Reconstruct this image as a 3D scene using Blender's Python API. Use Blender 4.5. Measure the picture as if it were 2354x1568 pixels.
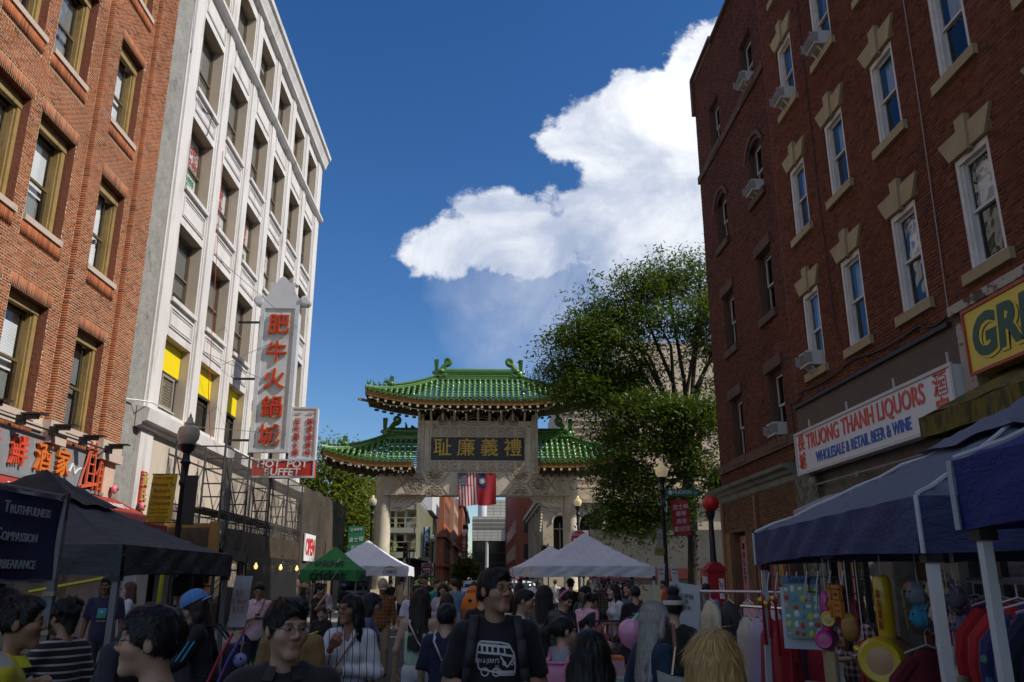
import bpy,math,random
import numpy as np
from mathutils import Vector,Matrix
R=random.Random(7)
SC=bpy.context.scene
COL=SC.collection
for o in list(bpy.data.objects):
 bpy.data.objects.remove(o)
# ---------------------------------------------------------------- camera
cam_d=bpy.data.cameras.new('camera');cam=bpy.data.objects.new('camera',cam_d);COL.objects.link(cam)
cam.location=(0,0,1.75)
cam_d.sensor_width=36.0;cam_d.lens=36.0*1880.0/2353.0
cam.rotation_euler=(math.radians(90)+math.atan(546/1880.0),0,-math.radians(1.89))
cam_d.clip_start=0.05;cam_d.clip_end=3000
SC.camera=cam
SC.view_settings.view_transform='Standard';SC.view_settings.look='None'
SC.view_settings.exposure=0.15;SC.view_settings.gamma=1.0
SC.view_settings.use_curve_mapping=False
SC.cycles.max_bounces=8;SC.cycles.transparent_max_bounces=16
SC.cycles.use_denoising=True
SC.cycles.caustics_reflective=False;SC.cycles.caustics_refractive=False
SUN=Vector((1.0,-0.30,0.965)).normalized()
SUN_EL=math.asin(SUN.z);SUN_AZ=math.atan2(SUN.x,SUN.y)
# ---------------------------------------------------------------- node helpers
class V:
 """a scalar socket with arithmetic, so that shaders can be written as formulas"""
 def __init__(s,nt,k):s.nt,s.k=nt,k
 def op(s,o,b=None,c=None,clamp=False):
  n=s.nt.nodes.new('ShaderNodeMath');n.operation=o;n.use_clamp=clamp
  for i,x in enumerate((s,b,c)):
   if x is None:continue
   if isinstance(x,V):s.nt.links.new(x.k,n.inputs[i])
   else:n.inputs[i].default_value=x
  return V(s.nt,n.outputs[0])
 def __add__(s,b):return s.op('ADD',b)
 def __sub__(s,b):return s.op('SUBTRACT',b)
 def __mul__(s,b):return s.op('MULTIPLY',b)
 def __truediv__(s,b):return s.op('DIVIDE',b)
 def mx(s,b):return s.op('MAXIMUM',b)
 def mn(s,b):return s.op('MINIMUM',b)
 def sm(s,a,b):
  n=s.nt.nodes.new('ShaderNodeMapRange');n.interpolation_type='SMOOTHSTEP'
  s.nt.links.new(s.k,n.inputs[0]);n.inputs[1].default_value=a;n.inputs[2].default_value=b
  return V(s.nt,n.outputs[0])
def node(nt,t,**kw):
 n=nt.nodes.new(t)
 for k,v in kw.items():
  if k.startswith('i'):
   i=n.inputs[int(k[1:])]
   if isinstance(v,V):nt.links.new(v.k,i)
   elif hasattr(v,'is_output'):nt.links.new(v,i)
   else:i.default_value=v
  else:setattr(n,k,v)
 return n
def mixc(nt,f,a,b,mode='MIX'):
 n=nt.nodes.new('ShaderNodeMix');n.data_type='RGBA';n.blend_type=mode
 for i,x in((0,f),(6,a),(7,b)):
  if isinstance(x,V):nt.links.new(x.k,n.inputs[i])
  elif hasattr(x,'is_output'):nt.links.new(x,n.inputs[i])
  elif i==0:n.inputs[0].default_value=x
  else:n.inputs[i].default_value=(*x,1)if len(x)==3 else x
 return n.outputs[2]
# ---------------------------------------------------------------- world: clear deep blue sky, one big cumulus bank ahead on the right, unseen fill cloud added behind
W=bpy.data.worlds.new('World');SC.world=W;W.use_nodes=True
nt=W.node_tree;nt.nodes.clear()
sky=node(nt,'ShaderNodeTexSky',sky_type='NISHITA',sun_disc=False)
sky.sun_elevation=SUN_EL;sky.sun_rotation=SUN_AZ
sky.air_density=1.0;sky.dust_density=0.3;sky.ozone_density=3.0
hs=node(nt,'ShaderNodeHueSaturation',i1=1.30,i2=0.78,i4=sky.outputs[0]);hs.inputs[0].default_value=0.508
tc=node(nt,'ShaderNodeTexCoord')
sp=node(nt,'ShaderNodeSeparateXYZ',i0=tc.outputs['Generated'])
dx,dy,dz=(V(nt,sp.outputs[i])for i in range(3))
fy=dy.mx(0.04)
px,pz=dx/fy,dz/fy
cv=node(nt,'ShaderNodeCombineXYZ',i0=px,i1=pz)
def noise(vec,scale,detail=6.0,rough=0.6,dist=0.0):
 n=node(nt,'ShaderNodeTexNoise',i2=scale,i3=detail,i4=rough);nt.links.new(vec,n.inputs[0]);n.inputs[8].default_value=dist
 return n.outputs[0]
warp=node(nt,'ShaderNodeTexNoise',i2=5.0,i3=4.0);nt.links.new(cv.outputs[0],warp.inputs[0])
wv=node(nt,'ShaderNodeVectorMath',operation='MULTIPLY_ADD');nt.links.new(warp.outputs[1],wv.inputs[0])
wv.inputs[1].default_value=(.10,.10,0);nt.links.new(cv.outputs[0],wv.inputs[2])
ws=node(nt,'ShaderNodeSeparateXYZ',i0=wv.outputs[0])
wx,wz=V(nt,ws.outputs[0])-0.05,V(nt,ws.outputs[1])-0.05
CLOUD=[(.44,.64,.19,.13,1),(.30,.60,.15,.13,1),(.19,.57,.12,.12,1),(.13,.585,.07,.06,.9),(.24,.655,.10,.07,.9),(.34,.70,.12,.08,.9),(.30,.49,.24,.13,1),(.15,.46,.11,.085,1),(.05,.435,.12,.07,.9),(-.04,.415,.10,.05,.8),(.60,.58,.3,.2,1),(.26,.42,.2,.08,.9)]
den=None
for(cx,cz,rx,rz,s)in CLOUD:
 q=((wx-cx)/rx);r=((wz-cz)/rz)
 b=((q*q+r*r).op('SQRT')*-1.0+1.0)*s
 den=b if den is None else den.mx(b)
fine=V(nt,noise(cv.outputs[0],7.0,10.0,0.62))
puff=V(nt,noise(cv.outputs[0],3.2,5.0,0.5))
front=dy.sm(0.04,0.2)
d0=den+(fine-0.5)*1.9+(puff-0.5)*0.9
cum=d0.sm(0.06,0.26)*front
veil=(((px-0.15)/0.27).op('ABSOLUTE')*-1.0+1.0).mx(0.0)*(((pz-0.35)/0.15).op('ABSOLUTE')*-1.0+1.0).mx(0.0)
veil=((veil.op('SQRT')*(puff*1.4+fine*1.0))-0.38).mx(0.0).mn(0.55)*front
gz=(dz.mx(0.0)+0.12)
cv2=node(nt,'ShaderNodeCombineXYZ',i0=dx/gz,i1=dy/gz)
fill_cloud=V(nt,noise(cv2.outputs[0],1.1,7.0,0.55)).sm(0.45,0.60)*((dy*-1.0).sm(-0.1,0.25).mx((dx-0.62).sm(0.0,0.12)))*dz.sm(0.0,0.12)  # unseen broken cloud behind and right of the camera, added to brighten ambient light
mask=cum.mx(veil).mx(fill_cloud)
lump=V(nt,noise(cv.outputs[0],5.0,8.0,0.6,0.8))
shade=(lump-0.38).sm(0.0,0.26)*0.6+(fine-0.38).sm(0.0,0.3)*0.25+pz.sm(0.36,0.6)*0.3
ccol=mixc(nt,shade.op('MINIMUM',1.0),(0.30,0.38,0.56),(0.92,0.94,0.98))
bg=node(nt,'ShaderNodeBackground');bg.inputs[1].default_value=0.135
ce=node(nt,'ShaderNodeVectorMath',operation='SCALE');nt.links.new(ccol,ce.inputs[0]);ce.inputs[3].default_value=1.0/0.135
nt.links.new(mixc(nt,mask,hs.outputs[0],ce.outputs[0]),bg.inputs[0])
out=node(nt,'ShaderNodeOutputWorld');nt.links.new(bg.outputs[0],out.inputs[0])
W.cycles.sampling_method='MANUAL';W.cycles.sample_map_resolution=1024
# ---------------------------------------------------------------- the sun
sd=bpy.data.lights.new('sun','SUN');sun=bpy.data.objects.new('sun',sd);COL.objects.link(sun)
sd.energy=4.3;sd.angle=math.radians(0.53);sd.color=(1.0,0.945,0.865)
sun.rotation_euler=SUN.to_track_quat('Z','Y').to_euler();sun.location=(60,-20,60)
# ---------------------------------------------------------------- materials
MATS={}
def mat(name,col,rough=0.7,var=0.15,scale=6.0,bump=0.0,bscale=None,metal=0.0,spec=0.4,rand=0.0,island=0.0,col2=None,c2=(0.5,0.62),c2scale=2.5,stretch=None,emit=0.0,vcol=False,sheen=0.0,alpha=1.0,trans=0.0,coat=0.0):
 """one procedural surface: colour varied by noise, optional second colour in patches, random per object / island, bump"""
 if name in MATS:return MATS[name]
 m=bpy.data.materials.new(name);m.use_nodes=True;t=m.node_tree;P=t.nodes['Principled BSDF']
 c=node(t,'ShaderNodeTexCoord').outputs['Object']
 if stretch:
  mp=node(t,'ShaderNodeMapping');t.links.new(c,mp.inputs[0]);mp.inputs[3].default_value=stretch;c=mp.outputs[0]
 n1=node(t,'ShaderNodeTexNoise',i2=scale,i3=5.0,i4=0.6);t.links.new(c,n1.inputs[0])
 f=(V(t,n1.outputs[0])-0.5)*(2.4*var)+1.0
 if rand:f=f+(V(t,node(t,'ShaderNodeObjectInfo').outputs['Random'])-0.5)*rand
 if island:f=f+(V(t,node(t,'ShaderNodeNewGeometry').outputs['Random Per Island'])-0.5)*island
 base=(*col,1)
 if vcol:base=node(t,'ShaderNodeVertexColor',layer_name='Col').outputs[0]
 if col2:
  n2=node(t,'ShaderNodeTexNoise',i2=c2scale,i3=6.0,i4=0.65);t.links.new(c,n2.inputs[0])
  base=mixc(t,V(t,n2.outputs[0]).sm(*c2),base if not isinstance(base,tuple)else base[:3],col2)
 cc=node(t,'ShaderNodeVectorMath',operation='SCALE')
 if isinstance(base,tuple):cc.inputs[0].default_value=base[:3]
 else:t.links.new(base,cc.inputs[0])
 t.links.new(f.k,cc.inputs[3]);t.links.new(cc.outputs[0],P.inputs['Base Color'])
 P.inputs['Roughness'].default_value=rough;P.inputs['Metallic'].default_value=metal
 P.inputs['Specular IOR Level'].default_value=spec
 if coat:P.inputs['Coat Weight'].default_value=coat;P.inputs['Coat Roughness'].default_value=0.06
 if sheen:P.inputs['Sheen Weight'].default_value=sheen
 if trans:P.inputs['Transmission Weight'].default_value=trans
 if alpha<1:P.inputs['Alpha'].default_value=alpha
 if emit:
  t.links.new(cc.outputs[0],P.inputs['Emission Color']);P.inputs['Emission Strength'].default_value=emit
 if bump:
  n3=node(t,'ShaderNodeTexNoise',i2=bscale or scale*4,i3=6.0,i4=0.65);t.links.new(c,n3.inputs[0])
  b=node(t,'ShaderNodeBump',i0=1.0,i1=bump);t.links.new(n3.outputs[0],b.inputs['Height']);t.links.new(b.outputs[0],P.inputs['Normal'])
 MATS[name]=m
 return m
def glass_mat(name,tint=(0.86,0.9,0.92),refl=1.0):
 if name in MATS:return MATS[name]
 m=bpy.data.materials.new(name);m.use_nodes=True;t=m.node_tree;t.nodes.clear()
 fr=node(t,'ShaderNodeLayerWeight',i0=0.5)
 tr=node(t,'ShaderNodeBsdfTransparent');tr.inputs[0].default_value=(*tint,1)
 g=node(t,'ShaderNodeBsdfGlossy');g.inputs[1].default_value=0.02
 tcn=node(t,'ShaderNodeTexCoord');nn=node(t,'ShaderNodeTexNoise',i2=1.3,i3=2.0);t.links.new(tcn.outputs['Object'],nn.inputs[0])
 b=node(t,'ShaderNodeBump',i0=0.25,i1=0.06);t.links.new(nn.outputs[0],b.inputs['Height']);t.links.new(b.outputs[0],g.inputs['Normal'])
 mx=node(t,'ShaderNodeMixShader');t.links.new(((V(t,fr.outputs[1]).op('POWER',4.0)*(1.3*refl))+0.05).op('MINIMUM',1.0).k,mx.inputs[0])
 t.links.new(tr.outputs[0],mx.inputs[1]);t.links.new(g.outputs[0],mx.inputs[2])
 o=node(t,'ShaderNodeOutputMaterial');t.links.new(mx.outputs[0],o.inputs[0])
 MATS[name]=m;return m
def net_mat(name,col,lo,hi,scale=1.2,weave=60.0):
 """mesh netting: threads of colour col over holes; the weave opens and closes with the folds"""
 m=bpy.data.materials.new(name);m.use_nodes=True;t=m.node_tree;P=t.nodes['Principled BSDF']
 P.inputs['Roughness'].default_value=0.85
 c=node(t,'ShaderNodeTexCoord').outputs['Object']
 n1=node(t,'ShaderNodeTexNoise',i2=scale,i3=4.0);t.links.new(c,n1.inputs[0])
 n2=node(t,'ShaderNodeTexNoise',i2=weave,i3=2.0);t.links.new(c,n2.inputs[0])
 a=V(t,n1.outputs[0]).sm(0.3,0.7)*(hi-lo)+lo+(V(t,n2.outputs[0])-0.5)*0.3
 t.links.new(a.op('MINIMUM',1.0).mx(0.0).k,P.inputs['Alpha'])
 cc=node(t,'ShaderNodeVectorMath',operation='SCALE');cc.inputs[0].default_value=col
 t.links.new(((V(t,n1.outputs[0])-0.5)*0.6+1.0).k,cc.inputs[3]);t.links.new(cc.outputs[0],P.inputs['Base Color'])
 MATS[name]=m;return m
PLAIN={}
def plain(col,rough=0.7,var=0.1,**kw):
 k=(tuple(round(x,3)for x in col),rough,tuple(sorted(kw.items())))
 if k not in PLAIN:PLAIN[k]=mat('surface_%d'%len(PLAIN),col,rough,var,**kw)
 return PLAIN[k]
# ---------------------------------------------------------------- mesh building
ORG={}
class MB:
 def __init__(s,f=None):s.v,s.f,s.m,s.fn,s.c=[],[],[],f,0
 def add(s,vs,fs,mi=None):
  n=len(s.v)
  s.v.extend([s.fn(*p)for p in vs]if s.fn else vs)
  s.f.extend([tuple(i+n for i in f)for f in fs]);s.m.extend([s.c if mi is None else mi]*len(fs));return s
 def box(s,a,b,skip='',mi=None):
  x0,y0,z0=a;x1,y1,z1=b
  vs=[(x0,y0,z0),(x1,y0,z0),(x1,y1,z0),(x0,y1,z0),(x0,y0,z1),(x1,y0,z1),(x1,y1,z1),(x0,y1,z1)]
  fs=dict(b=(0,3,2,1),t=(4,5,6,7),f=(0,1,5,4),r=(1,2,6,5),k=(2,3,7,6),l=(3,0,4,7))
  return s.add(vs,[q for k,q in fs.items()if k not in skip],mi)
 def cbox(s,c,d,rot=None,mi=None):
  """box by centre and size, turned by a Matrix or a z angle"""
  if rot is None:M=Matrix()
  elif isinstance(rot,(int,float)):M=Matrix.Rotation(rot,4,'Z')
  else:M=rot.to_4x4()
  c=Vector(c);h=[x/2 for x in d]
  vs=[tuple(c+M@Vector((a*h[0],b*h[1],e*h[2])))for e in(-1,1)for a,b in((-1,-1),(1,-1),(1,1),(-1,1))]
  return s.add(vs,[(0,3,2,1),(4,5,6,7),(0,1,5,4),(1,2,6,5),(2,3,7,6),(3,0,4,7)],mi)
 def tube(s,pts,r,n=8,mi=None,closed=False):
  pts=[Vector(p)for p in pts];rr=r if isinstance(r,(list,tuple))else[r]*len(pts)
  vs,fs=[],[];k=len(pts);up=None
  for i,p in enumerate(pts):
   d=(pts[min(i+1,k-1)]-pts[max(i-1,0)]).normalized()
   if up is None or abs(d.dot(up))>0.98:
    up=Vector((0,0,1))if abs(d.z)<0.9 else Vector((1,0,0))
   a=d.cross(up).normalized();b=a.cross(d).normalized();up=b
   for j in range(n):
    t=2*math.pi*j/n
    vs.append(tuple(p+(a*math.cos(t)+b*math.sin(t))*rr[i]))
  for i in range(k-1):
   for j in range(n):
    q=(j+1)%n
    fs.append((i*n+j,i*n+q,(i+1)*n+q,(i+1)*n+j))
  fs.append(tuple(range(n-1,-1,-1)));fs.append(tuple((k-1)*n+j for j in range(n)))
  return s.add(vs,fs,mi)
 def bar(s,a,b,w,h=None,mi=None):
  """a square bar from a to b"""
  a,b=Vector(a),Vector(b);d=(b-a);L=d.length;d.normalize()
  up=Vector((0,0,1))if abs(d.z)<0.95 else Vector((0,1,0))
  x=d.cross(up).normalized();y=x.cross(d);M=Matrix((x,d,y)).transposed()
  return s.cbox((a+b)/2,(w,L,h or w),M,mi)
 def lathe(s,c,prof,n=16,mi=None,axis='z'):
  c=Vector(c);vs,fs=[],[]
  for r,z in prof:
   for j in range(n):
    t=2*math.pi*j/n;x,y=r*math.cos(t),r*math.sin(t)
    o=(x,y,z)if axis=='z' else((z,x,y)if axis=='x' else(x,-z,y))
    vs.append(tuple(c+Vector(o)))
  for i in range(len(prof)-1):
   for j in range(n):
    q=(j+1)%n;fs.append((i*n+j,i*n+q,(i+1)*n+q,(i+1)*n+j))
  fs.append(tuple(range(n-1,-1,-1)));fs.append(tuple((len(prof)-1)*n+j for j in range(n)))
  return s.add(vs,fs,mi)
 def ball(s,c,r,n=12,mi=None):
  k=max(5,n//2);r=(r,r,r)if isinstance(r,(int,float))else r;m0=len(s.v)
  prof=[(max(1e-4,math.sin(math.pi*i/k)),-math.cos(math.pi*i/k))for i in range(k+1)]
  vs,fs=[],[]
  for a,z in prof:
   for j in range(n):
    t=2*math.pi*j/n;vs.append((c[0]+r[0]*a*math.cos(t),c[1]+r[1]*a*math.sin(t),c[2]+r[2]*z))
  for i in range(k):
   for j in range(n):
    q=(j+1)%n;fs.append((i*n+j,i*n+q,(i+1)*n+q,(i+1)*n+j))
  return s.add(vs,fs,mi)
 def prism(s,poly,d,frame=None,mi=None):
  """polygon in 2-D (x, z) swept by d along y, placed by frame(x, y, z)"""
  fr=frame or(lambda x,y,z:(x,y,z));n=len(poly)
  vs=[fr(x,0,z)for x,z in poly]+[fr(x,d,z)for x,z in poly]
  fs=[tuple(range(n)),tuple(range(2*n-1,n-1,-1))]+[((i+1)%n,i,n+i,n+(i+1)%n)for i in range(n)]
  return s.add(vs,fs,mi)
 def grid(s,f,nu,nv,mi=None):
  vs=[tuple(f(i/nu,j/nv))for j in range(nv+1)for i in range(nu+1)]
  fs=[(j*(nu+1)+i,j*(nu+1)+i+1,(j+1)*(nu+1)+i+1,(j+1)*(nu+1)+i)for j in range(nv)for i in range(nu)]
  return s.add(vs,fs,mi)
 def text(s,body,size,frame,depth=0.01,bold=0.0,align='CENTER',wid=1.0,mi=None,shear=0.0,leading=1.0):
  """raised lettering: frame(x, y, z) takes x along the line, y out of the face, z up"""
  n=len(s.v);vs,fs=glyphs(body,bold,align,shear,leading)
  vs=[frame(x*size*wid,(1 if y>0 else-0.3)*depth,z*size)for x,y,z in vs]
  return s.add(vs,fs,mi)
 def build(s,name,m,parent=None,smooth=False,kind=None,label=None,cat=None,group=None,auto=None):
  v=np.array(s.v,dtype=float).reshape(-1,3)
  if parent is not None:v=v-np.array(ORG[parent.name])
  me=bpy.data.meshes.new(name);me.from_pydata(v.tolist(),[],[f[::-1]for f in s.f]if s.fn is not None and s.fn(0,1,0)[0]<s.fn(0,0,0)[0]else s.f)
  ms=m if isinstance(m,(list,tuple))else[m]
  for x in ms:me.materials.append(x)
  if len(ms)>1:me.polygons.foreach_set('material_index',s.m)
  if smooth:
   me.polygons.foreach_set('use_smooth',[True]*len(me.polygons))
   if smooth!='all':
    try:me.set_sharp_from_angle(angle=math.radians(40))
    except Exception:pass
  me.update()
  return link(name,me,parent,kind,label,cat,group)
def link(name,me,parent=None,kind=None,label=None,cat=None,group=None):
 o=bpy.data.objects.new(name,me);COL.objects.link(o)
 if parent is not None:o.parent=parent;ORG[o.name]=ORG[parent.name]
 else:ORG[o.name]=(0,0,0)
 tag(o,label,cat,group,kind);return o
def tag(o,label=None,cat=None,group=None,kind=None):
 for k,x in(('label',label),('category',cat),('group',group),('kind',kind)):
  if x:o[k]=x
def thing(name,loc,label,cat,group=None,kind=None):
 o=bpy.data.objects.new(name,None);COL.objects.link(o);o.location=loc;ORG[o.name]=tuple(loc)
 o.empty_display_size=0.2
 tag(o,label,cat,group,kind);return o
def copy_tree(o,loc=None,rot=None,parent=None,label=None):
 c=o.copy();COL.objects.link(c)
 if parent is not None:c.parent=parent
 if loc is not None:c.location=loc
 if rot is not None:c.rotation_euler=(0,0,rot)
 if label:c['label']=label
 for ch in list(o.children):copy_tree(ch,parent=c)
 return c
GL={}
def glyphs(body,bold,align,shear,leading):
 k=(body,bold,align,shear,leading)
 if k not in GL:
  c=bpy.data.curves.new('lettering','FONT');c.body=body;c.extrude=1.0;c.offset=bold;c.resolution_u=3
  c.align_x=align;c.align_y='CENTER';c.shear=shear;c.space_line=leading
  o=bpy.data.objects.new('lettering',c);COL.objects.link(o)
  bpy.context.view_layer.update()
  me=bpy.data.meshes.new_from_object(o.evaluated_get(bpy.context.evaluated_depsgraph_get()))
  GL[k]=([(v.co.x,v.co.z,v.co.y)for v in me.vertices],[tuple(p.vertices)for p in me.polygons])
  bpy.data.objects.remove(o);bpy.data.curves.remove(c);bpy.data.meshes.remove(me)
 return GL[k]
def face_frame(c,right,up=(0,0,1)):
 """frame for signs: centre c, direction of reading right; y comes out of the face towards the reader"""
 c,r,u=Vector(c),Vector(right).normalized(),Vector(up).normalized();n=r.cross(u)
 return lambda x,y,z:tuple(c+r*x+n*y+u*z)
# ================================================================ the ground
M_ASPH=mat('asphalt',(0.055,0.054,0.052),0.9,0.25,1.5,bump=0.01,bscale=80,col2=(0.075,0.073,0.07),c2=(0.5,0.7),c2scale=0.7)
M_PAVE=mat('concrete_paving',(0.24,0.225,0.2),0.9,0.2,1.0,bump=0.006,bscale=50,col2=(0.15,0.14,0.125),c2=(0.52,0.7),c2scale=1.5)
M_KERB=mat('granite_kerb',(0.33,0.32,0.31),0.85,0.2,20)
M_PAINT=mat('road_paint',(0.62,0.62,0.6),0.8,0.3,8,col2=(0.2,0.2,0.19),c2=(0.6,0.75),c2scale=6)
g=MB();g.add([(-1500,-500,-0.02),(1500,-500,-0.02),(1500,2500,-0.02),(-1500,2500,-0.02)],[(0,1,2,3)])
g.build('ground',mat('city_ground',(0.12,0.115,0.11),0.95,0.2,0.2),kind='structure')
g=MB();g.grid(lambda u,v:(-5.6+11.0*u,-12+190*v,0.03*math.sin(math.pi*u)),8,60)
g.build('road',M_ASPH,kind='structure')
g=MB();g.grid(lambda u,v:(-60+120*u,47.5+11*v,0.036),6,2);g.build('cross_road',M_ASPH,kind='structure')
for nm,xa,xb in(('pavement',-9.8,-5.75),('pavement',5.55,7.6)):
 for ya,yb in((-12,46.5),(60,175)):
  g=MB();g.box((xa,ya,-0.02),(xb,yb,0.12),'b');po=g.build(nm,M_PAVE,kind='structure')
  if ya<0:
   n=0;y=ya+0.5
   w=(xb-xa)/2
   while y<yb-1 and n<60:
    for q in(0,1):
     s=MB();s.box((xa+q*w+0.008,y+0.008,0.122),(xa+(q+1)*w-0.008,y+1.19,0.135),'b');s.build('slab',M_PAVE,po)
    y+=1.2;n+=1
for xa in(-5.75,5.4):
 for ya,yb in((-12,46.5),(60,175)):
  g=MB();y=ya
  while y<yb:
   g.box((xa,y+0.006,-0.02),(xa+0.15,min(y+1.8,yb)-0.006,0.14),'b');y+=1.8
  g.build('kerb',M_KERB,kind='structure')
g=MB()
for i in range(9):g.box((-5.0+i*1.15,27.2,0.041),(-4.4+i*1.15,28.3,0.045),'b')
g.box((-5.2,26.4,0.041),(5.0,26.7,0.045),'b')
g.build('road_marking',M_PAINT,kind='structure')
t=thing('manhole_cover',(-1.75,13.6,0.03),'dark iron manhole cover set in the road before the toddler','manhole cover')
g=MB();g.lathe((-1.75,13.6,0.0),[(0.36,0.025),(0.36,0.034),(0.34,0.04),(0.0,0.04)],20);g.build('lid',plain((0.04,0.04,0.04),0.6),t)
# ================================================================ facades
XL,XR=-9.8,7.6
FL=lambda a,d,z:(XL+d,a,z)
FR=lambda a,d,z:(XR-d,a,z)
def cut(iv,holes):
 out=[iv]
 for h0,h1 in holes:
  nx=[]
  for a,b in out:
   if h1<=a or h0>=b:nx.append((a,b));continue
   if h0>a:nx.append((a,h0))
   if h1<b:nx.append((h1,b))
  out=nx
 return out
def wall(mb,a0,a1,z0,z1,holes,d=0.0,rd=0.3,mi=None,rmi=None):
 """flat face with openings, each with reveals rd deep"""
 As=sorted({a0,a1,*[h[0]for h in holes],*[h[1]for h in holes]});As=[a for a in As if a0<=a<=a1]
 for p,q in zip(As,As[1:]):
  m=(p+q)/2
  for zz0,zz1 in cut((z0,z1),[(h[2],h[3])for h in holes if h[0]<m<h[1]]):
   mb.add([(p,d,zz0),(q,d,zz0),(q,d,zz1),(p,d,zz1)],[(0,1,2,3)],mi)
 for h in holes:
  p,q,r,s=h[:4]
  mb.add([(p,d,r),(q,d,r),(q,d,s),(p,d,s),(p,d-rd,r),(q,d-rd,r),(q,d-rd,s),(p,d-rd,s)],[(0,1,5,4),(1,2,6,5),(2,3,7,6),(3,0,4,7)],rmi if rmi is not None else mi)
def projected(p):
 x,y,z=p[0],p[1],p[2]-1.75
 c,s=math.cos(math.radians(1.89)),math.sin(math.radians(1.89))
 X,Y=x*c-y*s,x*s+y*c
 pt=math.atan(546/1880.0);D=Y*math.cos(pt)+z*math.sin(pt);Z=-Y*math.sin(pt)+z*math.cos(pt)
 return X/D,Z/D,D
def brick_mat(name,cols,island=True):
 m=bpy.data.materials.new(name);m.use_nodes=True;t=m.node_tree;P=t.nodes['Principled BSDF']
 src=node(t,'ShaderNodeNewGeometry').outputs['Random Per Island']if island else node(t,'ShaderNodeObjectInfo').outputs['Random']
 rp=node(t,'ShaderNodeValToRGB');t.links.new(src,rp.inputs[0]);rp.color_ramp.interpolation='LINEAR'
 e=rp.color_ramp.elements
 while len(e)<len(cols):e.new(0.5)
 for i,c in enumerate(cols):e[i].position=i/(len(cols)-1);e[i].color=(*c,1)
 c=node(t,'ShaderNodeTexCoord').outputs['Object']
 if not island:c=node(t,'ShaderNodeNewGeometry').outputs['Position']
 n=node(t,'ShaderNodeTexNoise',i2=0.35,i3=6.0,i4=0.65);t.links.new(c,n.inputs[0])
 n2=node(t,'ShaderNodeTexNoise',i2=25.0,i3=4.0);t.links.new(c,n2.inputs[0])
 f=(V(t,n.outputs[0])-0.5)*0.9+1.0+(V(t,n2.outputs[0])-0.5)*0.35
 cc=node(t,'ShaderNodeVectorMath',operation='SCALE');t.links.new(rp.outputs[0],cc.inputs[0]);t.links.new(f.k,cc.inputs[3])
 t.links.new(cc.outputs[0],P.inputs['Base Color']);P.inputs['Roughness'].default_value=0.85;P.inputs['Specular IOR Level'].default_value=0.25
 b=node(t,'ShaderNodeBump',i0=0.8,i1=0.01);t.links.new(n2.outputs[0],b.inputs['Height']);t.links.new(b.outputs[0],P.inputs['Normal'])
 return m
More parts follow.
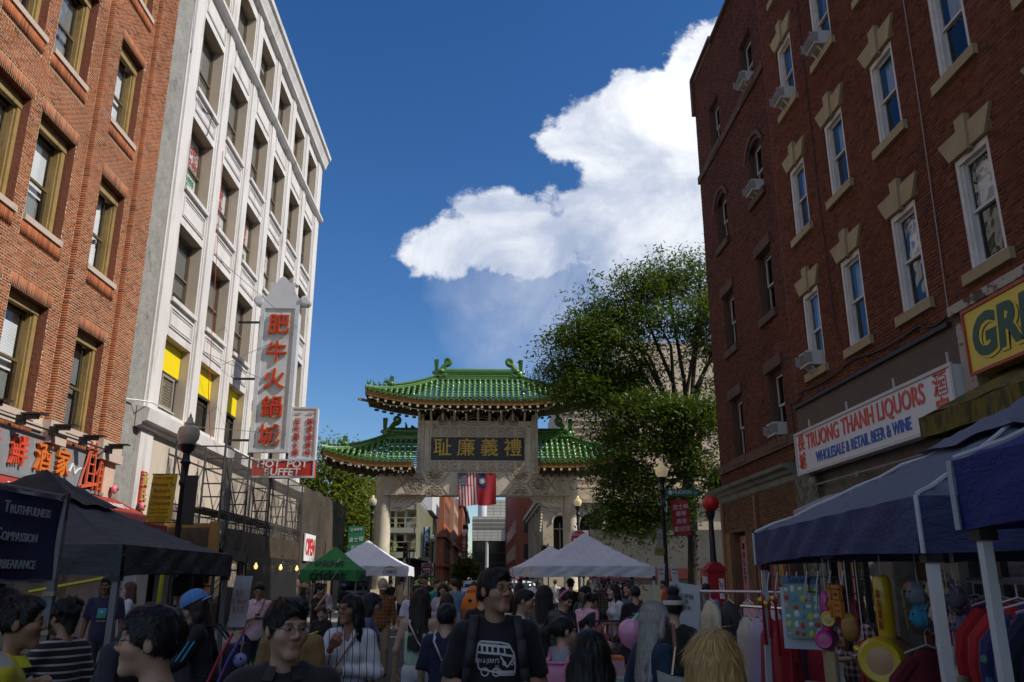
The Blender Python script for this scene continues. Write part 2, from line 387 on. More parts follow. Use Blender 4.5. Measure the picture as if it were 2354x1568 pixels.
def lay_bricks(fr,sgn,strips,z0,z1,holes,course,blen,parent,m_stuff,m_one,joint=0.011,soldiers=(),nsingle=300,gap=None):
 """running-bond brickwork: the bricks that show largest are objects of their own, the rest one part"""
 B=[]
 row=0;z=z0
 while z<z1-0.02:
  zc=z+course/2
  hs=[(h[0]-0.001,h[1]+0.001)for h in holes if h[2]<zc<h[3]]
  for s0,s1,d in strips:
   off=(row%2)*0.5*blen+(0.25*blen if(row//6)%2 else 0)
   for p,q in cut((s0,s1),hs):
    a=math.floor((p-off)/blen)*blen+off
    while a<q:
     u,w=max(a,p),min(a+blen,q)
     if row%6==5 and w-u>blen*0.9:
      mid=(u+w)/2
      B.append((u,mid-joint,z,course-joint,d));B.append((mid,w-joint,z,course-joint,d))
     elif w-u>0.035:B.append((u,w-joint,z,course-joint,d))
     a+=blen
  z+=course;row+=1
 for(p,q,zz,h,d)in soldiers:
  n=max(1,int((q-p)/(course)))
  for i in range(n):
   a=p+(q-p)*i/n;B.append((a,a+(q-p)/n-joint,zz,h-joint,d))
 B=np.array(B);rng=np.random.RandomState(5)
 jit=rng.uniform(-0.002,0.0025,len(B))
 sc=[]
 for k,(u,w,zz,h,d)in enumerate(B):
  full=abs((w-u)-(blen-joint))<0.002 and abs(h-course+joint)<0.002
  X,Z,D=projected(fr((u+w)/2,d,zz+h/2))
  ok=full and D>0 and abs(X)<0.624 and abs(Z)<0.415 and zz>4.5
  sc.append(1.0/D if ok else-1)
 order=np.argsort(-np.array(sc))[:nsingle];single=set(int(i)for i in order if sc[i]>0)
 mb=MB(fr);mb.box((0,-0.03,0),(blen-joint,0.005,course-joint));vs0=mb.v;o=fr(0,0,0)
 me=bpy.data.meshes.new('brick');me.from_pydata([tuple(a-b for a,b in zip(p,o))for p in vs0],[],mb.f if sgn>0 else mb.f);me.materials.append(m_one)
 po=Vector(ORG[parent.name])
 for k in single:
  u,w,zz,h,d=B[k];c=bpy.data.objects.new('brick',me);COL.objects.link(c);c.parent=parent
  c.location=Vector(fr(u,d+jit[k],zz))-po
 keep=np.array([k for k in range(len(B))if k not in single]);Q=B[keep];j=jit[keep];n=len(Q)
 U,Wd,Zz,H,D=Q.T
 t=np.where(D>0.05,D+0.02,0.03);f=D+0.005+j;bk=f-t
 A=np.stack([U,Wd,Wd,U,U,Wd,Wd,U],1);DD=np.stack([bk,bk,f,f,bk,bk,f,f],1);ZZ=np.stack([Zz]*4+[Zz+H]*4,1)
 P=np.stack([(XL+DD)if sgn>0 else(XR-DD),A,ZZ],2).reshape(-1,3)
 if gap:P=gap(P)
 P=P-np.array(ORG[parent.name])
 q=np.array([(3,2,6,7),(2,1,5,6),(0,3,7,4),(4,7,6,5),(0,1,2,3)])
 F=(q[None]+(np.arange(n)*8)[:,None,None]).reshape(-1,4)
 me=bpy.data.meshes.new('brickwork');me.vertices.add(len(P));me.vertices.foreach_set('co',P.ravel())
 me.loops.add(F.size);me.loops.foreach_set('vertex_index',F.ravel().astype(np.int32))
 me.polygons.add(len(F));me.polygons.foreach_set('loop_start',np.arange(0,F.size,4,dtype=np.int32));me.polygons.foreach_set('loop_total',np.full(len(F),4,np.int32))
 me.update(calc_edges=True);me.materials.append(m_stuff)
 return link('brickwork',me,parent,kind='stuff')
M_GLASS=glass_mat('window_glass',(.95,.97,.98),.9);M_GLASSD=glass_mat('screened_glass',(0.35,0.36,0.36),0.7)
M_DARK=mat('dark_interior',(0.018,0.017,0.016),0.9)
M_BLIND=None
def blind_mat(name,col,per=0.05,amt=0.35):
 m=bpy.data.materials.new(name);m.use_nodes=True;t=m.node_tree;P=t.nodes['Principled BSDF']
 c=node(t,'ShaderNodeNewGeometry').outputs['Position'];s=node(t,'ShaderNodeSeparateXYZ',i0=c)
 w=(V(t,s.outputs[2])*(2*math.pi/per)).op('SINE')
 n=node(t,'ShaderNodeTexNoise',i2=0.8,i3=2.0);t.links.new(c,n.inputs[0])
 f=w*amt*0.5+(1-amt*0.5)+(V(t,n.outputs[0])-0.5)*0.5
 cc=node(t,'ShaderNodeVectorMath',operation='SCALE');cc.inputs[0].default_value=col;t.links.new(f.k,cc.inputs[3])
 t.links.new(cc.outputs[0],P.inputs['Base Color']);P.inputs['Roughness'].default_value=0.8
 return m
M_BLIND=blind_mat('blind_slats',(0.82,0.84,0.86));M_BLINDG=blind_mat('grey_blind_slats',(0.2,0.21,0.21));M_CURT=blind_mat('pale_curtain',(0.78,0.79,0.8),9.0,0.1)
# ================================================================ red brick building on the left
M_MORT_L=mat('pale_mortar',(0.54,0.445,0.31),0.95,0.2,30)
M_BR_L=brick_mat('red_brick',[(0.14,0.055,0.028),(0.31,0.095,0.038),(0.37,0.12,0.046),(0.33,0.092,0.034),(0.40,0.145,0.06),(0.26,0.085,0.038)])
M_BR_L1=brick_mat('red_brick_single',[(0.14,0.055,0.028),(0.31,0.095,0.038),(0.37,0.12,0.046),(0.33,0.092,0.034),(0.40,0.145,0.06),(0.26,0.085,0.038)],False)
M_GOLD=mat('ochre_painted_wood',(0.30,0.205,0.075),0.6,0.3,3,bump=0.01,bscale=30,col2=(0.16,0.12,0.06),c2=(0.55,0.7),c2scale=2)
M_STONE_P=mat('pink_granite',(0.50,0.40,0.33),0.85,0.35,45,bump=0.008,bscale=60,col2=(0.32,0.27,0.22),c2=(0.6,0.75),c2scale=1.2)
LB=thing('brick_building',(XL,17,0),'orange red brick building with ochre framed sash windows above grey seafood restaurant sign','building')
colsL=[(10.0,11.5),(11.95,13.4),(14.3,15.77),(16.2,17.75),(19.05,20.53)]
rowsL=[(5.15,7.57),(9.17,11.65),(13.24,15.7),(17.35,19.8),(21.4,23.9)]
holesL=[(a,b,z0,z1)for a,b in colsL for z0,z1 in rowsL]
piersL=[(13.5,14.0,0.14),(18.26,18.86,0.14),(20.86,21.9,0.14)]
w=MB(FL);wall(w,8.0,21.9,4.85,25.0,holesL,0.0,0.22,0,1)
for a,b,d in piersL:w.box((a+0.006,0,4.85),(b-0.006,d,25.0),'f')
w.add([(21.9,0,0),(21.9,-12,0),(21.9,-12,25),(21.9,0,25)],[(0,1,2,3)]);w.add([(8,0,25),(21.9,0,25),(21.9,-12,25),(8,-12,25)],[(0,1,2,3)])
w.build('wall',[M_MORT_L,mat('brick_reveal',(0.22,0.08,0.045),.9,.3,12,bump=.02,bscale=14)],LB)
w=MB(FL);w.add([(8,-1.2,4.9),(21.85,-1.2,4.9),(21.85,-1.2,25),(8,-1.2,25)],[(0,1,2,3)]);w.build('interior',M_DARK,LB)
sold=[];holes2=list(holesL)
for a,b,z0,z1 in holesL:
 sold.append((a-0.05,b+0.1,z1+0.004,0.30,0.0));sold.append((a-0.04,b+0.04,z0-0.46,0.30,0.03))
 holes2+=[(a-0.05,b+0.1,z1,z1+0.3),(a-0.04,b+0.04,z0-0.47,z0)]
strL=[];e=8.0
for a,b,d in piersL:strL.append((e,a,0.0));strL.append((a,b,d));e=b
lay_bricks(FL,1,strL,5.16,24.9,holes2,0.0602,0.205,LB,M_BR_L,M_BR_L1,soldiers=sold,joint=0.016)
def window_l(z0,z1,a0=0.0,a1=1.5,kind=0):
 f=MB(FL);f.box((a0,-0.30,z1-0.26),(a1,-0.17,z1-0.003))
 f.box((a0+0.003,-0.32,z0),(a0+0.07,-0.19,z1-0.26));f.box((a1-0.15,-0.32,z0),(a1-0.003,-0.19,z1-0.26))
 f.box((a1-0.19,-0.42,z0),(a1-0.15,-0.24,z1-0.26));f.box((a0+0.07,-0.42,z0),(a0+0.11,-0.24,z1-0.26))
 f.box((a0+0.07,-0.42,z0+0.003),(a1-0.15,-0.24,z0+0.06))
 wn=f.build('window',M_GOLD,LB)
 m=(z0+z1)/2-0.12;p,q=a0+0.11,a1-0.19
 s=MB(FL)
 for u,v,d in((z0+0.06,m+0.03,-0.36),(m-0.03,z1-0.26,-0.40)):
  s.box((p,d,u),(p+0.05,d+0.035,v));s.box((q-0.05,d,u),(q,d+0.035,v));s.box((p+0.05,d,u),(q-0.05,d+0.035,u+0.06));s.box((p+0.05,d,v-0.06),(q-0.05,d+0.035,v))
 s.build('sash',mat('dark_ochre_sash',(0.13,0.09,0.035),0.5),wn)
 for u,v,d in((z0+0.12,m-0.03,-0.345),(m+0.03,z1-0.32,-0.385)):
  s=MB(FL);s.add([(p+0.05,d,u),(q-0.05,d,u),(q-0.05,d,v),(p+0.05,d,v)],[(0,1,2,3)]);s.build('pane',M_GLASS,wn)
 lo=z0+(0.06,0.9,0.06,1.25)[kind]
 s=MB(FL);s.grid(lambda u,v:(p+(q-p)*u,-0.47+(0.03*math.sin(u*24)if kind==2 else 0),lo+(z1-0.26-lo)*v),24,1)
 s.build('blind' if kind!=2 else 'curtain',(M_BLIND,M_BLIND,M_CURT,M_BLINDG)[kind],wn)
 if kind in(1,3):
  s=MB(FL);s.grid(lambda u,v:(p+(q-p)*u,-0.52,z0+0.1+(lo-z0-0.1)*v),1,1);s.build('blind',M_BLINDG,wn)
 s=MB(FL);s.box((a0-0.03,-0.2,z0-0.135),(a1+0.06,0.07,z0-0.003));s.build('sill',M_STONE_P,wn)
 return wn
proto={}
kinds={(2,1):1,(3,1):1,(4,1):2,(3,2):3,(4,2):0,(2,2):3,(3,0):1,(4,0):3}
for i,(a,b)in enumerate(colsL):
 for j,(z0,z1)in enumerate(rowsL):
  k=kinds.get((i,j),(i+j)%4)
  if k not in proto:proto[k]=(window_l(z0,z1,a,b,k),a,z0)
  else:
   w0,pa,pz=proto[k];copy_tree(w0,(0,a-pa,z0-pz),parent=LB)
w=MB(FL)
for a,b,d in((8,13.45,.05),(14.05,18.2,.05),(18.9,20.82,.05)):
 n=max(1,round((b-a)/1.6))
 for i in range(n):
  s=MB(FL);s.box((a+(b-a)*i/n+.004,-0.2,4.86),(a+(b-a)*(i+1)/n-.004,d,5.012));s.build('stone',M_STONE_P,LB)
for a,b,d in piersL:
 s=MB(FL);s.box((a-0.04,0,4.86),(b+0.03,0.20,5.14));s.box((a-0.06,0,4.63),(b+0.06,0.24,4.858));s.build('stone',M_STONE_P,LB)
s=MB(FL);s.box((8,-0.4,4.5),(21.9,-0.003,4.85));s.build('lintel',mat('weathered_zinc',(0.18,0.17,0.15),0.6,0.3,5),LB)
s=MB(FL);wall(s,8.0,21.9,0.1,4.5,[(9.2,12.6,0.9,3.3),(13.6,15.6,0.3,3.2),(16.2,18.2,0.9,3.2)],-0.01,0.35);s.box((20.2,-0.01,0.1),(21.9,0.1,4.62),'f')
s.build('shopfront',mat('pink_stone_tiles',(0.56,0.40,0.30),0.6,0.2,3,col2=(0.47,0.33,0.25),c2scale=0.8),LB)
for a,b,z0 in((9.2,12.6,.9),(13.6,15.6,.3),(16.2,18.2,.9)):
 s=MB(FL)
 for u,v in((a,a+.08),(b-.08,b),((a+b)/2-.04,(a+b)/2+.04)):s.box((u,-.3,z0),(v,-.2,3.2))
 s.box((a,-.31,z0),(b,-.19,z0+.1));s.box((a,-.31,3.1),(b,-.19,3.2));wn=s.build('shop_window',plain((0.05,0.05,0.05),0.4),LB)
 s=MB(FL);s.grid(lambda u,v:(a+.08+(b-a-.16)*u,-.25,z0+.1+(3.0-z0)*v),1,1);s.build('pane',M_GLASS,wn)
 s=MB(FL);s.grid(lambda u,v:(a+.08+(b-a-.16)*u,-.34,z0+.1+(1.5)*v),1,1);s.build('poster',plain((0.45,0.6,0.6),0.6,0.3,scale=1.5),wn)
M_TIN=mat('streaked_metal',(0.30,0.325,0.35),0.42,0.55,7,metal=0.35,stretch=(1,4,0.15))
SG=thing('restaurant_sign',(XL+.1,18,4.3),'long grey metal restaurant sign with red and orange Chinese characters and red bridge','sign')
s=MB(FL);s.box((12.0,0.0,3.84),(21.29,0.10,4.70));s.build('board',M_TIN,SG)
s=MB(FL);s.box((12.0,0.0,3.76),(21.33,0.14,3.837));s.box((12.0,0.0,4.703),(21.33,0.13,4.74));s.build('frame',plain((0.2,0.21,0.22),0.4),SG)
for ch,a,c in(('海',14.2,(0.55,0.045,0.025)),('生',15.3,(0.6,0.06,0.025)),('猛',16.2,(0.62,0.07,0.03)),('鮮',17.24,(0.60,0.075,0.035)),('酒',18.2,(0.62,0.16,0.03)),('家',19.07,(0.62,0.17,0.03))):
 s=MB();s.text(ch,0.66,face_frame((XL+.135,a,4.25),(0,1,0)),0.05,0.01);s.build('lettering',plain(c,0.35,0.15),SG)
s=MB(FL)
for a,zt,wd,zb in((20.42,4.98,.16,3.85),(20.95,4.6,.09,3.8)):
 for q in(-1,1):s.bar((a+q*wd*1.15,.17,zb),(a+q*wd*.8,.17,zt),.05)
 for i in range(5):z=zb+(zt-zb)*(.12+.2*i);s.bar((a-wd,.17,z),(a+wd,.17,z),.035)
s.tube([(20.42-.12,.17,4.95),(20.1,.17,4.3),(19.95,.17,3.86)],.02,6);s.bar((20.0,.17,3.86),(20.8,.17,4.0),.07);s.bar((20.42,.17,4.9),(20.7,.17,4.2),.02);s.bar((20.7,.17,4.2),(20.95,.17,4.55),.02)
s.build('bridge',plain((0.58,0.11,0.05),0.4),SG)
s=MB(FL);pts=[(19.5,4.15),(19.62,4.35),(19.74,4.12),(19.9,4.25),(20.05,4.3)]
for p,q in zip(pts,pts[1:]):s.bar((p[0],.115,p[1]),(q[0],.115,q[1]),.03)
s.build('neon_line',plain((0.75,0.75,0.75),0.4),SG)
RL=thing('sign_light_rail',(XL+.3,18,4.9),'black pipe rail with small floodlights above the grey restaurant sign','light rail')
s=MB(FL);s.tube([(10,.28,4.86),(20.96,.28,4.86)],.022,8);s.build('rail',plain((0.02,0.02,0.02),.4),RL)
for a in(14.2,15.55,16.89,18.22,19.6,20.96):
 s=MB(FL);s.box((a-.06,.2,4.78),(a+.06,.36,4.98));s.box((a-.05,.36,4.90),(a+.05,.62,4.99))
 fl=s.build('floodlight',plain((0.03,0.03,0.03),.35),RL)
 s=MB(FL);s.box((a-.10,.3,4.985),(a+.10,.78,5.02));s.build('shade',plain((0.03,0.03,0.03),.35),fl)
AW=thing('red_awning',(XL,17,3.6),'red sloping shop awning with white lettering under the grey restaurant sign','awning')
s=MB(FL);s.add([(9,.02,3.8),(22.1,.02,3.8),(22.9,1.25,3.1),(9,1.25,3.1),(9,1.25,2.85),(22.9,1.25,2.85),(22.1,.02,2.85)],[(0,1,2,3),(3,2,5,4),(1,6,5,2)])
s.build('canvas',mat('red_canvas',(0.27,0.03,0.02),0.75,0.15,4,bump=0.01,bscale=8),AW)
s=MB();s.text('S E A F O O D   R E S T A U R A N T',0.34,face_frame((XL+.62,19.0,3.5),(0,1,0),(-.8,0,.45)),0.01,0.02);s.build('lettering',plain((0.7,0.68,0.65),.6),AW)
for a,z,nm in((21.75,3.97,'round pink fire bell on brick pier under the grey restaurant sign'),(23.62,3.7,'round pink fire bell beside red vertical plaque on white building')):
 t=thing('fire_bell',(XL+.2,a,z),nm,'bell','fire bells')
 s=MB(FL);s.ball((a,.22,z),(.12,.07,.12),14);s.build('gong',plain((0.62,0.16,0.2),.4),t)
 s=MB(FL);s.box((a-.05,.1,z-.05),(a+.05,.2,z+.05));s.tube([(a,.28,z),(a,.31,z)],.03,8);s.build('bracket',plain((0.1,0.03,0.03),.5),t)
# ================================================================ white building
M_WHITE=mat('white_terracotta',(0.62,0.59,0.565),0.75,0.18,0.8,bump=0.01,bscale=9,col2=(0.40,0.36,0.31),c2=(0.50,0.76),c2scale=1.1,stretch=(1,1.3,.35))
M_STUCCO=mat('grey_stucco',(0.27,0.26,0.235),0.95,0.35,1.6,bump=0.07,bscale=5,stretch=(1,1,.8),col2=(0.17,0.165,0.15),c2=(0.55,0.7),c2scale=1.3)
M_BROWN=mat('brown_window_frame',(0.17,0.125,0.085),.6,.2,4)
WB=thing('white_building',(XL,33,0),'tall white terracotta office building with six window bays beside the hot pot sign','building')
bays=[(24.4+3.22*i,26.5+3.22*i)for i in range(6)]
rowsW=[(6.65,8.96),(10.18,12.68),(14.0,16.53),(17.63,20.43),(21.95,24.4)]
holesW=[(a,b,z0,z1)for a,b in bays for z0,z1 in rowsW]
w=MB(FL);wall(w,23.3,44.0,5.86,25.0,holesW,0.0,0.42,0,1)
w.box((23.3,-14,0.12),(44.0,-1.5,26.0));w.box((23.3,-1.5,25.0),(44.0,-.001,26.1));w.box((23.302,-1.5,0.12),(23.6,-.002,25.0),'k');w.box((43.7,-1.5,0.12),(43.998,-.002,25.0))
w.build('wall',[M_WHITE,mat('shade_tinted_reveal',(0.47,0.40,0.31),.8,.15,2)],WB)  # tan reveal colour carries the shade and warm bounce on the jambs
w=MB(FL);w.box((21.92,-.06,0.1),(23.296,-.5,26.2));w.grid(lambda u,v:(21.92+1.376*u,-.055+.05*math.sin(v*37+u*5)*math.sin(u*3.1+v*11)*u*(1-u)*3,.1+26*v),6,80);w.build('stucco_strip',M_STUCCO,WB,True)
w=MB(FL);w.add([(23.6,-1.3,6),(43.7,-1.3,6),(43.7,-1.3,25),(23.6,-1.3,25)],[(0,1,2,3)]);w.build('interior',M_DARK,WB)
for i in range(7):
 a=bays[0][0]-1.1 if i==0 else bays[i-1][1]+.12;b=bays[i][0]-.12 if i<6 else 44.0
 s=MB(FL);s.box((a+.18,0.003,5.9),(b-.18,.07,24.9),'f');s.box((a,0.003,5.9),(a+.09,.035,24.9),'f');s.box((b-.09,.003,5.9),(b,.035,24.9),'f');s.build('pilaster',M_WHITE,WB)
for a,b in bays:
 for j,(z0,z1)in enumerate(rowsW):
  if j==0:continue
  s=MB(FL);s.box((a-.06,.004,z0-.14),(b+.06,.10,z0-.004));zz=rowsW[j-1][1]
  u0,u1,v0,v1=a+.06,b-.06,zz+.28,z0-.3
  for q in(0,.09):
   for p0,p1 in(((u0+q,v0+q),(u1-q,v0+q+.035)),((u0+q,v1-q-.035),(u1-q,v1-q)),((u0+q,v0+q+.036),(u0+q+.035,v1-q-.036)),((u1-q-.035,v0+q+.036),(u1-q,v1-q-.036))):
    s.box((p0[0],.004,p0[1]),(p1[0],.035-q*.15,p1[1]))
  s.build('spandrel',M_WHITE,WB)
for nm,prof in(('belt_course',[(21.5,.07),(21.55,.16),(21.66,.26),(21.8,.26),(21.86,.12)]),('cornice',[(24.92,.08),(24.99,.22),(25.12,.24),(25.3,.30),(25.42,.34),(25.5,.36),(25.58,.46),(25.72,.48),(25.78,.49),(25.82,.2)])):
 s=MB(FL)
 for(z,d),(z2,d2)in zip(prof,prof[1:]):s.add([(23.25,d,z),(44.0+d*.3,d,z),(44.0+d2*.3,d2,z2),(23.25,d2,z2)],[(0,1,2,3)])
 s.add([(23.25,0,prof[0][0])]+[(23.25,d,z)for z,d in prof]+[(23.25,0,prof[-1][0])],[tuple(range(len(prof)+2))]);n=len(prof)
 s.add([(44.1,0,prof[0][0])]+[(44.0+d*.3,d,z)for z,d in prof]+[(44.1,0,prof[-1][0])],[tuple(range(n+2))])
 s.add([(23.25,0,prof[0][0]),(44.1,0,prof[0][0]),(44.1,prof[0][1],prof[0][0]),(23.25,prof[0][1],prof[0][0])],[(0,1,2,3)])
 s.build(nm,M_WHITE,WB)
for i in range(7):
 c=(bays[i][0]if i<6 else 44.3)-.56
 for z0,z1,d in((24.3,25.4,.42),(21.1,21.5,.2)):
  s=MB(FL);s.prism([(c-.16,z0+.2),(c,z0),(c+.16,z0+.2),(c+.16,z1),(c-.16,z1)],d,lambda x,y,z:FL(x,.07+y,z));s.build('bracket',M_WHITE,WB)
def window_w(a,b,z0,z1,kind=0,var=0):
 f=MB(FL);m=a+(b-a)*.36
 f.box((a+.002,-.46,z0),(a+.07,-.34,z1));f.box((b-.07,-.46,z0),(b-.002,-.34,z1));f.box((m-.06,-.46,z0),(m+.06,-.30,z1))
 f.box((a+.07,-.46,z1-.1),(m-.06,-.34,z1-.002));f.box((m+.06,-.46,z1-.1),(b-.07,-.34,z1-.002));f.box((a+.07,-.46,z0+.002),(m-.06,-.34,z0+.08));f.box((m+.06,-.46,z0+.002),(b-.07,-.34,z0+.08))
 zm=z0+(z1-z0)*.46
 f.box((a+.07,-.44,zm),(m-.06,-.36,zm+.06));f.box((m+.06,-.44,zm),(b-.07,-.36,zm+.06))
 wn=f.build('window',M_BROWN if kind!=1 else plain((0.03,.028,.025),.4),WB)
 for p,q in((a+.07,m-.06),(m+.06,b-.07)):
  for u,v in((z0+.08,zm),(zm+.06,z1-.1)):
   s=MB(FL);s.add([(p,-.4,u),(q,-.4,u),(q,-.4,v),(p,-.4,v)],[(0,1,2,3)]);s.build('pane',M_GLASS,wn)
 if kind==0:
  s=MB(FL);s.add([(a+.07,-.47,z0+.1),(m-.06,-.47,z0+.1),(m-.06,-.47,z1),(a+.07,-.47,z1),(m+.06,-.47,z0+(1.05,.2,1.9,.6)[var]),(b-.07,-.47,z0+(1.05,.2,1.9,.6)[var]),(b-.07,-.47,z1),(m+.06,-.47,z1)],[(0,1,2,3),(4,5,6,7)]);s.build('blind',mat('roller_blind_%d'%var,((0.24,0.23,0.19),(.16,.155,.13),(.40,.39,.36),(.11,.11,.10))[var],.9,.5,.35),wn)
 return wn
protoW={}
for i,(a,b)in enumerate(bays):
 for j,(z0,z1)in enumerate(rowsW):
  k=1 if j==0 else 0;vr=(i*5+j*3+i*j)%4 if j else 0;key=(k,round(z1-z0,2),vr)
  if key not in protoW:protoW[key]=(window_w(a,b,z0,z1,k,vr),a,z0)
  else:w0,pa,pz=protoW[key];copy_tree(w0,(0,a-pa,z0-pz),parent=WB)
 if i<5:
  s=MB(FL);s.box((a+.03,-.335,8.0),(b-.03,-.28,8.93));s.build('transom_panel',mat('yellow_panel',(0.80,0.62,0.0),.5,.05,2),WB)
  s=MB(FL);s.box((a+.03,-.335,7.9),(b-.03,-.27,7.99));s.build('transom_rail',plain((0.03,.028,.025),.4),WB)
 if i<2:
  s=MB(FL);s.box((a+1.1,-.55,11.75),(a+1.9,-.52,11.95));s.build('strip_light',plain((0.75,0.6,0.1),.5),WB)
WS=[(0,'中醫\n足療','CHINESE\nHERBAL\nMEDICINE'),(1,'針灸','ACU 5'),(2,'推拿','MASS\nAGE'),(3,'打','SS\nDO')]
for i,red,green in WS:
 a,b=bays[i];z0,z1=rowsW[2];m=a+(b-a)*.36
 s=MB(FL);s.box((m+.1,-.47,z0+.25),(b-.1,-.46,z1-.3));ws_=s.build('window_sign',plain((0.7,.7,.68),.6),WB)
 s=MB();s.text(red.replace('','\n').strip('\n')if i else red,.52,face_frame((XL-.445,(m+b)/2,z0+1.65),(0,1,0)),.01,.02);s.build('lettering',plain((0.5,.05,.05),.5),ws_)
 s=MB();s.text(green,.26,face_frame((XL-.445,(m+b)/2,z0+.62),(0,1,0)),.01,.01,wid=.8);s.build('lettering',plain((0.04,.3,.12),.5),ws_)
s=MB(FL);s.box((24.47,-.05,6.75),(24.55,.0,7.75));s.box((25.4,-.05,6.75),(25.48,.0,7.75));s.box((24.55,-.05,7.68),(25.4,.0,7.75));s.box((24.55,-.05,6.75),(25.4,0,6.82));s.box((24.55,-.28,6.82),(25.4,-.26,7.68))
for i in range(9):s.box((24.6+i*.09,-.06,6.82),(24.615+i*.09,-.045,7.68))
for i in range(9):s.box((24.55,-.062,6.88+i*.09),(25.4,-.047,6.895+i*.09))
s.build('vent_grille',plain((0.28,.24,.18),.6),WB)
s=MB(FL)
prof=[(5.84,0.02),(5.9,.18),(5.98,.22),(6.02,.34),(6.36,.38),(6.40,.3),(6.44,.02)]
for(z,d),(z2,d2)in zip(prof,prof[1:]):s.add([(22.92,d,z),(44,d,z),(44,d2,z2),(22.92,d2,z2)],[(0,1,2,3)])
s.add([(22.92,d,z)for z,d in prof],[tuple(range(len(prof)))]);s.add([(22.92,.0,5.84),(22.92,-.06,5.84),(22.92,-.06,6.44),(22.92,.0,6.44)],[(0,1,2,3)])
s.add([(22.92,-.06,6.44),(44,-.06,6.44),(44,.05,6.44),(22.92,.05,6.44)],[(0,1,2,3)]);s.build('ledge',M_WHITE,WB)
M_CREAM=mat('stained_cream_wall',(0.50,0.43,0.345),.85,.25,.8,bump=.01,bscale=10,col2=(0.36,0.29,0.22),c2=(0.5,0.7),c2scale=.7,stretch=(1,1.5,.4))
s=MB(FL);wall(s,24.2,44,.12,5.84,[(25.2,27,.12,2.6),(28.5,33,.9,2.8),(34,38,.9,2.8),(39.5,41,.12,2.6)],.0,.5);s.build('ground_storey',M_CREAM,WB)
s=MB(FL);s.box((23.3,-.5,.12),(24.2,.06,5.84));s.build('corner_pier',M_WHITE,WB)
s=MB(FL);s.add([(24,-.6,.1),(44,-.6,.1),(44,-.6,3),(24,-.6,3)],[(0,1,2,3)]);s.build('shop_interior',plain((0.05,.02,.012),.9),WB)
t=thing('wall_plaque',(XL,23.8,4),'red vertical plaque with gold Chinese characters on white corner pier','sign')
s=MB(FL);s.box((23.62,.065,3.3),(23.98,.12,4.68));s.build('board',plain((0.42,.03,.025),.5),t)
s=MB();s.text('黃\n氏\n公',.42,face_frame((XL+.125,23.8,4.0),(0,1,0)),.03,.02);s.build('lettering',plain((0.45,.3,.1),.4),t)
CONDUIT=[((22.0,-.03,6.42),(22.6,.1,6.52),(22.95,.42,6.52),(23.6,.45,6.5),(24.6,.42,6.5))]
s=MB(FL);s.tube(CONDUIT[0],.022,6);s.build('conduit',plain((0.7,.7,.7),.5),WB)
def wire(pts,sag,r,name,label,c=(0.02,.02,.02)):
 out=[]
 for(p,q)in zip(pts,pts[1:]):
  for i in range(8):
   u=i/8;out.append(tuple(Vector(p).lerp(Vector(q),u)-Vector((0,0,sag*4*u*(1-u)))))
 out.append(pts[-1]);m=MB();m.tube(out,r,5);return m.build(name,plain(c,.6),label=label,cat='cable')
wire([(-9.75,23.1,24.5),(-9.77,23.4,18.5),(-9.77,24.3,17.2),(-9.75,25.9,17.5),(-9.75,25.6,16.5)],.15,.014,'cable','thin dark cable hanging loose down the white building corner')
wire([(-9.7,27.2,16.8),(-9.65,28.2,8.0),(-9.6,29.3,5.5)],.1,.012,'cable','thin red cable running down between windows of white building',(.4,.05,.03))
# ================================================================ right hand side: dark red brick block with white sash windows
M_MORT_R=mat('brown_mortar',(0.18,0.115,0.065),0.95,0.25,30)
colsDk=[(0.075,0.024,0.013),(0.14,0.038,0.017),(0.175,0.05,0.021),(0.13,0.035,0.016),(0.2,0.062,0.028),(0.11,0.034,0.018)]
M_BR_R=brick_mat('dark_red_brick',colsDk);M_BR_R1=brick_mat('dark_red_brick_single',colsDk,False)
colsD2=[(0.05,0.022,0.015),(0.115,0.035,0.018),(0.15,0.045,0.021),(0.08,0.028,0.018),(0.165,0.055,0.027),(0.11,0.035,0.02)]
M_BR_D=brick_mat('sooty_brick',colsD2);M_BR_D1=brick_mat('sooty_brick_single',colsD2,False)
M_WFRAME=mat('white_window_paint',(0.62,0.60,0.56),.6,.2,3,col2=(0.42,.38,.32),c2=(.58,.75),c2scale=4)
M_SAND=mat('buff_sandstone',(0.37,0.295,0.165),.9,.2,2,bump=.006,bscale=30,col2=(0.27,.215,.13),c2=(.55,.75),c2scale=1.4)
M_BROWNST=mat('brownstone',(0.12,0.07,0.048),.9,.35,3,bump=.02,bscale=14,col2=(.055,.042,.03),c2=(.5,.7),c2scale=2)
RB=thing('apartment_building',(XR,14,0),'dark red brick apartment block with white sash windows and buff keystone lintels','building')
colsR=[(8.65,9.58),(10.85,11.78),(13.05,13.97),(15.3,16.25),(17.47,18.43)]
rowsR=[(6.36,8.27),(9.77,11.57),(13.24,15.1),(16.68,18.5)]
holesR=[(a,b,z0,z1)for a,b in colsR for z0,z1 in rowsR]
w=MB(FR);wall(w,-14,19.4,5.70,19.4,holesR,0,.16,0,1)
w.add([(19.4,0,0),(19.4,-14,0),(19.4,-14,19.4),(19.4,0,19.4)],[(0,1,2,3)]);w.add([(-14,0,19.4),(19.4,0,19.4),(19.4,-14,19.4),(-14,-14,19.4)],[(0,1,2,3)])
w.add([(-14,0,0),(-14,-14,0),(-14,-14,19.4),(-14,0,19.4)],[(0,1,2,3)])
w.build('wall',[M_MORT_R,mat('dark_brick_reveal',(0.14,0.045,0.028),.9,.3,12)],RB)
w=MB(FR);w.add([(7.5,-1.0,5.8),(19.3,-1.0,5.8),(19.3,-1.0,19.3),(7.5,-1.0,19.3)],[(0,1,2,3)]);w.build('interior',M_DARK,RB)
holesRb=list(holesR)
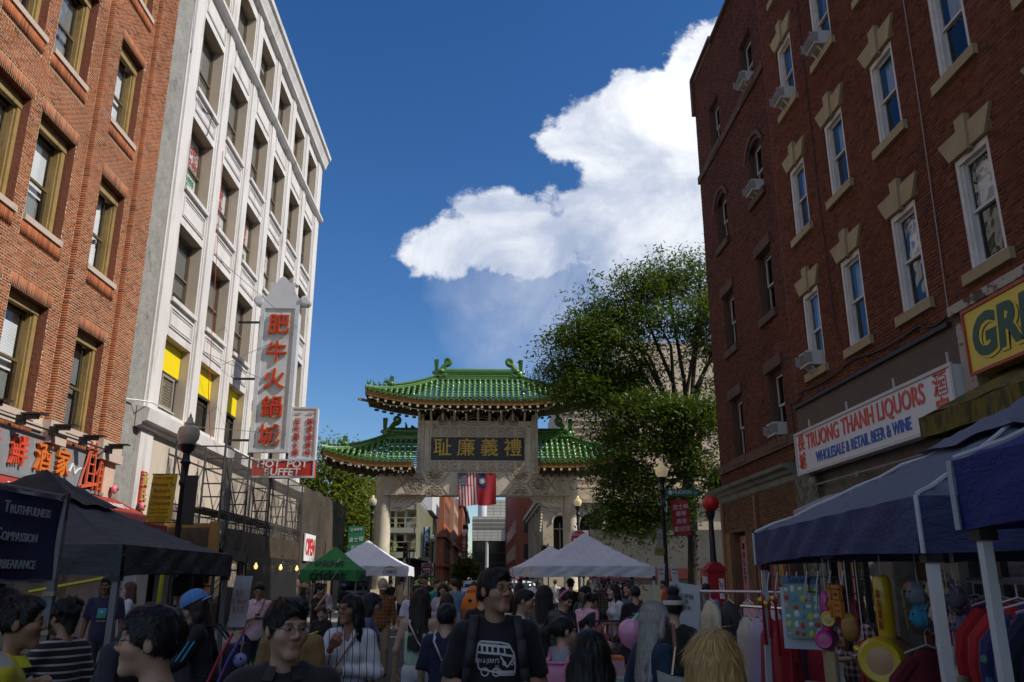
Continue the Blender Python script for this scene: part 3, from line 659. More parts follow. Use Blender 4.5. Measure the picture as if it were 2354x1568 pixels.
def keystone(a,b,z):
 c=(a+b)/2;h=.40
 for poly in([(a-.26,z+h),(a-.02,z+.003),(c-.1,z+.003),(c-.14,z+h)],[(c+.10,z+.003),(b+.02,z+.003),(b+.26,z+h),(c+.14,z+h)]):
  s=MB();s.prism(poly,.06,lambda x,y,zz:FR(x,.002+y,zz));yield s,.06
 s=MB();s.prism([(c-.135,z+h+.16),(c-.098,z-.04),(c+.098,z-.04),(c+.135,z+h+.16)],.1,lambda x,y,zz:FR(x,.002+y,zz));yield s,.1
for a,b,z0,z1 in holesR:holesRb+=[(a-.14,b+.14,z1,z1+.40),(a-.03,b+.03,z1+.4,z1+.4),(a-.15,b+.15,z0-.19,z0)]
lay_bricks(FR,-1,[(8.2,19.38,0.0)],5.76,19.35,holesRb,0.0684,.214,RB,M_BR_R,M_BR_R1,joint=.012)
def window_r(a,b,z0,z1,kind=0):
 f=MB(FR);q=.09;d0,d1=-.13,-.02
 f.box((a+.002,d0,z0),(a+q,d1,z1-.002));f.box((b-q,d0,z0),(b-.002,d1,z1-.002));f.box((a+q,d0,z1-.11),(b-q,d1,z1-.002));f.box((a+q,d0,z0+.002),(b-q,d1,z0+.07))
 f.box((a+q,-.16,z0+.07),(a+q+.05,-.06,z1-.11));f.box((b-q-.05,-.16,z0+.07),(b-q,-.06,z1-.11))
 wn=f.build('window',M_WFRAME,RB);m=z0+(z1-z0)*.5;p,r=a+q+.05,b-q-.05
 s=MB(FR)
 for u,v,d in((z0+.07,m+.02,-.17),(m-.02,z1-.11,-.13)):
  s.box((p,d,u),(p+.04,d+.03,v));s.box((r-.04,d,u),(r,d+.03,v));s.box((p+.04,d,u),(r-.04,d+.03,u+.045));s.box((p+.04,d,v-.045),(r-.04,d+.03,v))
 s.build('sash',plain((.55,.54,.52),.5),wn)
 s=MB(FR);s.add([(p+.04,-.12,m+.02),(r-.04,-.12,m+.02),(r-.04,-.12,z1-.15),(p+.04,-.12,z1-.15)],[(0,1,2,3)]);s.build('pane',M_GLASS,wn)
 s=MB(FR);s.add([(p+.04,-.155,z0+.11),(r-.04,-.155,z0+.11),(r-.04,-.155,m-.02),(p+.04,-.155,m-.02)],[(0,1,2,3)]);s.build('pane',M_GLASSD,wn)
 lo=m+.05 if kind!=2 else z0+.1
 s=MB(FR);s.grid(lambda u,v:(p+(r-p)*u,-.26+(.02*math.sin(u*30)if kind==1 else 0),lo+(z1-.1-lo)*v),20,1);s.build('blind',(blind_mat('pale_blind_slats',(.50,.52,.54)),plain((.42,.44,.48),.8,.5,scale=1.2),mat('taupe_blind',(.16,.15,.14),.8,.3))[kind],wn)
 s=MB(FR);s.box((a-.15,-.1,z0-.185),(b+.15,.085,z0-.004));s.build('sill',M_SAND,wn)
 for s,d in keystone(a,b,z1):s.build('lintel_stone',M_SAND,wn)
 return wn
protoR={}
for i,(a,b)in enumerate(colsR):
 for j,(z0,z1)in enumerate(rowsR):
  k=((i*3+j)%3,round(z1-z0,1))
  if k not in protoR:protoR[k]=(window_r(a,b,z0,z1,k[0]),a,z0)
  else:w0,pa,pz=protoR[k];copy_tree(w0,(0,a-pa,z0-pz),parent=RB)
DB=thing('corner_brick_house',(XR,23,0),'soot stained narrow brick corner house with brownstone sills and green grey cornice','building')
colsD=[(20.28,21.36),(23.7,24.8)]
rowsD=[(5.25,7.08),(8.62,10.45),(12.15,13.85),(15.65,17.35)]
holesD=[(a,b,z0,z1)for a,b in colsD for z0,z1 in rowsD]
TOPD=lambda a:19.5
w=MB(FR);wall(w,19.402,26.45,4.45,19.4,holesD,-.05,.3)
w.add([(26.45,-.05,0),(26.45,-4,0),(26.45,-4,19.4),(26.45,-.05,19.4)],[(0,1,2,3)]);w.add([(19.4,-.05,19.4),(26.45,-.05,19.4),(26.45,-4,19.4),(19.4,-4,19.4)],[(0,1,2,3)])
w.add([(19.4,-4,0),(26.45,-4,0),(26.45,-4,19.4),(19.4,-4,19.4)],[(0,1,2,3)]);w.build('wall',mat('dark_mortar',(.12,.075,.05),.95,.3,20),DB)
w=MB(FR);w.add([(19.5,-1.1,4.6),(26.3,-1.1,4.6),(26.3,-1.1,19),(19.5,-1.1,19)],[(0,1,2,3)]);w.build('interior',M_DARK,DB)
hD=list(holesD)
for a,b,z0,z1 in holesD:hD+=[(a-.12,b+.12,z0-.22,z0)]+([(a-.12,b+.12,z1,z1+.3)]if z1<11 else[])
lay_bricks(FR,-1,[(19.42,26.46,-.05)],4.5,19.4,hD,0.0684,.214,DB,M_BR_D,M_BR_D1,joint=.012)
s=MB(FR)
for a0,a1,z in((19.42,21.7,19.5),(21.72,23.9,19.42),(23.92,26.5,19.6)):
 s.box((a0,-.35,19.41),(a1,-.02,z));s.box((a0,-.4,z+.003),(a1,.06,z+.12))
s.build('parapet',M_BROWNST,DB)
for z,q in((15.36,15.62),(4.95,5.22)):s=MB(FR);s.box((19.42,-.045,z),(26.47,.03,q));s.build('string_course',M_BROWNST,DB)
s=MB(FR);s.box((26.35,-.2,18.2),(26.6,.05,19.7));s.build('corner_corbel',M_BROWNST,DB)
def window_d(a,b,z0,z1,arch):
 f=MB(FR);f.box((a+.002,-.32,z0),(a+.11,-.2,z1));f.box((b-.11,-.32,z0),(b-.002,-.2,z1));f.box((a+.11,-.32,z1-.12),(b-.11,-.2,z1-.002));f.box((a+.11,-.32,z0+.002),(b-.11,-.2,z0+.06))
 if arch:
  c=(a+b)/2;r=(b-a)/2;pts=[(a,z1-.3)]+[(c-r*math.cos(math.pi*i/10),z1-.3+.3*math.sin(math.pi*i/10))for i in range(11)]+[(b,z1+.0),(a,z1+.0)]
  for i in range(10):
   p,q=pts[1+i],pts[2+i]
   f.add([(p[0],-.06,p[1]),(q[0],-.06,q[1]),(q[0],-.06,z1),(p[0],-.06,z1)],[(0,1,2,3)])
 wn=f.build('window',mat('dark_wood_frame',(.06,.04,.03),.6),DB);m=(z0+z1)/2;p,r=a+.11,b-.11
 s=MB(FR)
 for u,v,d in((z0+.06,m+.02,-.31),(m-.02,z1-.12,-.27)):
  s.box((p,d,u),(p+.05,d+.03,v));s.box((r-.05,d,u),(r,d+.03,v));s.box((p+.05,d,u),(r-.05,d+.03,u+.045));s.box((p+.05,d,v-.045),(r-.05,d+.03,v))
 s.build('sash',plain((.5,.49,.46),.5),wn)
 for u,v,d,mm in((m+.03,z1-.16,-.26,M_GLASS),(z0+.1,m-.03,-.3,M_GLASSD)):
  s=MB(FR);s.add([(p+.05,d,u),(r-.05,d,u),(r-.05,d,v),(p+.05,d,v)],[(0,1,2,3)]);s.build('pane',mm,wn)
 s=MB(FR);s.add([(p,-.4,m),(r,-.4,m),(r,-.4,z1),(p,-.4,z1)],[(0,1,2,3)]);s.build('blind',plain((.3,.3,.29),.8,.3),wn)
 s=MB(FR);s.box((a-.12,-.2,z0-.215),(b+.12,.05,z0-.004));s.build('sill',M_BROWNST,wn)
 if z1<11:s=MB(FR);s.box((a-.12,-.2,z1+.004),(b+.12,.02,z1+.3));s.build('lintel_stone',M_BROWNST,wn)
 else:
  s=MB(FR);c=(a+b)/2;r=(b-a)/2
  if arch:
   for i in range(8):
    t0,t1=(math.pi*(.14+.72*k/8)for k in(i,i+1));P=lambda t,R:(c-R*1.5*math.cos(t)*.75,z1-.75+R*math.sin(t)*1.2)
    s.add([(*P(t0,r+.2),.0)[:1]+(.02,)+(P(t0,r+.2)[1],),(P(t1,r+.2)[0],.02,P(t1,r+.2)[1]),(P(t1,r+.3)[0],.02,P(t1,r+.3)[1]),(P(t0,r+.3)[0],.02,P(t0,r+.3)[1])],[(0,1,2,3)])
   s.build('hood_mould',M_BROWNST,wn)
 return wn
protoD={}
for a,b in colsD:
 for j,(z0,z1)in enumerate(rowsD):
  k=(j==2,round(z1-z0,2))
  if k not in protoD:protoD[k]=(window_d(a,b,z0,z1,j==2),a,z0)
  else:w0,pa,pz=protoD[k];copy_tree(w0,(0,a-pa,z0-pz),parent=DB)
M_COPPER=mat('grey_green_paint',(0.19,0.20,0.16),.7,.35,2,col2=(.10,.09,.065),c2=(.5,.7),c2scale=1.2)
s=MB(FR);prof=[(4.03,0),(4.08,.05),(4.2,.07),(4.24,.16),(4.32,.2),(4.36,.34),(4.45,.38),(4.5,.02)]
for(z,d),(z2,d2)in zip(prof,prof[1:]):s.add([(19.75,d,z),(26.5+d,d,z),(26.5+d2,d2,z2),(19.75,d2,z2)],[(0,1,2,3)])
for a in(19.75,26.5):s.add([(a+(d if a>20 else 0),d,z)for z,d in prof],[tuple(range(len(prof)))])
s.build('cornice',M_COPPER,DB)
w=MB(FR);wall(w,19.7,26.45,.1,4.03,[(21.3,23.6,.1,3.1),(24.3,25.6,.1,3.1),(19.9,20.9,.1,3.1)],-.02,.8)
w.build('shopfront',mat('rusty_old_brick',(.19,.10,.055),.9,.4,2.5,bump=.02,bscale=25,col2=(.10,.07,.045),c2=(.45,.65),c2scale=1.5),DB)
mo=mat('rusty_old_brick',(0,0,0));lay_bricks(FR,-1,[(19.9,22.9,-.01),(23.1,26.2,-.01)],3.2,4.02,[],0.0684,.214,DB,brick_mat('mossy_brick',[(.12,.07,.045),(.21,.11,.06),(.17,.09,.055),(.24,.14,.08)]),M_BR_D1,nsingle=0)
s=MB(FR);s.box((22.92,-.01,.1),(23.08,.08,4.0));s.box((26.2,-.01,.1),(26.46,.06,4.0));s.box((25.7,-.01,.1),(26.19,.03,3.1));s.build('pier',mat('orange_brown_pier',(.24,.13,.06),.85,.3,2),DB)
s=MB(FR);s.box((24.9,-.75,.1),(25.58,-.25,3.0));pk=s.build('pink_panel',plain((.42,.2,.24),.6),DB)
s=MB();s.text('M\nO\nL\nL\nY\n \nT\nE\nA',.26,face_frame((XR+.24,25.28,1.72),(0,-1,0)),.01,.01,leading=.92);s.build('lettering',plain((.03,.02,.02),.5),pk)
s=MB(FR);s.box((21.4,-.5,.1),(23.5,-.4,2.9));s.build('door_panel',plain((.36,.17,.2),.6),DB)
s=MB(FR);s.box((21.9,-.39,1.6),(23.1,-.38,3.05));s.build('plywood',mat('plywood',(.42,.26,.09),.7,.3,2,stretch=(1,.4,3)),DB)
w=MB(FR);wall(w,-14,19.4,.1,4.15,[(2.5,6.0,.8,3.0),(7.0,10.2,.85,3.1),(11.0,13.4,.85,3.1),(14.4,15.6,.1,3.0),(16.3,19.0,.5,3.0)],-.02,.4)
w.build('shopfront',mat('grey_concrete_shopfront',(.17,.155,.13),.9,.3,2,col2=(.1,.09,.075),c2scale=1),RB)
w=MB(FR);w.box((-14,-.05,4.15),(19.4,.02,5.7));w.build('fascia_board',mat('brown_fascia',(.085,.055,.032),.6,.25,1.5),RB)
w=MB(FR);w.box((12.5,.022,5.70),(19.4,.1,5.78));w.build('fascia_cap',plain((.03,.028,.03),.6),RB)
w=MB(FR);w.box((18.4,-.02,.1),(19.69,.1,4.1));w.build('pier',mat('peeling_green_paint',(.16,.17,.13),.8,.5,4,col2=(.07,.06,.045),c2=(.45,.6),c2scale=5),RB)
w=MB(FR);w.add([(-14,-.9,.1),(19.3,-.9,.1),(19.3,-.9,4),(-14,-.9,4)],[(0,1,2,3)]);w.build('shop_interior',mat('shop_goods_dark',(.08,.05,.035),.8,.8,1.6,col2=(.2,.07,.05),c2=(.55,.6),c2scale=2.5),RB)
for a,b in((7.0,10.2),(11.0,13.4),(16.3,19.0),(2.5,6.0)):
 s=MB(FR);n=3
 for i in range(n+1):u=a+(b-a-.08)*i/n;s.box((u,-.3,.86),(u+.08,-.18,2.99))
 s.box((a,-.31,.8),(b,-.17,.9));s.box((a,-.31,2.92),(b,-.17,3.0));wn=s.build('shop_window',plain((.03,.03,.03),.4),RB)
 s=MB(FR);s.add([(a,-.24,.9),(b,-.24,.9),(b,-.24,2.92),(a,-.24,2.92)],[(0,1,2,3)]);s.build('pane',M_GLASS,wn)
s=MB(FR);s.box((7.0,-.34,2.3),(10.2,-.32,2.9));s.build('blind',plain((.25,.27,.3),.7),RB)
t=thing('window_poster',(XR,8.7,1.2),'navy campaign poster with white lettering taped under shop window','poster')
s=MB(FR);s.box((8.3,-.018,.35),(8.95,-.008,1.0));s.build('sheet',plain((.03,.035,.10),.5),t)
s=MB();s.text('MICHELLE WU\nBOSTON\n麗為\n為波士頓市',.115,face_frame((XR-.002,8.62,.68),(0,-1,0)),.006,.01);s.build('lettering',plain((.6,.6,.62),.5),t)
t=thing('window_poster',(XR,9.4,1.2),'pale blue handwritten poster taped under shop window','poster')
s=MB(FR);s.box((9.1,-.018,.4),(9.6,-.008,1.05));s.build('sheet',plain((.3,.42,.47),.5),t)
s=MB();s.text('GOOD DAY\nTEXT HELLO',.08,face_frame((XR-.002,9.35,.85),(0,-1,0)),.006,.0);s.build('lettering',plain((.03,.03,.04),.5),t)
LS=thing('liquor_sign',(XR-.3,16,4.6),'long white liquor shop lightbox with red and blue lettering','sign')
s=MB(FR);s.box((12.14,.06,4.05),(18.8,.34,4.97));s.build('box',mat('white_acrylic',(.64,.65,.66),.35,.06,1,spec=.5),LS)
s=MB(FR)
for p,q in(((12.11,.34,4.02),(18.83,.37,4.08)),((12.11,.34,4.94),(18.83,.37,5.0)),((12.11,.34,4.083),(12.17,.37,4.937)),((18.77,.34,4.083),(18.83,.37,4.937))):s.box(p,q)
for a in(12.4,14.2,16.2,18.2):s.box((a,.2,5.0),(a+.03,.23,5.24))
s.build('frame',plain((.5,.5,.48),.4),LS)
FS=lambda a,z:face_frame((XR-.343,a,z),(0,-1,0))
RED,BLUE=plain((.58,.055,.03),.4),plain((.03,.105,.40),.4)
for tx,a,z,sz,bo,wd,m in(('TRUONG THANH LIQUORS',15.58,4.69,.48,.012,.86,RED),('WHOLESALE & RETAIL BEER & WINE',15.62,4.29,.32,.012,.80,BLUE),('長',18.48,4.72,.40,.02,1,RED),('城',18.48,4.30,.40,.02,1,RED),('酒',12.52,4.72,.42,.02,1,RED),('家',12.52,4.30,.40,.02,1,RED)):
 s=MB();s.text(tx,sz,FS(a,z),.012,bo,wid=wd);s.build('lettering',m,LS)
YS=thing('yellow_shop_sign',(XR-.3,10,5.3),'large yellow shop sign with dark green outlined lettering','sign')
s=MB(FR);s.box((4.6,.1,4.66),(11.6,.36,5.63));s.build('box',mat('yellow_acrylic',(.66,.50,.035),.4,.12,1.2),YS)
s=MB(FR)
for p,q in(((4.57,.36,4.64),(11.63,.385,4.69)),((4.57,.36,5.60),(11.63,.385,5.65)),((11.59,.36,4.693),(11.63,.385,5.597))):s.box(p,q)
s.build('frame',plain((.35,.05,.04),.5),YS)
for off,m,d,bo in((-.05,plain((.03,.09,.05),.5),.004,.05),(-.035,plain((.66,.50,.04),.5),.008,.055),(0,plain((.018,.075,.045),.5),.014,.04)):
 s=MB();s.text('GREAT',.82,face_frame((XR-.363,10.2+off*1.2,5.13+off),(0,-1,0)),d,bo,shear=.12);s.build('lettering',m,YS)
s=MB(FR);s.box((-6,.0,5.72),(12.1,.3,5.87));s.box((11.75,.02,4.4),(12.1,.2,5.719));s.build('sign_surround',mat('peeling_white_paint',(.42,.38,.31),.9,.3,3,col2=(.09,.07,.05),c2=(.5,.58),c2scale=3),RB)
MA=thing('mossy_awning',(XR,10,4.5),'old mossy yellow green canvas awning under the yellow shop sign','awning')
s=MB(FR);s.grid(lambda u,v:(-2+13.6*u+.1*v,.05+1.15*v,4.62-.60*v+.02*math.sin(u*60)),60,6);s.grid(lambda u,v:(-2+13.7*u,1.2+.02*math.sin(u*90),4.02-.30*v),90,2);s.add([(11.6,.05,4.62),(11.7,1.2,4.02),(11.7,1.2,3.72),(11.6,.05,3.72)],[(0,1,2,3)])
s.build('canvas',mat('mossy_canvas',(.16,.12,.018),.9,.5,3,bump=.01,bscale=20,col2=(.055,.055,.02),c2=(.42,.6),c2scale=5,stretch=(1,1,.4)),MA)
M_ACW=mat('air_conditioner_paint',(.56,.54,.50),.5,.1,3)
def aircon(a,z,wd,label,D0=0.0):
 t=thing('air_conditioner',FR(a,D0+.2,z),label,'air conditioner','window air conditioners on the brick blocks')
 h,dp=.33,.30;s=MB(FR);s.box((a-wd/2,D0-.1,z),(a+wd/2,D0+dp,z+h));s.build('casing',M_ACW,t)
 s=MB(FR);s.box((a-wd/2+.04,D0+dp+.002,z+.04),(a+wd/2-.04,D0+dp+.006,z+h-.04));gr=s.build('grille',plain((.1,.095,.085),.7),t)
 s=MB(FR)
 for i in range(8):s.box((a-wd/2+.04,D0+dp+.007,z+.05+i*.033),(a+wd/2-.04,D0+dp+.016,z+.062+i*.033))
 for q in(0,1):s.box((a-wd/2-.006 if q==0 else a+wd/2+.001,D0+.2,z+.05),(a-wd/2-.001 if q==0 else a+wd/2+.006,D0+.4,z+h-.05))
 s.build('slat',plain((.3,.29,.27),.6),gr)
 for q in(-.15,.15):s=MB(FR);s.bar((a+q,D0+.02,z-.22),(a+q,D0+dp-.1,z-.01),.03);s.build('bracket',plain((.5,.48,.45),.5),t)
c=17.95
for a,z,wd,l,d in((c,6.42,.52,'window air conditioner just above the brown fascia of the liquor shop',0),(c,13.3,.50,'white window air conditioner in third floor sash of column nearest corner house',0),(15.78,13.3,.50,'white window air conditioner high up in second column from corner house',0),(20.82,5.3,.54,'beige air conditioner in lowest window of corner house above the cornice',-.1),(20.82,12.2,.54,'air conditioner on wooden blocks in arched window of corner house',-.1),(20.82,15.7,.54,'white air conditioner in top floor window of corner house',-.1)):
 aircon(a,z,wd,l,d)
wire([FR(7,.1,5.95),FR(12.5,.05,5.9),FR(13.4,.05,6.0),FR(16,.06,6.1),FR(18.8,.05,6.05),FR(19.6,.06,5.9),FR(19.55,.06,4.8),FR(19.8,.1,4.5)],.10,.02,'cable','black cable drooping along brick wall above brown fascia')
wire([FR(12.35,.03,18),FR(12.4,.03,10),FR(12.5,.03,6)],.0,.012,'cable','thin pale conduit running straight up the brick wall',(.35,.25,.2))
wire([FR(16.75,.03,20),FR(16.8,.03,10),FR(16.7,.04,7),FR(16.5,.04,6.5)],.02,.012,'cable','thin dark cable running straight up the brick wall')
s=MB(FR);s.tube([(9,.25,3.75),(18.2,.25,3.75)],.022,6)
for a in(10,13,16):s.tube([(a,.0,3.75),(a,.25,3.75)],.02,6);s.lathe((a,.25,3.70),[(.03,-.03),(.05,0),(.05,.08),(0,.1)],8)
s.build('awning_pipe',plain((.25,.24,.2),.5),RB)
t=thing('alarm_bell',FR(18.3,.2,3.85),'round beige alarm horn on the fascia left end under the liquor sign','alarm');s=MB(FR);s.ball((18.3,.22,3.85),(.12,.1,.12),12);s.build('housing',plain((.3,.23,.17),.5),t)
s=MB(FR);s.box((18.26,.0,3.81),(18.34,.16,3.89));s.build('bracket',plain((.15,.1,.08),.5),t)
s=MB(FR);s.add([(11.6,.3,3.45),(17.6,.3,3.45),(17.6,1.0,3.15),(11.6,1.0,3.15),(11.6,1.0,2.95),(17.6,1.0,2.95)],[(0,1,2,3),(3,2,5,4)]);s.build('shop_canopy',plain((.3,.31,.33),.6),RB)
# ================================================================ the paifang gate
M_GST=mat('gate_limestone',(0.60,0.53,0.41),.8,.22,1.4,bump=.01,bscale=25,col2=(0.33,0.29,0.22),c2=(.52,.75),c2scale=1.1)
M_CARV=mat('dark_stone_carving',(0.42,0.35,0.25),.85,.3,5,col2=(.24,.2,.14),c2=(.5,.7),c2scale=4)  # darker than the gate stone so the carved lines stand out
M_GREEN=mat('green_glazed_tile',(0.06,0.155,0.026),.30,.35,2.2,bump=.004,bscale=20,rand=.3,col2=(.04,.12,.03),c2=(.55,.75),c2scale=3,spec=.5,coat=.2)
M_ORANGE=mat('ochre_eave_board',(0.24,0.115,0.022),.6,.25,2)
M_BEAMBR=mat('dark_brown_timber',(0.085,0.04,0.018),.7,.3,3)
M_RAFT=mat('cream_rafter_paint',(0.52,0.47,0.36),.7,.2,6)
GX=-.4
GT=thing('paifang_gate',(GX,45,0),'Chinese paifang gate with green glazed tile roofs and gold characters across the street','gate')
def gp(name,mb,m,**k):return mb.build(name,m,GT,**k)
for sx in(-1,1):
 s=MB();s.lathe((GX+sx*5.05,45,0),[(.44,1.2),(.43,1.3),(.42,7.0),(.46,7.1),(.46,7.28)],28);gp('column',s,M_GST,smooth=True)
 s=MB();s.box((GX+sx*5.05-.62,44.1,.03),(GX+sx*5.05+.62,45.9,.95));s.box((GX+sx*5.05-.54,44.3,.953),(GX+sx*5.05+.54,45.7,1.2));ped=gp('pedestal',s,M_GST)
 s=MB();c=(GX+sx*5.05,43.95,.5)
 for i in range(5):s.lathe((c[0]+.22*math.cos(i*1.256),44.1,.5+.22*math.sin(i*1.256)),[(.13,-.03),(.13,.03),(.05,.06),(.0,.06)],10,axis='y')
 s.build('carving',M_GST,ped)
 s=MB();P=[(0,5.22),(.75,5.24),(.85,5.45),(1.05,5.5),(1.2,5.68),(1.6,5.72),(1.85,6.035),(0,6.035)]
 P=[(GX+sx*(4.65-x),z)for x,z in P];s.prism(P if sx>0 else P[::-1],.5,lambda x,y,z:(x,44.75+y,z));br=gp('corner_bracket',s,M_GST)
 s=MB()
 for i in range(5):
  x=4.45-i*.34;s.tube([(GX+sx*(x+.12*math.cos(t/3)),44.74,5.8+.12*math.sin(t/3))for t in range(0,16)],.022,5)
 s.tube([(GX+sx*4.5,44.74,5.33),(GX+sx*4.0,44.74,5.33),(GX+sx*4.0,44.74,5.42),(GX+sx*4.5,44.74,5.42),(GX+sx*4.5,44.74,5.33)],.02,5);s.build('carving',M_CARV,br)
s=MB();s.box((GX-4.96,44.45,6.04),(GX+4.96,45.55,7.262));gp('beam',s,M_GST)
def rosette(mb,x,z,R,y,half=0):
 mb.lathe((x,y,z),[(R*.16,-.02),(R*.16,.02),(R*.08,.035),(0,.035)],8,axis='y')
 for i in range(12):
  t=math.pi*2*i/12
  if half==1 and math.sin(t)<-.1 or half==-1 and math.sin(t)>.1:continue
  for rr,q in((.38,.15),(.7,.19)):
   cx,cz=x+R*rr*math.cos(t),z+R*rr*math.sin(t)
   mb.tube([(cx+R*q*math.cos(a/2),y-.006,cz+R*q*math.sin(a/2))for a in range(0,12)],R*.06,5)
def hexa(mb,x,z,R,y,w=1.0):
 pts=[(x+w*R*math.cos(math.pi/3*i),z+R*math.sin(math.pi/3*i))for i in range(7)]
 for p,q in zip(pts,pts[1:]):mb.bar((p[0],y,p[1]),(q[0],y,q[1]),.05,.08)
s=MB();Y0=44.45
for sx in(-1,1):
 hexa(s,GX+sx*3.35,6.65,.62,Y0,1.0);rosette(s,GX+sx*3.35,6.65,.52,Y0)
 rosette(s,GX+sx*2.3,7.2,.5,Y0,-1);rosette(s,GX+sx*2.3,6.1,.5,Y0,1)
 for p,q in(((2.75,6.65),(2.0,6.65)),((2.0,6.65),(1.55,7.22)),((2.0,6.65),(1.55,6.08)),((4.0,6.65),(4.4,7.2)),((4.0,6.65),(4.4,6.1)),((3.66,7.18),(4.2,7.2)),((3.66,6.12),(4.2,6.1))):s.bar((GX+sx*p[0],Y0,p[1]),(GX+sx*q[0],Y0,q[1]),.05,.08)
 for k in range(3):s.bar((GX+sx*(4.55-k*.1+.2),Y0,7.2),(GX+sx*(4.25-k*.1+.2),Y0,6.65),.03,.02);s.bar((GX+sx*(4.55-k*.1+.2),Y0,6.1),(GX+sx*(4.25-k*.1+.2),Y0,6.65),.03,.02)
s.tube([(GX+1.0*math.cos(t/5),Y0,6.65+.42*math.sin(t/5)*abs(math.cos(t/2.5))**.2)for t in range(32)],.03,5)
gp('carving',s,M_CARV)
s=MB();s.box((GX-3.28,44.55,7.265),(GX+3.28,45.45,10.6));gp('panel',s,M_GST)
for sx in(-1,1):
 s=MB();s.box((GX+sx*3.12-.17,44.49,7.27),(GX+sx*3.12+.17,44.549,10.45));st=gp('pilaster',s,M_GST)
 s=MB();z=7.5
 while z<10.4:
  x=GX+sx*3.12
  for p,q in(((-.14,0),(0,.19)),((0,.19),(.14,0)),((.14,0),(0,-.19)),((0,-.19),(-.14,0))):s.bar((x+p[0],44.487,z+p[1]),(x+q[0],44.487,z+q[1]),.025,.02)
  s.lathe((x,44.487,z),[(.05,-.01),(.05,.02),(0,.02)],6,axis='y');z+=.4
 s.build('carving',M_CARV,st)
 s=MB();s.box((GX+sx*2.78-.12,44.52,7.3),(GX+sx*2.78+.12,44.549,9.8));gp('pilaster',s,M_GST)
def key_band(z0,z1):
 n=5;w=5.1/n
 for i in range(n):
  x0=GX-2.55+i*w;s=MB();s.box((x0+.006,44.505,z0),(x0+w-.006,44.549,z1));b=gp('frieze_panel',s,M_GST)
  s=MB();h=z1-z0;cx,cz=x0+w/2,(z0+z1)/2;a=h*.34
  for m in(-1,1):
   pts=[(m*.02,a),(m*.42,a),(m*.42,-a),(m*.12,-a),(m*.12,a*.3),(m*.28,a*.3),(m*.28,-a*.35)]
   for p,q in zip(pts,pts[1:]):s.bar((cx+p[0],44.50,cz+m*p[1]),(cx+q[0],44.50,cz+m*q[1]),.04,.07)
  s.build('carving',M_CARV,b)
key_band(9.19,9.78);key_band(7.34,7.90)
s=MB()
for sx in(-1,1):hexa(s,GX+sx*1.95,10.12,.3,44.54);rosette(s,GX+sx*1.95,10.12,.27,44.54);hexa(s,GX+sx*1.3,10.12,.26,44.54,.9);rosette(s,GX+sx*1.3,10.12,.2,44.54)
s.tube([(GX+.55*math.cos(t/5)*1.2,44.54,10.12+.14*math.sin(t/5))for t in range(33)],.03,5);s.tube([(GX+.95*math.cos(t/5),44.54,10.12+.27*math.sin(t/5))for t in range(33)],.03,5)
gp('carving',s,M_CARV)
M_MARB=mat('dark_green_marble',(0.018,0.016,0.010),.35,.6,6,col2=(.06,.05,.03),c2=(.62,.74),c2scale=5,spec=.5)
for i,ch in enumerate('耻廉義禮'):
 x0=GX-2.55+i*1.275;s=MB();s.box((x0+.008,44.5,7.925),(x0+1.267,44.549,9.165));b=gp('plaque',s,M_MARB)
 s=MB();s.text(ch,1.02,face_frame((x0+.64,44.497,8.55),(1,0,0)),.05,.008);s.build('lettering',plain((0.62,0.40,0.06),.4,.1),b)
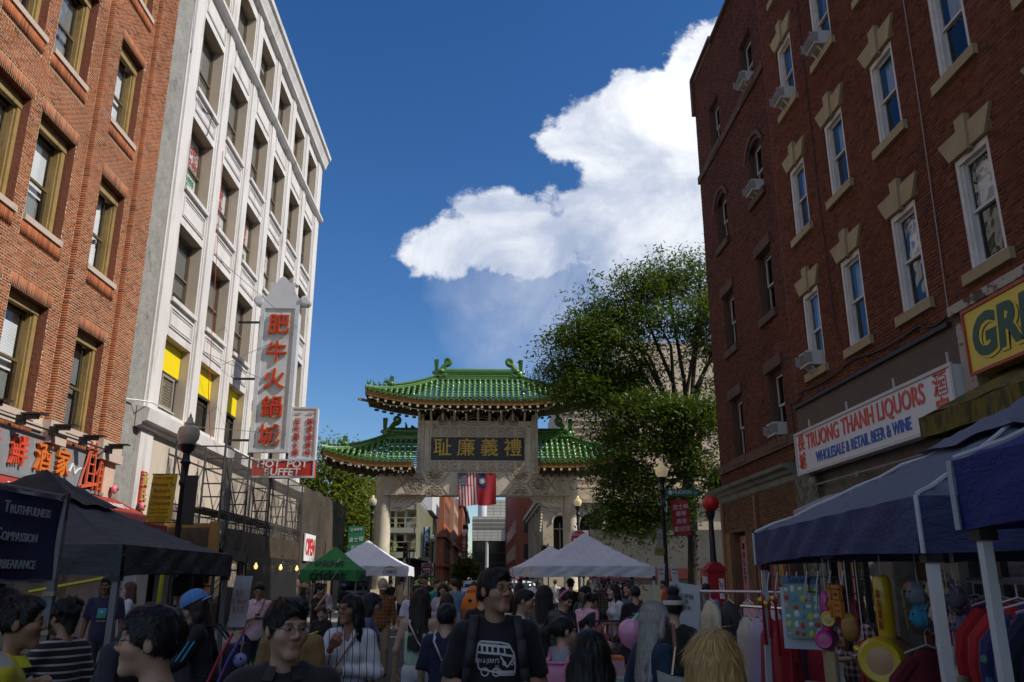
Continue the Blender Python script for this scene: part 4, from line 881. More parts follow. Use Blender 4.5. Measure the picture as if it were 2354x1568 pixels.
def roof(x0,x1,ridge,ez,tipz,rz,yh,hip,nrow,label,pitch=.30,back=True):
 """x0..x1 eave span, ridge = (xa, xb); hip = set of ends ('l','r') that are hipped; z of eave, tips, ridge; yh half depth"""
 ra,rb=ridge;cx=(ra+rb)/2
 def t0(x):
  if x<ra and 'l' in hip:return min(1,(ra-x)/(ra-x0))
  if x>rb and 'r' in hip:return min(1,(x-rb)/(x1-rb))
  return 0.0
 def ze(x):
  u=(ra-x)/(ra-x0)if x<ra and 'l' in hip else((x-rb)/(x1-rb)if x>rb and 'r' in hip else 0)
  return ez+(tipz-ez)*max(0,u)**1.8
 def pt(x,t,off=0.0,sg=-1):
  z=ze(x)+(rz-ez)*max(0.0,1-t)**1.35+off
  return(x,45+sg*yh*(t+.03*(ze(x)-ez)),z)
 base=MB()
 for sg in((-1,1)if back else(-1,)):
  n=int((x1-x0)/.15)
  for i in range(n):
   xa,xb=x0+(x1-x0)*i/n,x0+(x1-x0)*(i+1)/n;ta,tb=t0(xa),t0(xb);m=nrow*2
   for j in range(m):
    ua,ub=(ta+(1-ta)*j/m,ta+(1-ta)*(j+1)/m),(tb+(1-tb)*j/m,tb+(1-tb)*(j+1)/m)
    base.add([pt(xa,ua[0],-.02,sg),pt(xb,ub[0],-.02,sg),pt(xb,ub[1],.02,sg),pt(xa,ua[1],.02,sg)],[(0,1,2,3)])
 for e,xr,xt in(('l',ra,x0),('r',rb,x1)):
  if e not in hip:continue
  for j in range(8):
   q=[pt(xr+(xt-xr)*k/8,t0(xr+(xt-xr)*k/8)if k else 0,0,sg)for k in(j,j+1)for sg in(-1,1)]
   base.add([q[0],q[1],q[3],q[2]],[(0,1,2,3)])
 gp('pan_tile',base,M_GREEN,kind='stuff')
 L=yh/nrow*1.28
 mb=MB();n=7;vs=[(.088*math.cos(math.pi*k/(n-1)),yy,.085*math.sin(math.pi*k/(n-1))*sc)for yy,sc in((0,.92),(-L,1.06))for k in range(n)]
 mb.add(vs,[(k,k+1,n+k+1,n+k)for k in range(n-1)]+[tuple(range(n,2*n))])
 me=bpy.data.meshes.new('roof_tile');me.from_pydata(mb.v,[],mb.f);me.polygons.foreach_set('use_smooth',[True]*(n-1)+[False]);me.materials.append(M_GREEN)
 mb=MB();mb.lathe((0,0,0),[(.10,-.02),(.10,.015),(.075,.022),(.07,.015),(.03,.015),(.0,.02)],12,axis='y');mc=bpy.data.meshes.new('eave_disc');mc.from_pydata([(x,y,z)for x,y,z in mb.v],[],mb.f);mc.materials.append(M_GREEN)
 mb=MB();mb.prism([(-.14,.05),(-.1,-.06),(0,-.14),(.1,-.06),(.14,.05),(0,.0)],.02);md=bpy.data.meshes.new('drip_tile');md.from_pydata(mb.v,[],mb.f);md.materials.append(M_GREEN)
 org=Vector(ORG[GT.name]);x=x0+pitch*.4
 while x<x1-.05:
  ts=t0(x);m=max(1,round((1-ts)*nrow))if ts<.97 else 0
  for j in range(m):
   a,b=pt(x,1-(1-ts)*(j+1)/m),pt(x,1-(1-ts)*j/m)
   o=bpy.data.objects.new('roof_tile',me);COL.objects.link(o);o.parent=GT
   d=Vector(b)-Vector(a);o.location=Vector(a)+Vector((0,0,.025))-org;o.rotation_euler=(math.atan2(d.z,d.y)+math.pi,0,0);o.scale=(1,d.length/L*1.06,1)
  e=Vector(pt(x,1))-org
  o=bpy.data.objects.new('eave_disc',mc);COL.objects.link(o);o.parent=GT;o.location=e+Vector((0,-.03,.05))
  o=bpy.data.objects.new('drip_tile',md);COL.objects.link(o);o.parent=GT;o.location=e+Vector((pitch/2,-.03,.0))
  x+=pitch
 s=MB()
 for sg in(-1,1):s.grid(lambda u,v:(lambda x:(x,pt(x,.985,0,sg)[1],ze(x)-.05-.30*v))(x0+.06+(x1-x0-.12)*u),40,1)
 for e,xt in(('l',x0),('r',x1)):
  if e in hip:s.grid(lambda u,v:(xt,45+yh*(2*u-1)*1.0,ze(xt)-.06-.3*v-.35*(1-abs(2*u-1))**1.5),12,1)
 gp('eave_board',s,M_ORANGE)
 s=MB();s.grid(lambda u,v:(lambda x:(x,45-yh*.97*(2*v-1),ze(x)-.2-.45*(1-abs(2*v-1))**.6))(x0+.05+(x1-x0-.1)*u),30,8);gp('soffit',s,M_BEAMBR)
 n=int((x1-x0)/.42);org=None
 for i in range(n):
  x=x0+.25+(x1-x0-.5)*i/(n-1)
  s=MB();s.bar((x,45-yh*.96,ze(x)-.44),(x,45-yh*.3,ze(x)-.66),.10,.12);rf=gp('rafter',s,M_BEAMBR)
  s=MB();s.box((x-.06,45-yh*.97-.03,ze(x)-.50),(x+.06,45-yh*.97+.02,ze(x)-.38));s.build('rafter_end',M_RAFT,rf)
  s=MB();s.bar((x,45+yh*.96,ze(x)-.44),(x,45+yh*.3,ze(x)-.66),.10,.12);gp('rafter',s,M_BEAMBR)
 for e,xr,xt in(('l',ra,x0),('r',rb,x1)):
  if e not in hip:continue
  s=MB()
  for sg in(-1,1):
   P=[pt(xr+(xt-xr)*k/10,t0(xr+(xt-xr)*k/10)if k else 0,.10,sg)for k in range(11)]
   s.tube(P,.10,8);s.tube([(p[0],p[1],p[2]+.16)for p in P[:8]],.07,8)
   s.tube([(p[0],p[1],p[2]-.08)for p in P],.13,6)
  gp('hip_ridge',s,M_GREEN,smooth=True)
  dr=1 if xt>xr else-1
  for k,fr in enumerate((.97,.89,.82,.76)):
   xx=xr+(xt-xr)*fr;p=Vector(pt(xx,t0(xx),.2));s=MB()
   s.ball(p+Vector((0,0,.08)),(.07,.06,.1),8);s.ball(p+Vector((dr*.03,0,.2)),(.045,.045,.05),8);s.ball(p+Vector((-dr*.09,0,.06)),(.08,.04,.04),6)
   if k==0:s.tube([p+Vector((-dr*.05,0,.1)),p+Vector((-dr*.16,0,.18)),p+Vector((-dr*.14,0,.3))],.03,6)
   gp('ridge_figure',s,M_GREEN,smooth=True)
  xx=xr+(xt-xr)*.68;p=Vector(pt(xx,t0(xx),.2));s=MB()
  s.ball(p+Vector((0,0,.12)),(.2,.12,.16),10);s.ball(p+Vector((dr*.2,0,.24)),(.16,.09,.09),8);s.prism([(p.x-dr*.16,p.z+.1),(p.x+dr*.1,p.z+.25),(p.x-dr*.02,p.z+.58),(p.x-dr*.2,p.z+.5)][::dr],.1,lambda x,y,z:(x,p.y-.05+y,z))
  s.tube([p+Vector((dr*.2,-.03,.3)),p+Vector((dr*.3,-.05,.46))],.015,5);s.tube([p+Vector((dr*.16,.03,.3)),p+Vector((dr*.2,.05,.48))],.015,5)
  gp('dragon_head',s,M_GREEN,smooth=True)
 s=MB();e0,e1=ra-(.1 if 'l' in hip else 0),rb+(.1 if 'r' in hip else 0)
 s.box((e0,44.8,rz-.1),(e1,45.2,rz+.1));s.box((e0,44.85,rz+.1),(e1,45.15,rz+.32))
 for z,r in((.14,.05),(.24,.05)):s.tube([(e0,44.84,rz+z),(e1,44.84,rz+z)],r,6)
 s.box((e0,44.78,rz+.32),(e1,45.22,rz+.40));s.tube([(e0,45,rz+.46),(e1,45,rz+.46)],.12,8);gp('ridge',s,M_GREEN)
 for e,xr,dr in(('l',ra,1),('r',rb,-1)):
  if e not in hip:continue
  s=MB();b=Vector((xr-dr*.05,45,rz))
  s.ball(b+Vector((0,0,.25)),(.34,.2,.3),12);s.ball(b+Vector((dr*.3,-.1,.2)),(.18,.14,.16),10);s.ball(b+Vector((dr*.08,-.16,.42)),(.2,.12,.14),10);s.ball(b+Vector((-dr*.25,0,.35)),(.2,.1,.12),8)
  for k in range(5):s.ball(b+Vector((dr*(.35-.14*k),-.2,.08+.05*(k%2))),(.07,.06,.07),6)
  sp=[b+Vector((dr*(.12+.06*k),0,.5+.09*k))for k in range(4)]+[b+Vector((dr*(.44+.2*math.sin(a/2.2)*(1-a/22)-.02),0,.98-.2*math.cos(a/2.2)*(1-a/22)+.02))for a in range(0,17)]
  s.tube(sp,[.16-.005*k for k in range(len(sp))],8)
  f=[(-.1,.45),(.08,.45),(.13,1.08),(.06,1.11),(-.06,1.11),(-.14,1.07)]
  s.prism([(b.x-dr*.18+x,b.z+z)for x,z in f],.16,lambda x,y,z:(x,44.92+y,z))
  for k in range(5):s.tube([b+Vector((-dr*.18-.08+.04*k,-.09,.5)),b+Vector((-dr*.18-.11+.055*k,-.09,1.1))],.018,5)
  gp('ridge_dragon',s,M_GREEN,smooth=True)
 return ze
zeT=roof(-6.45,5.65,(-2.55,1.75),11.04,11.60,12.58,1.85,'lr',8,'top')
zeL=roof(-8.62,-3.70,(-5.3,-3.70),7.74,8.36,9.2,1.75,'l',7,'left')
zeR=roof(2.90,7.82,(2.90,4.5),7.74,8.36,9.2,1.75,'r',7,'right')
for x0,x1,z0,z1,n in((GX-3.2,GX+3.2,10.12,10.66,11),(-5.6,-3.75,7.28,7.46,4),(2.95,4.8,7.28,7.46,4)):
 for i in range(n):
  x=x0+(x1-x0)*i/(n-1);s=MB();s.tube([(x,44.5,z0),(x,44.3,z0+.1),(x,44.05,z0+(z1-z0)*.55),(x,43.9,z1)],.07,6);gp('curved_bracket',s,M_RAFT)
 s=MB();s.box((x0-.1,44.55,z0-.02),(x1+.1,45.45,z1+.05));gp('bracket_backing',s,M_BEAMBR)
 s=MB();s.box((x0-.8 if n>5 else x0,43.95,z1-.02),(x1+.8 if n>5 else x1,44.05,z1+.1));gp('bracket_rail',s,M_RAFT)
for sx in(-1,1):
 s=MB();s.bar((GX+sx*6.4,43.2,11.0),(GX+sx*5.0,44.3,10.9),.12,.12);gp('corner_beam',s,M_ORANGE)
def garland(pts,name,label,sag=.18):
 t=thing(name,pts[0],label,'string lights');w=MB();bl=MB()
 for p,q in zip(pts,pts[1:]):
  P=[tuple(Vector(p).lerp(Vector(q),k/10)-Vector((0,0,sag*4*(k/10)*(1-k/10))))for k in range(11)];w.tube(P,.01,4)
  for k in range(0,10,2):bl.ball(Vector(P[k])-Vector((0,0,.06)),(.025,.025,.045),6)
 w.build('cord',plain((.2,.2,.18),.6),t);bl.build('bulb',plain((.62,.6,.5),.3),t,kind='stuff')
garland([(-6.1,43.1,11.1),(-4.4,43.05,10.62),(-2.4,43.05,10.55),(-.4,43.05,10.5),(1.6,43.05,10.55),(3.6,43.05,10.62)],'string_lights','string of small bulbs along top gate roof eave')
garland([(-8.3,43.2,7.95),(-6.4,43.15,7.5),(-5,43.15,7.35),(-3.8,43.15,7.3)],'string_lights','string of small bulbs along lower left gate roof eave')
def flag(x0,x1,z0,z1,name,label,fn,mats):
 t=thing(name,((x0+x1)/2,44.3,z1),label,'flag');s=MB();nu,nv=26,40
 P=lambda u,v:(x0+(x1-x0)*u+.10*(v)*(1 if x0<-1 else.2),44.33-.12*v+.035*math.sin(u*9+v*2)*(.3+v),z1+(z0-z1)*v*(1+.02*math.sin(u*5)))
 for j in range(nv):
  for i in range(nu):
   s.add([P(i/nu,j/nv),P((i+1)/nu,j/nv),P((i+1)/nu,(j+1)/nv),P(i/nu,(j+1)/nv)],[(3,2,1,0)],fn((i+.5)/nu,(j+.5)/nv))
 return t,s.build('cloth',mats,t,smooth='all'),P
FR_,FW_,FB_=plain((.36,.02,.03),.8),plain((.55,.53,.53),.8),plain((.02,.025,.10),.8)
t,cl,P=flag(-1.47,-.42,5.48,7.22,'american_flag','American flag hung vertically from gate beam beside the red flag',lambda u,v:2 if u<.48 and v<.40 else(0 if int(u*13)%2==0 else 1),[FR_,FW_,FB_])
s=MB()
for r in range(9):
 for c in range(6 if r%2==0 else 5):
  p=Vector(P(.04+.08*c+(.04 if r%2 else 0),.03+.042*r));s.lathe((p.x,p.y-.006,p.z),[(.024,0),(.024,.004),(0,.005)],5,axis='y')
s.build('star',FW_,t,kind='stuff')
t,cl,P=flag(-.36,.60,5.50,7.20,'red_flag','red flag with navy canton and white sun hung from gate beam',lambda u,v:2 if u<.46 and v<.47 else 0,[plain((.30,.012,.02),.8),FW_,plain((.035,.025,.10),.8)])
p=Vector(P(.23,.25));s=MB();s.lathe((p.x,p.y-.02,p.z),[(.11,0),(.11,.01),(0,.012)],16,axis='y')
for i in range(12):a=math.pi*i/6;s.prism([(p.x+.12*math.cos(a-.2),p.z+.12*math.sin(a-.2)),(p.x+.12*math.cos(a+.2),p.z+.12*math.sin(a+.2)),(p.x+.2*math.cos(a),p.z+.2*math.sin(a))],.01,lambda x,y,z:(x,p.y-.03+y,z))
s.build('sun_emblem',FW_,t)
for x,l,up in((-4.38,'dark pigeon standing upright on lower left gate ridge',1),(-4.02,'dark pigeon crouching on lower left gate ridge',0)):
 t=thing('pigeon',(x,45,9.72),l,'bird','pigeons on the gate ridge');s=MB()
 s.ball((x,45,9.87 if up else 9.80),(.07 if up else.12,.07,.13 if up else.08),10);s.ball((x-.03,45,10.03 if up else 9.88),(.045,.045,.05),8);s.tube([(x+.05,45,9.8),(x+(.1 if up else.24),45,9.74)],[.05,.015],6);s.tube([(x-.06,45,10.02 if up else 9.87),(x-.1,45,10.01 if up else 9.86)],[.015,.004],5)
 s.build('body',plain((.03,.03,.035),.6),t,smooth=True)
# ================================================================ the street beyond the gate
M_STEEL=mat('cream_steelwork',(.36,.35,.23),.6,.2,2);M_CONC=mat('garage_concrete',(.30,.28,.23),.85,.25,.6)
GA=thing('parking_garage',(-7,78,0),'open steel parking garage with cream fins beyond the gate','building')
for k,(z0,z1)in enumerate(((3.3,3.75),(5.2,5.6),(7.0,7.35))):
 s=MB();s.box((-16,66,z0),(-5.4,92,z1));GA_s=s.build('floor_deck',M_CONC,GA)
 s=MB()
 for zz in(.35,.75):s.bar((-16,65.95,z1+zz),(-5.38,65.95,z1+zz),.05);s.bar((-5.37,65.95,z1+zz),(-5.37,92,z1+zz),.05)
 s.build('railing',M_STEEL,GA)
for y in np.arange(66,93,1.3):
 s=MB();s.box((-5.35,y-.06,3.4),(-5.2,y+.06,7.7));s.build('fin',M_STEEL,GA)
for x in(-6.2,-7.0,-9,-11,-13):s=MB();s.box((x-.1,66.2,0),(x+.1,66.4,7));s.build('post',M_STEEL,GA)
s=MB();s.box((-5.9,66.3,7.2),(-5.25,92,7.5));s.box((-16,92,0),(-5.3,92.3,9));s.box((-16,80,0),(-8,80.2,7));s.build('core_wall',plain((.12,.10,.07),.9),GA)
s=MB();s.box((-6.8,78,7.9),(-4.9,90,10.5));s.build('stair_tower',mat('white_ribbed_panel',(.6,.6,.6),.6,.1,2,stretch=(1,30,.1)),GA)
s=MB();s.box((-16,66.5,.05),(-6,91,3.3));s.build('ground_storey',plain((.05,.04,.035),.9),GA)
for x,c in((-6.3,(.25,.28,.33)),(-5.9,(.2,.18,.12))):s=MB();s.box((x-.2,69,4),(x+.2,69.3,6.9));s.build('door',plain(c,.6),GA)
t=thing('park_sign',(-4.9,72,5),'tall blue sign with white letters and arrow on the garage corner','sign')
s=MB();s.box((-5.22,71.9,3.87),(-4.62,72.1,6.0));s.build('board',plain((.03,.16,.30),.5),t)
s=MB();s.text('P\nA\nR\nK',.56,face_frame((-4.92,71.88,5.12),(1,0,0)),.02,.03,leading=.78);s.bar((-5.1,71.88,4.05),(-4.75,71.88,4.05),.05);s.bar((-5.1,71.88,4.05),(-5.0,71.88,4.15),.04);s.bar((-5.1,71.88,4.05),(-5.0,71.88,3.95),.04);s.build('lettering',plain((.7,.7,.68),.5),t)
def block(name,loc,x0,x1,y0,y1,h,m,label,wx=(),wy=(),zs=(),ww=.5,wh=1.1,arch=False,cornice=None,glass=None,rec=.12):
 """far building: body, windows as separate parts on the street face (x1 or x0) and on the face towards us (y0)"""
 t=thing(name,loc,label,'building');s=MB();s.box((x0,y0,0),(x1,y1,h),'b');s.build('wall',m,t)
 gm=glass or plain((.035,.035,.04),.2);xs,sg=(x1,1)if abs(x1)<abs(x0)else(x0,-1)
 for z in zs:
  for y in wy:
   s=MB();s.box((xs-.05,y,z),(xs+.02,y+ww*1.6,z+wh))if sg>0 else s.box((xs-.02,y,z),(xs+.05,y+ww*1.6,z+wh))
   if arch:s.lathe((xs,y+ww*.8,z+wh),[(ww*.8,-.02),(ww*.8,.02)],14,axis='x')
   wn=s.build('window',gm,t);s=MB();s.box((xs-.04,y-.1,z-.15),(xs+.07,y+ww*1.6+.1,z-.003))if sg>0 else s.box((xs-.07,y-.1,z-.15),(xs+.04,y+ww*1.6+.1,z-.003));s.build('sill',m,wn)
  for x in wx:
   s=MB();s.box((x,y0-.02,z),(x+ww,y0+.05,z+wh));s.build('window',gm,t)
 for z,d,q in cornice or():
  s=MB();s.box((x0-d,y0-d,z),(x1+d,y1+.01,z+q));s.build('cornice',m,t)
 return t
M_B1=mat('orange_red_brick_far',(.33,.105,.045),.85,.25,.8,bump=.01,bscale=14);M_B2=mat('pale_brick_far',(.42,.26,.17),.85,.2,1);M_B3=mat('red_brick_far',(.27,.08,.042),.85,.25,.7)
block('brick_warehouse',(-8,108,0),-14,-4.72,98,116,12.6,M_B1,'orange brick warehouse with arched windows beyond parking garage',wy=np.arange(99.5,115,2.3),zs=(3.9,8.4,12),ww=.7,wh=2.0,arch=True,cornice=((3.1,.2,.35),(6.4,.25,.4)))
block('pale_brick_building',(-8,125,0),-14,-4.25,116.5,136,13.5,M_B2,'pale brick building next to the orange brick warehouse',wy=np.arange(118,135,2.6),zs=(1,4.2,6.8,9.4,12),ww=.8,wh=1.6,cornice=((3.6,.2,.3),(6.1,.3,.4)))
t=block('fire_escape_building',(-8,155,0),-14,-3.6,137,186,14.0,M_B3,'red brick building with copper green cornice and fire escapes down the street',wy=np.arange(139,185,4),zs=(1,4.5,7.5,10.5),ww=1.0,wh=1.8)
s=MB();s.box((-14,136.7,13.5),(-3.2,186,14.3));s.build('cornice',plain((.14,.22,.18),.7),t)
for z in(4.3,7.3,10.3):s=MB();s.box((-3.6,140,z),(-2.8,150,z+.08));s.bar((-2.8,140,z+.9),(-2.8,150,z+.9),.06);s.bar((-2.9,140,z),(-2.9,150,z+3),.08);s.build('fire_escape',plain((.04,.03,.03),.6),t)
t=thing('red_vertical_sign',(-3.1,132,7),'tall dark red vertical sign with white Chinese characters down the street','sign')
s=MB();s.box((-3.55,131.9,4.47),(-2.75,132.1,9.25));s.build('board',plain((.2,.015,.02),.5),t)
s=MB();s.text('華\n人\n醫\n務\n中\n心',.56,face_frame((-3.15,131.88,6.85),(1,0,0)),.02,.01,leading=1.05);s.build('lettering',plain((.6,.55,.5),.5),t)
for z in(4.65,8.65):s=MB();s.box((-3.5,131.86,z),(-2.8,131.89,z+.5));s.lathe((-3.15,131.85,z+.25),[(.16,-.02),(.16,.02),(.1,.02)],12,axis='y');s.build('emblem',plain((.6,.55,.55),.5),t)
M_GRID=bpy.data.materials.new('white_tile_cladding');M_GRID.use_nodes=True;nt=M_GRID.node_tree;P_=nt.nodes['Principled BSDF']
bk=node(nt,'ShaderNodeTexBrick');bk.inputs[1].default_value=(.52,.5,.44,1);bk.inputs[2].default_value=(.47,.45,.4,1);bk.inputs[3].default_value=(.22,.17,.12,1)
bk.offset=0;bk.inputs['Scale'].default_value=1;bk.inputs['Mortar Size'].default_value=.05;bk.inputs['Brick Width'].default_value=1.6;bk.inputs['Row Height'].default_value=.72
cx_=node(nt,'ShaderNodeSeparateXYZ',i0=node(nt,'ShaderNodeNewGeometry').outputs['Position']);cb=node(nt,'ShaderNodeCombineXYZ',i0=(V(nt,cx_.outputs[0])+V(nt,cx_.outputs[1])),i1=V(nt,cx_.outputs[2]));nt.links.new(cb.outputs[0],bk.inputs[0]);nt.links.new(bk.outputs[0],P_.inputs['Base Color'])
t=thing('grid_clad_building',(2,205,0),'white grid clad modern building with dark glass base closing the street','building')
s=MB();s.box((-2.9,200,10.4),(7.35,215,16.05));s.build('lower_block',M_GRID,t)
s=MB();s.box((.65,201,16.06),(7.3,215,20.1));s.build('upper_block',M_GRID,t)
for z in(13.2,14.1,15.0):s=MB();s.box((-2.8,199.9,z),(7.2,200.02,z+.45));s.build('louvre_band',plain((.2,.19,.15),.7),t)
s=MB();s.box((7.36,199,11),(7.6,215,16));s.build('edge_fin',plain((.65,.65,.65),.6),t)
s=MB();s.box((-2.9,203,0),(7.35,215,10.39));s.build('glass_base',plain((.012,.016,.016),.1),t)
s=MB();s.lathe((.65,200.5,0),[(.4,0),(.4,10.4)],14);s.build('column',plain((.45,.44,.4),.7),t)
s=MB();s.box((6.6,200,0),(7.35,203,10.39));s.build('pier',M_GRID,t)
for z in(3,5.2,7.6):s=MB();s.box((-2.9,202.9,z),(6.6,202.98,z+.25));s.build('floor_edge',plain((.03,.035,.035),.5),t)
t=thing('white_chimney',(-.6,212,10),'round white chimney behind the grid clad building','chimney');s=MB();s.lathe((-.6,218,0),[(1.15,0),(1.15,30)],20);s.build('shaft',plain((.6,.6,.6),.6),t,smooth=True)
block('red_brick_building',(7,115,0),3.75,14,100,150,16,M_B3,'dark red brick building right of street beyond the bank',wy=np.arange(101,140,4),zs=(1,4,7),ww=.9,wh=1.7,wx=(4.7,6.5))
s=block('far_brick_building',(7,170,0),5.0,14,152,190,22,M_B2,'far pale brick building on the right of the street',wy=np.arange(155,185,5),zs=(4,8,12))
M_BANK=mat('buff_bank_stone',(.52,.42,.29),.8,.15,1,bump=.01,bscale=10,col2=(.4,.31,.2),c2scale=.8)
BK=thing('bank_building',(6,66,0),'buff stone bank with tall arched windows behind gate and big tree','building')
def arch_wall(mb,x0,x1,y,z0,z1,ops,mi=0):
 xs=sorted({x0,x1,*[o[0]for o in ops],*[o[1]for o in ops]})
 for a,b in zip(xs,xs[1:]):
  m=(a+b)/2;h=[o for o in ops if o[0]<m<o[1]]
  if not h:mb.add([(a,y,z0),(b,y,z0),(b,y,z1),(a,y,z1)],[(0,1,2,3)]);continue
  o=h[0];mb.add([(a,y,z0),(b,y,z0),(b,y,o[2]),(a,y,o[2])],[(0,1,2,3)]);r=(b-a)/2;n=14
  arc=[(m-r*math.cos(math.pi*k/n),o[3]+r*math.sin(math.pi*k/n))for k in range(n+1)]
  for p,q in zip(arc,arc[1:]):mb.add([(p[0],y,p[1]),(q[0],y,q[1]),(q[0],y,z1),(p[0],y,z1)],[(0,1,2,3)]);mb.add([(p[0],y,p[1]),(q[0],y,q[1]),(q[0],y+.5,q[1]),(p[0],y+.5,p[1])],[(0,1,2,3)])
  for xx in(a,b):mb.add([(xx,y,o[2]),(xx,y+.5,o[2]),(xx,y+.5,o[3]),(xx,y,o[3])],[(0,1,2,3)])
ops=[(4.95,5.95,2.2,5.6),(6.85,8.45,2.2,5.45),(10,11.6,2.2,5.45),(13,14.6,2.2,5.45)]
s=MB();arch_wall(s,4.2,24,60,0,8.0,ops);s.add([(4.2,60,0),(4.2,80,0),(4.2,80,8),(4.2,60,8)],[(0,1,2,3)]);s.add([(4.2,60,8),(24,60,8),(24,80,8),(4.2,80,8)],[(0,1,2,3)]);s.build('wall',M_BANK,BK)
for a,b,z0,z1 in ops:
 s=MB();s.add([(a,60.45,z0),(b,60.45,z0),(b,60.45,z1+(b-a)/2),(a,60.45,z1+(b-a)/2)],[(0,1,2,3)]);wn=s.build('window',plain((.02,.02,.018),.15),BK)
 s=MB();s.bar(((a+b)/2,60.42,z0),((a+b)/2,60.42,z1),.07);s.bar((a,60.42,z1-.4),(b,60.42,z1-.4),.09);s.build('frame',plain((.28,.22,.13),.6),wn)
 s=MB();m,r=(a+b)/2,(b-a)/2+.12;s.tube([(m-r*math.cos(math.pi*k/14),59.97,z1+r*math.sin(math.pi*k/14))for k in range(15)],.09,6);s.box((m-.25,59.85,z1+r-.05),(m+.25,60.0,z1+r+.55));s.build('archivolt',M_BANK,wn)
for k in range(8):
 y=62+k*2.2;s=MB();s.box((4.16,y,3.0 if k%1==0 else 3),(4.23,y+1.2,6.3));wn=s.build('window',plain((.04,.04,.035),.2),BK);s=MB();s.box((4.05,y-.5,.5),(4.19,y-.2,6.8));s.build('pilaster',M_BANK,BK)
s=MB();s.box((3.7,59.6,7.0),(24,80,7.3));s.box((3.9,59.8,6.8),(24,80,6.99));s.build('cornice',M_BANK,BK)
s=MB()
for k in range(9):s.ball((4.15-.02*k,59.9,6.8-.22*k),(.14-.008*k,.1,.12),7)
s.build('garland',M_BANK,BK)
TW=thing('beige_tower',(20,90,0),'tall plain beige tower seen through the big street tree','building')
s=MB();s.box((9.2,82,0),(13.4,100,10));s.box((13.45,80,0),(48,110,25));s.build('wall',mat('beige_brick_tower',(.56,.45,.34),.85,.12,.5,bump=.02,bscale=6,stretch=(.3,.3,4)),TW)
s=MB();s.box((12.6,79.5,0),(13.44,90,26));s.build('stair_shaft',plain((.36,.35,.35),.8),TW)
UB=thing('upper_bank_building',(12,70,8),'pale rusticated stone building with round arched window rising behind the gate roof','building')
s=MB();arch_wall(s,6.2,12.5,66,8,16.5,[(7.6,8.4,10.6,11.4)]);s.add([(6.2,66,8),(6.2,80,8),(6.2,80,16.5),(6.2,66,16.5)],[(0,1,2,3)]);s.add([(6.2,66,16.5),(12.5,66,16.5),(12.5,80,16.5),(6.2,80,16.5)],[(0,1,2,3)]);s.build('wall',mat('pale_rusticated_stone',(.5,.4,.29),.85,.15,1),UB)
s=MB()
for k in range(14):s.box((6.18,65.9,8.1+k*.6),(12.5,65.99,8.15+k*.6))
s.build('rustication',plain((.2,.15,.1),.9),UB)
s=MB();s.box((7.6,66.3,10.6),(8.4,66.35,11.9));s.box((10.2,65.85,8.4),(11.2,65.98,10.2));s.box((10.2,65.85,11.2),(11.2,65.98,13.0));s.build('window',plain((.05,.045,.04),.2),UB)
s=MB();s.tube([(8-.5*math.cos(math.pi*k/12),65.95,11.4+.5*math.sin(math.pi*k/12))for k in range(13)],.08,6);s.box((10.05,65.8,8.2),(10.18,65.95,13.2));s.box((11.22,65.8,8.2),(11.35,65.95,13.2));s.build('window_surround',plain((.6,.5,.38),.8),UB)
# ================================================================ hot pot sign on the white building
HP=thing('hot_pot_sign',(-8.2,31.2,9),'tall vertical white metal hot pot sign with red gilt characters and scrolled top','sign')
M_WTIN=mat('white_sign_metal',(.52,.53,.55),.5,.12,2,col2=(.40,.41,.43),c2=(.5,.75),c2scale=1.2)
s=MB();s.box((-8.85,31.0,6.35),(-7.42,31.5,12.12));s.build('box',M_WTIN,HP)
s=MB()
for a,b in(((-8.88,30.95,6.3),(-8.72,30.998,12.15)),((-7.55,30.95,6.3),(-7.39,30.998,12.15)),((-8.719,30.95,6.3),(-7.551,30.998,6.42)),((-8.719,30.95,12.0),(-7.551,30.998,12.15))):s.box(a,b)
s.build('frame',M_WTIN,HP)
P=[(-9.0,12.16),(-9.06,12.4),(-8.9,12.42),(-8.75,12.5),(-8.62,12.75),(-8.6,13.0),(-8.68,13.05),(-8.6,13.12),(-8.4,13.1),(-8.25,13.3),(-8.13,13.4),(-8.0,13.3),(-7.85,13.1),(-7.65,13.12),(-7.56,13.05),(-7.65,13.0),(-7.62,12.75),(-7.5,12.5),(-7.35,12.42),(-7.2,12.4),(-7.24,12.16)]
s=MB();s.prism(P,.3,lambda x,y,z:(x,31.05+y,z))
for x in(-9.02,-7.2):s.lathe((x,31.2,12.36),[(.2,-.2),(.2,.2),(.12,.22),(0,.22)],16,axis='y')
s.build('scroll_top',M_WTIN,HP)
RG=plain((.50,.035,.018),.4);GD=plain((.55,.33,.07),.35)
for ch,x,z in zip('肥牛火鍋城',(-8.13,-8.14,-8.15,-8.14,-8.16),(11.29,10.17,9.09,7.99,6.90)):
 s=MB();s.text(ch,.86,face_frame((x,30.97,z),(1,0,0)),.03,.03);lt=s.build('letter_back',GD,HP)
 s=MB();s.text(ch,.86,face_frame((x,30.935,z),(1,0,0)),.03,.008);s.build('lettering',RG,lt)
s=MB();s.box((-7.37,31.05,6.08),(-6.42,31.4,8.02));s2=s.build('side_box',plain((.62,.62,.61),.45),HP)
s=MB()
for a,b in(((-7.40,31.02,6.04),(-7.33,31.049,8.06)),((-6.46,31.02,6.04),(-6.39,31.049,8.06)),((-7.329,31.02,7.99),(-6.461,31.049,8.06)),((-7.329,31.02,6.04),(-6.461,31.049,6.11))):s.box(a,b)
s.build('frame',M_WTIN,HP)
for tx,x in(('一\n店\n吃\n盡\n火\n鍋',-7.15),('一\n鍋\n燙\n遍\n美\n味',-6.67)):
 s=MB();s.text(tx,.27,face_frame((x,31.03,7.05),(1,0,0)),.012,.006,leading=1.1);s.build('lettering',RG,s2)
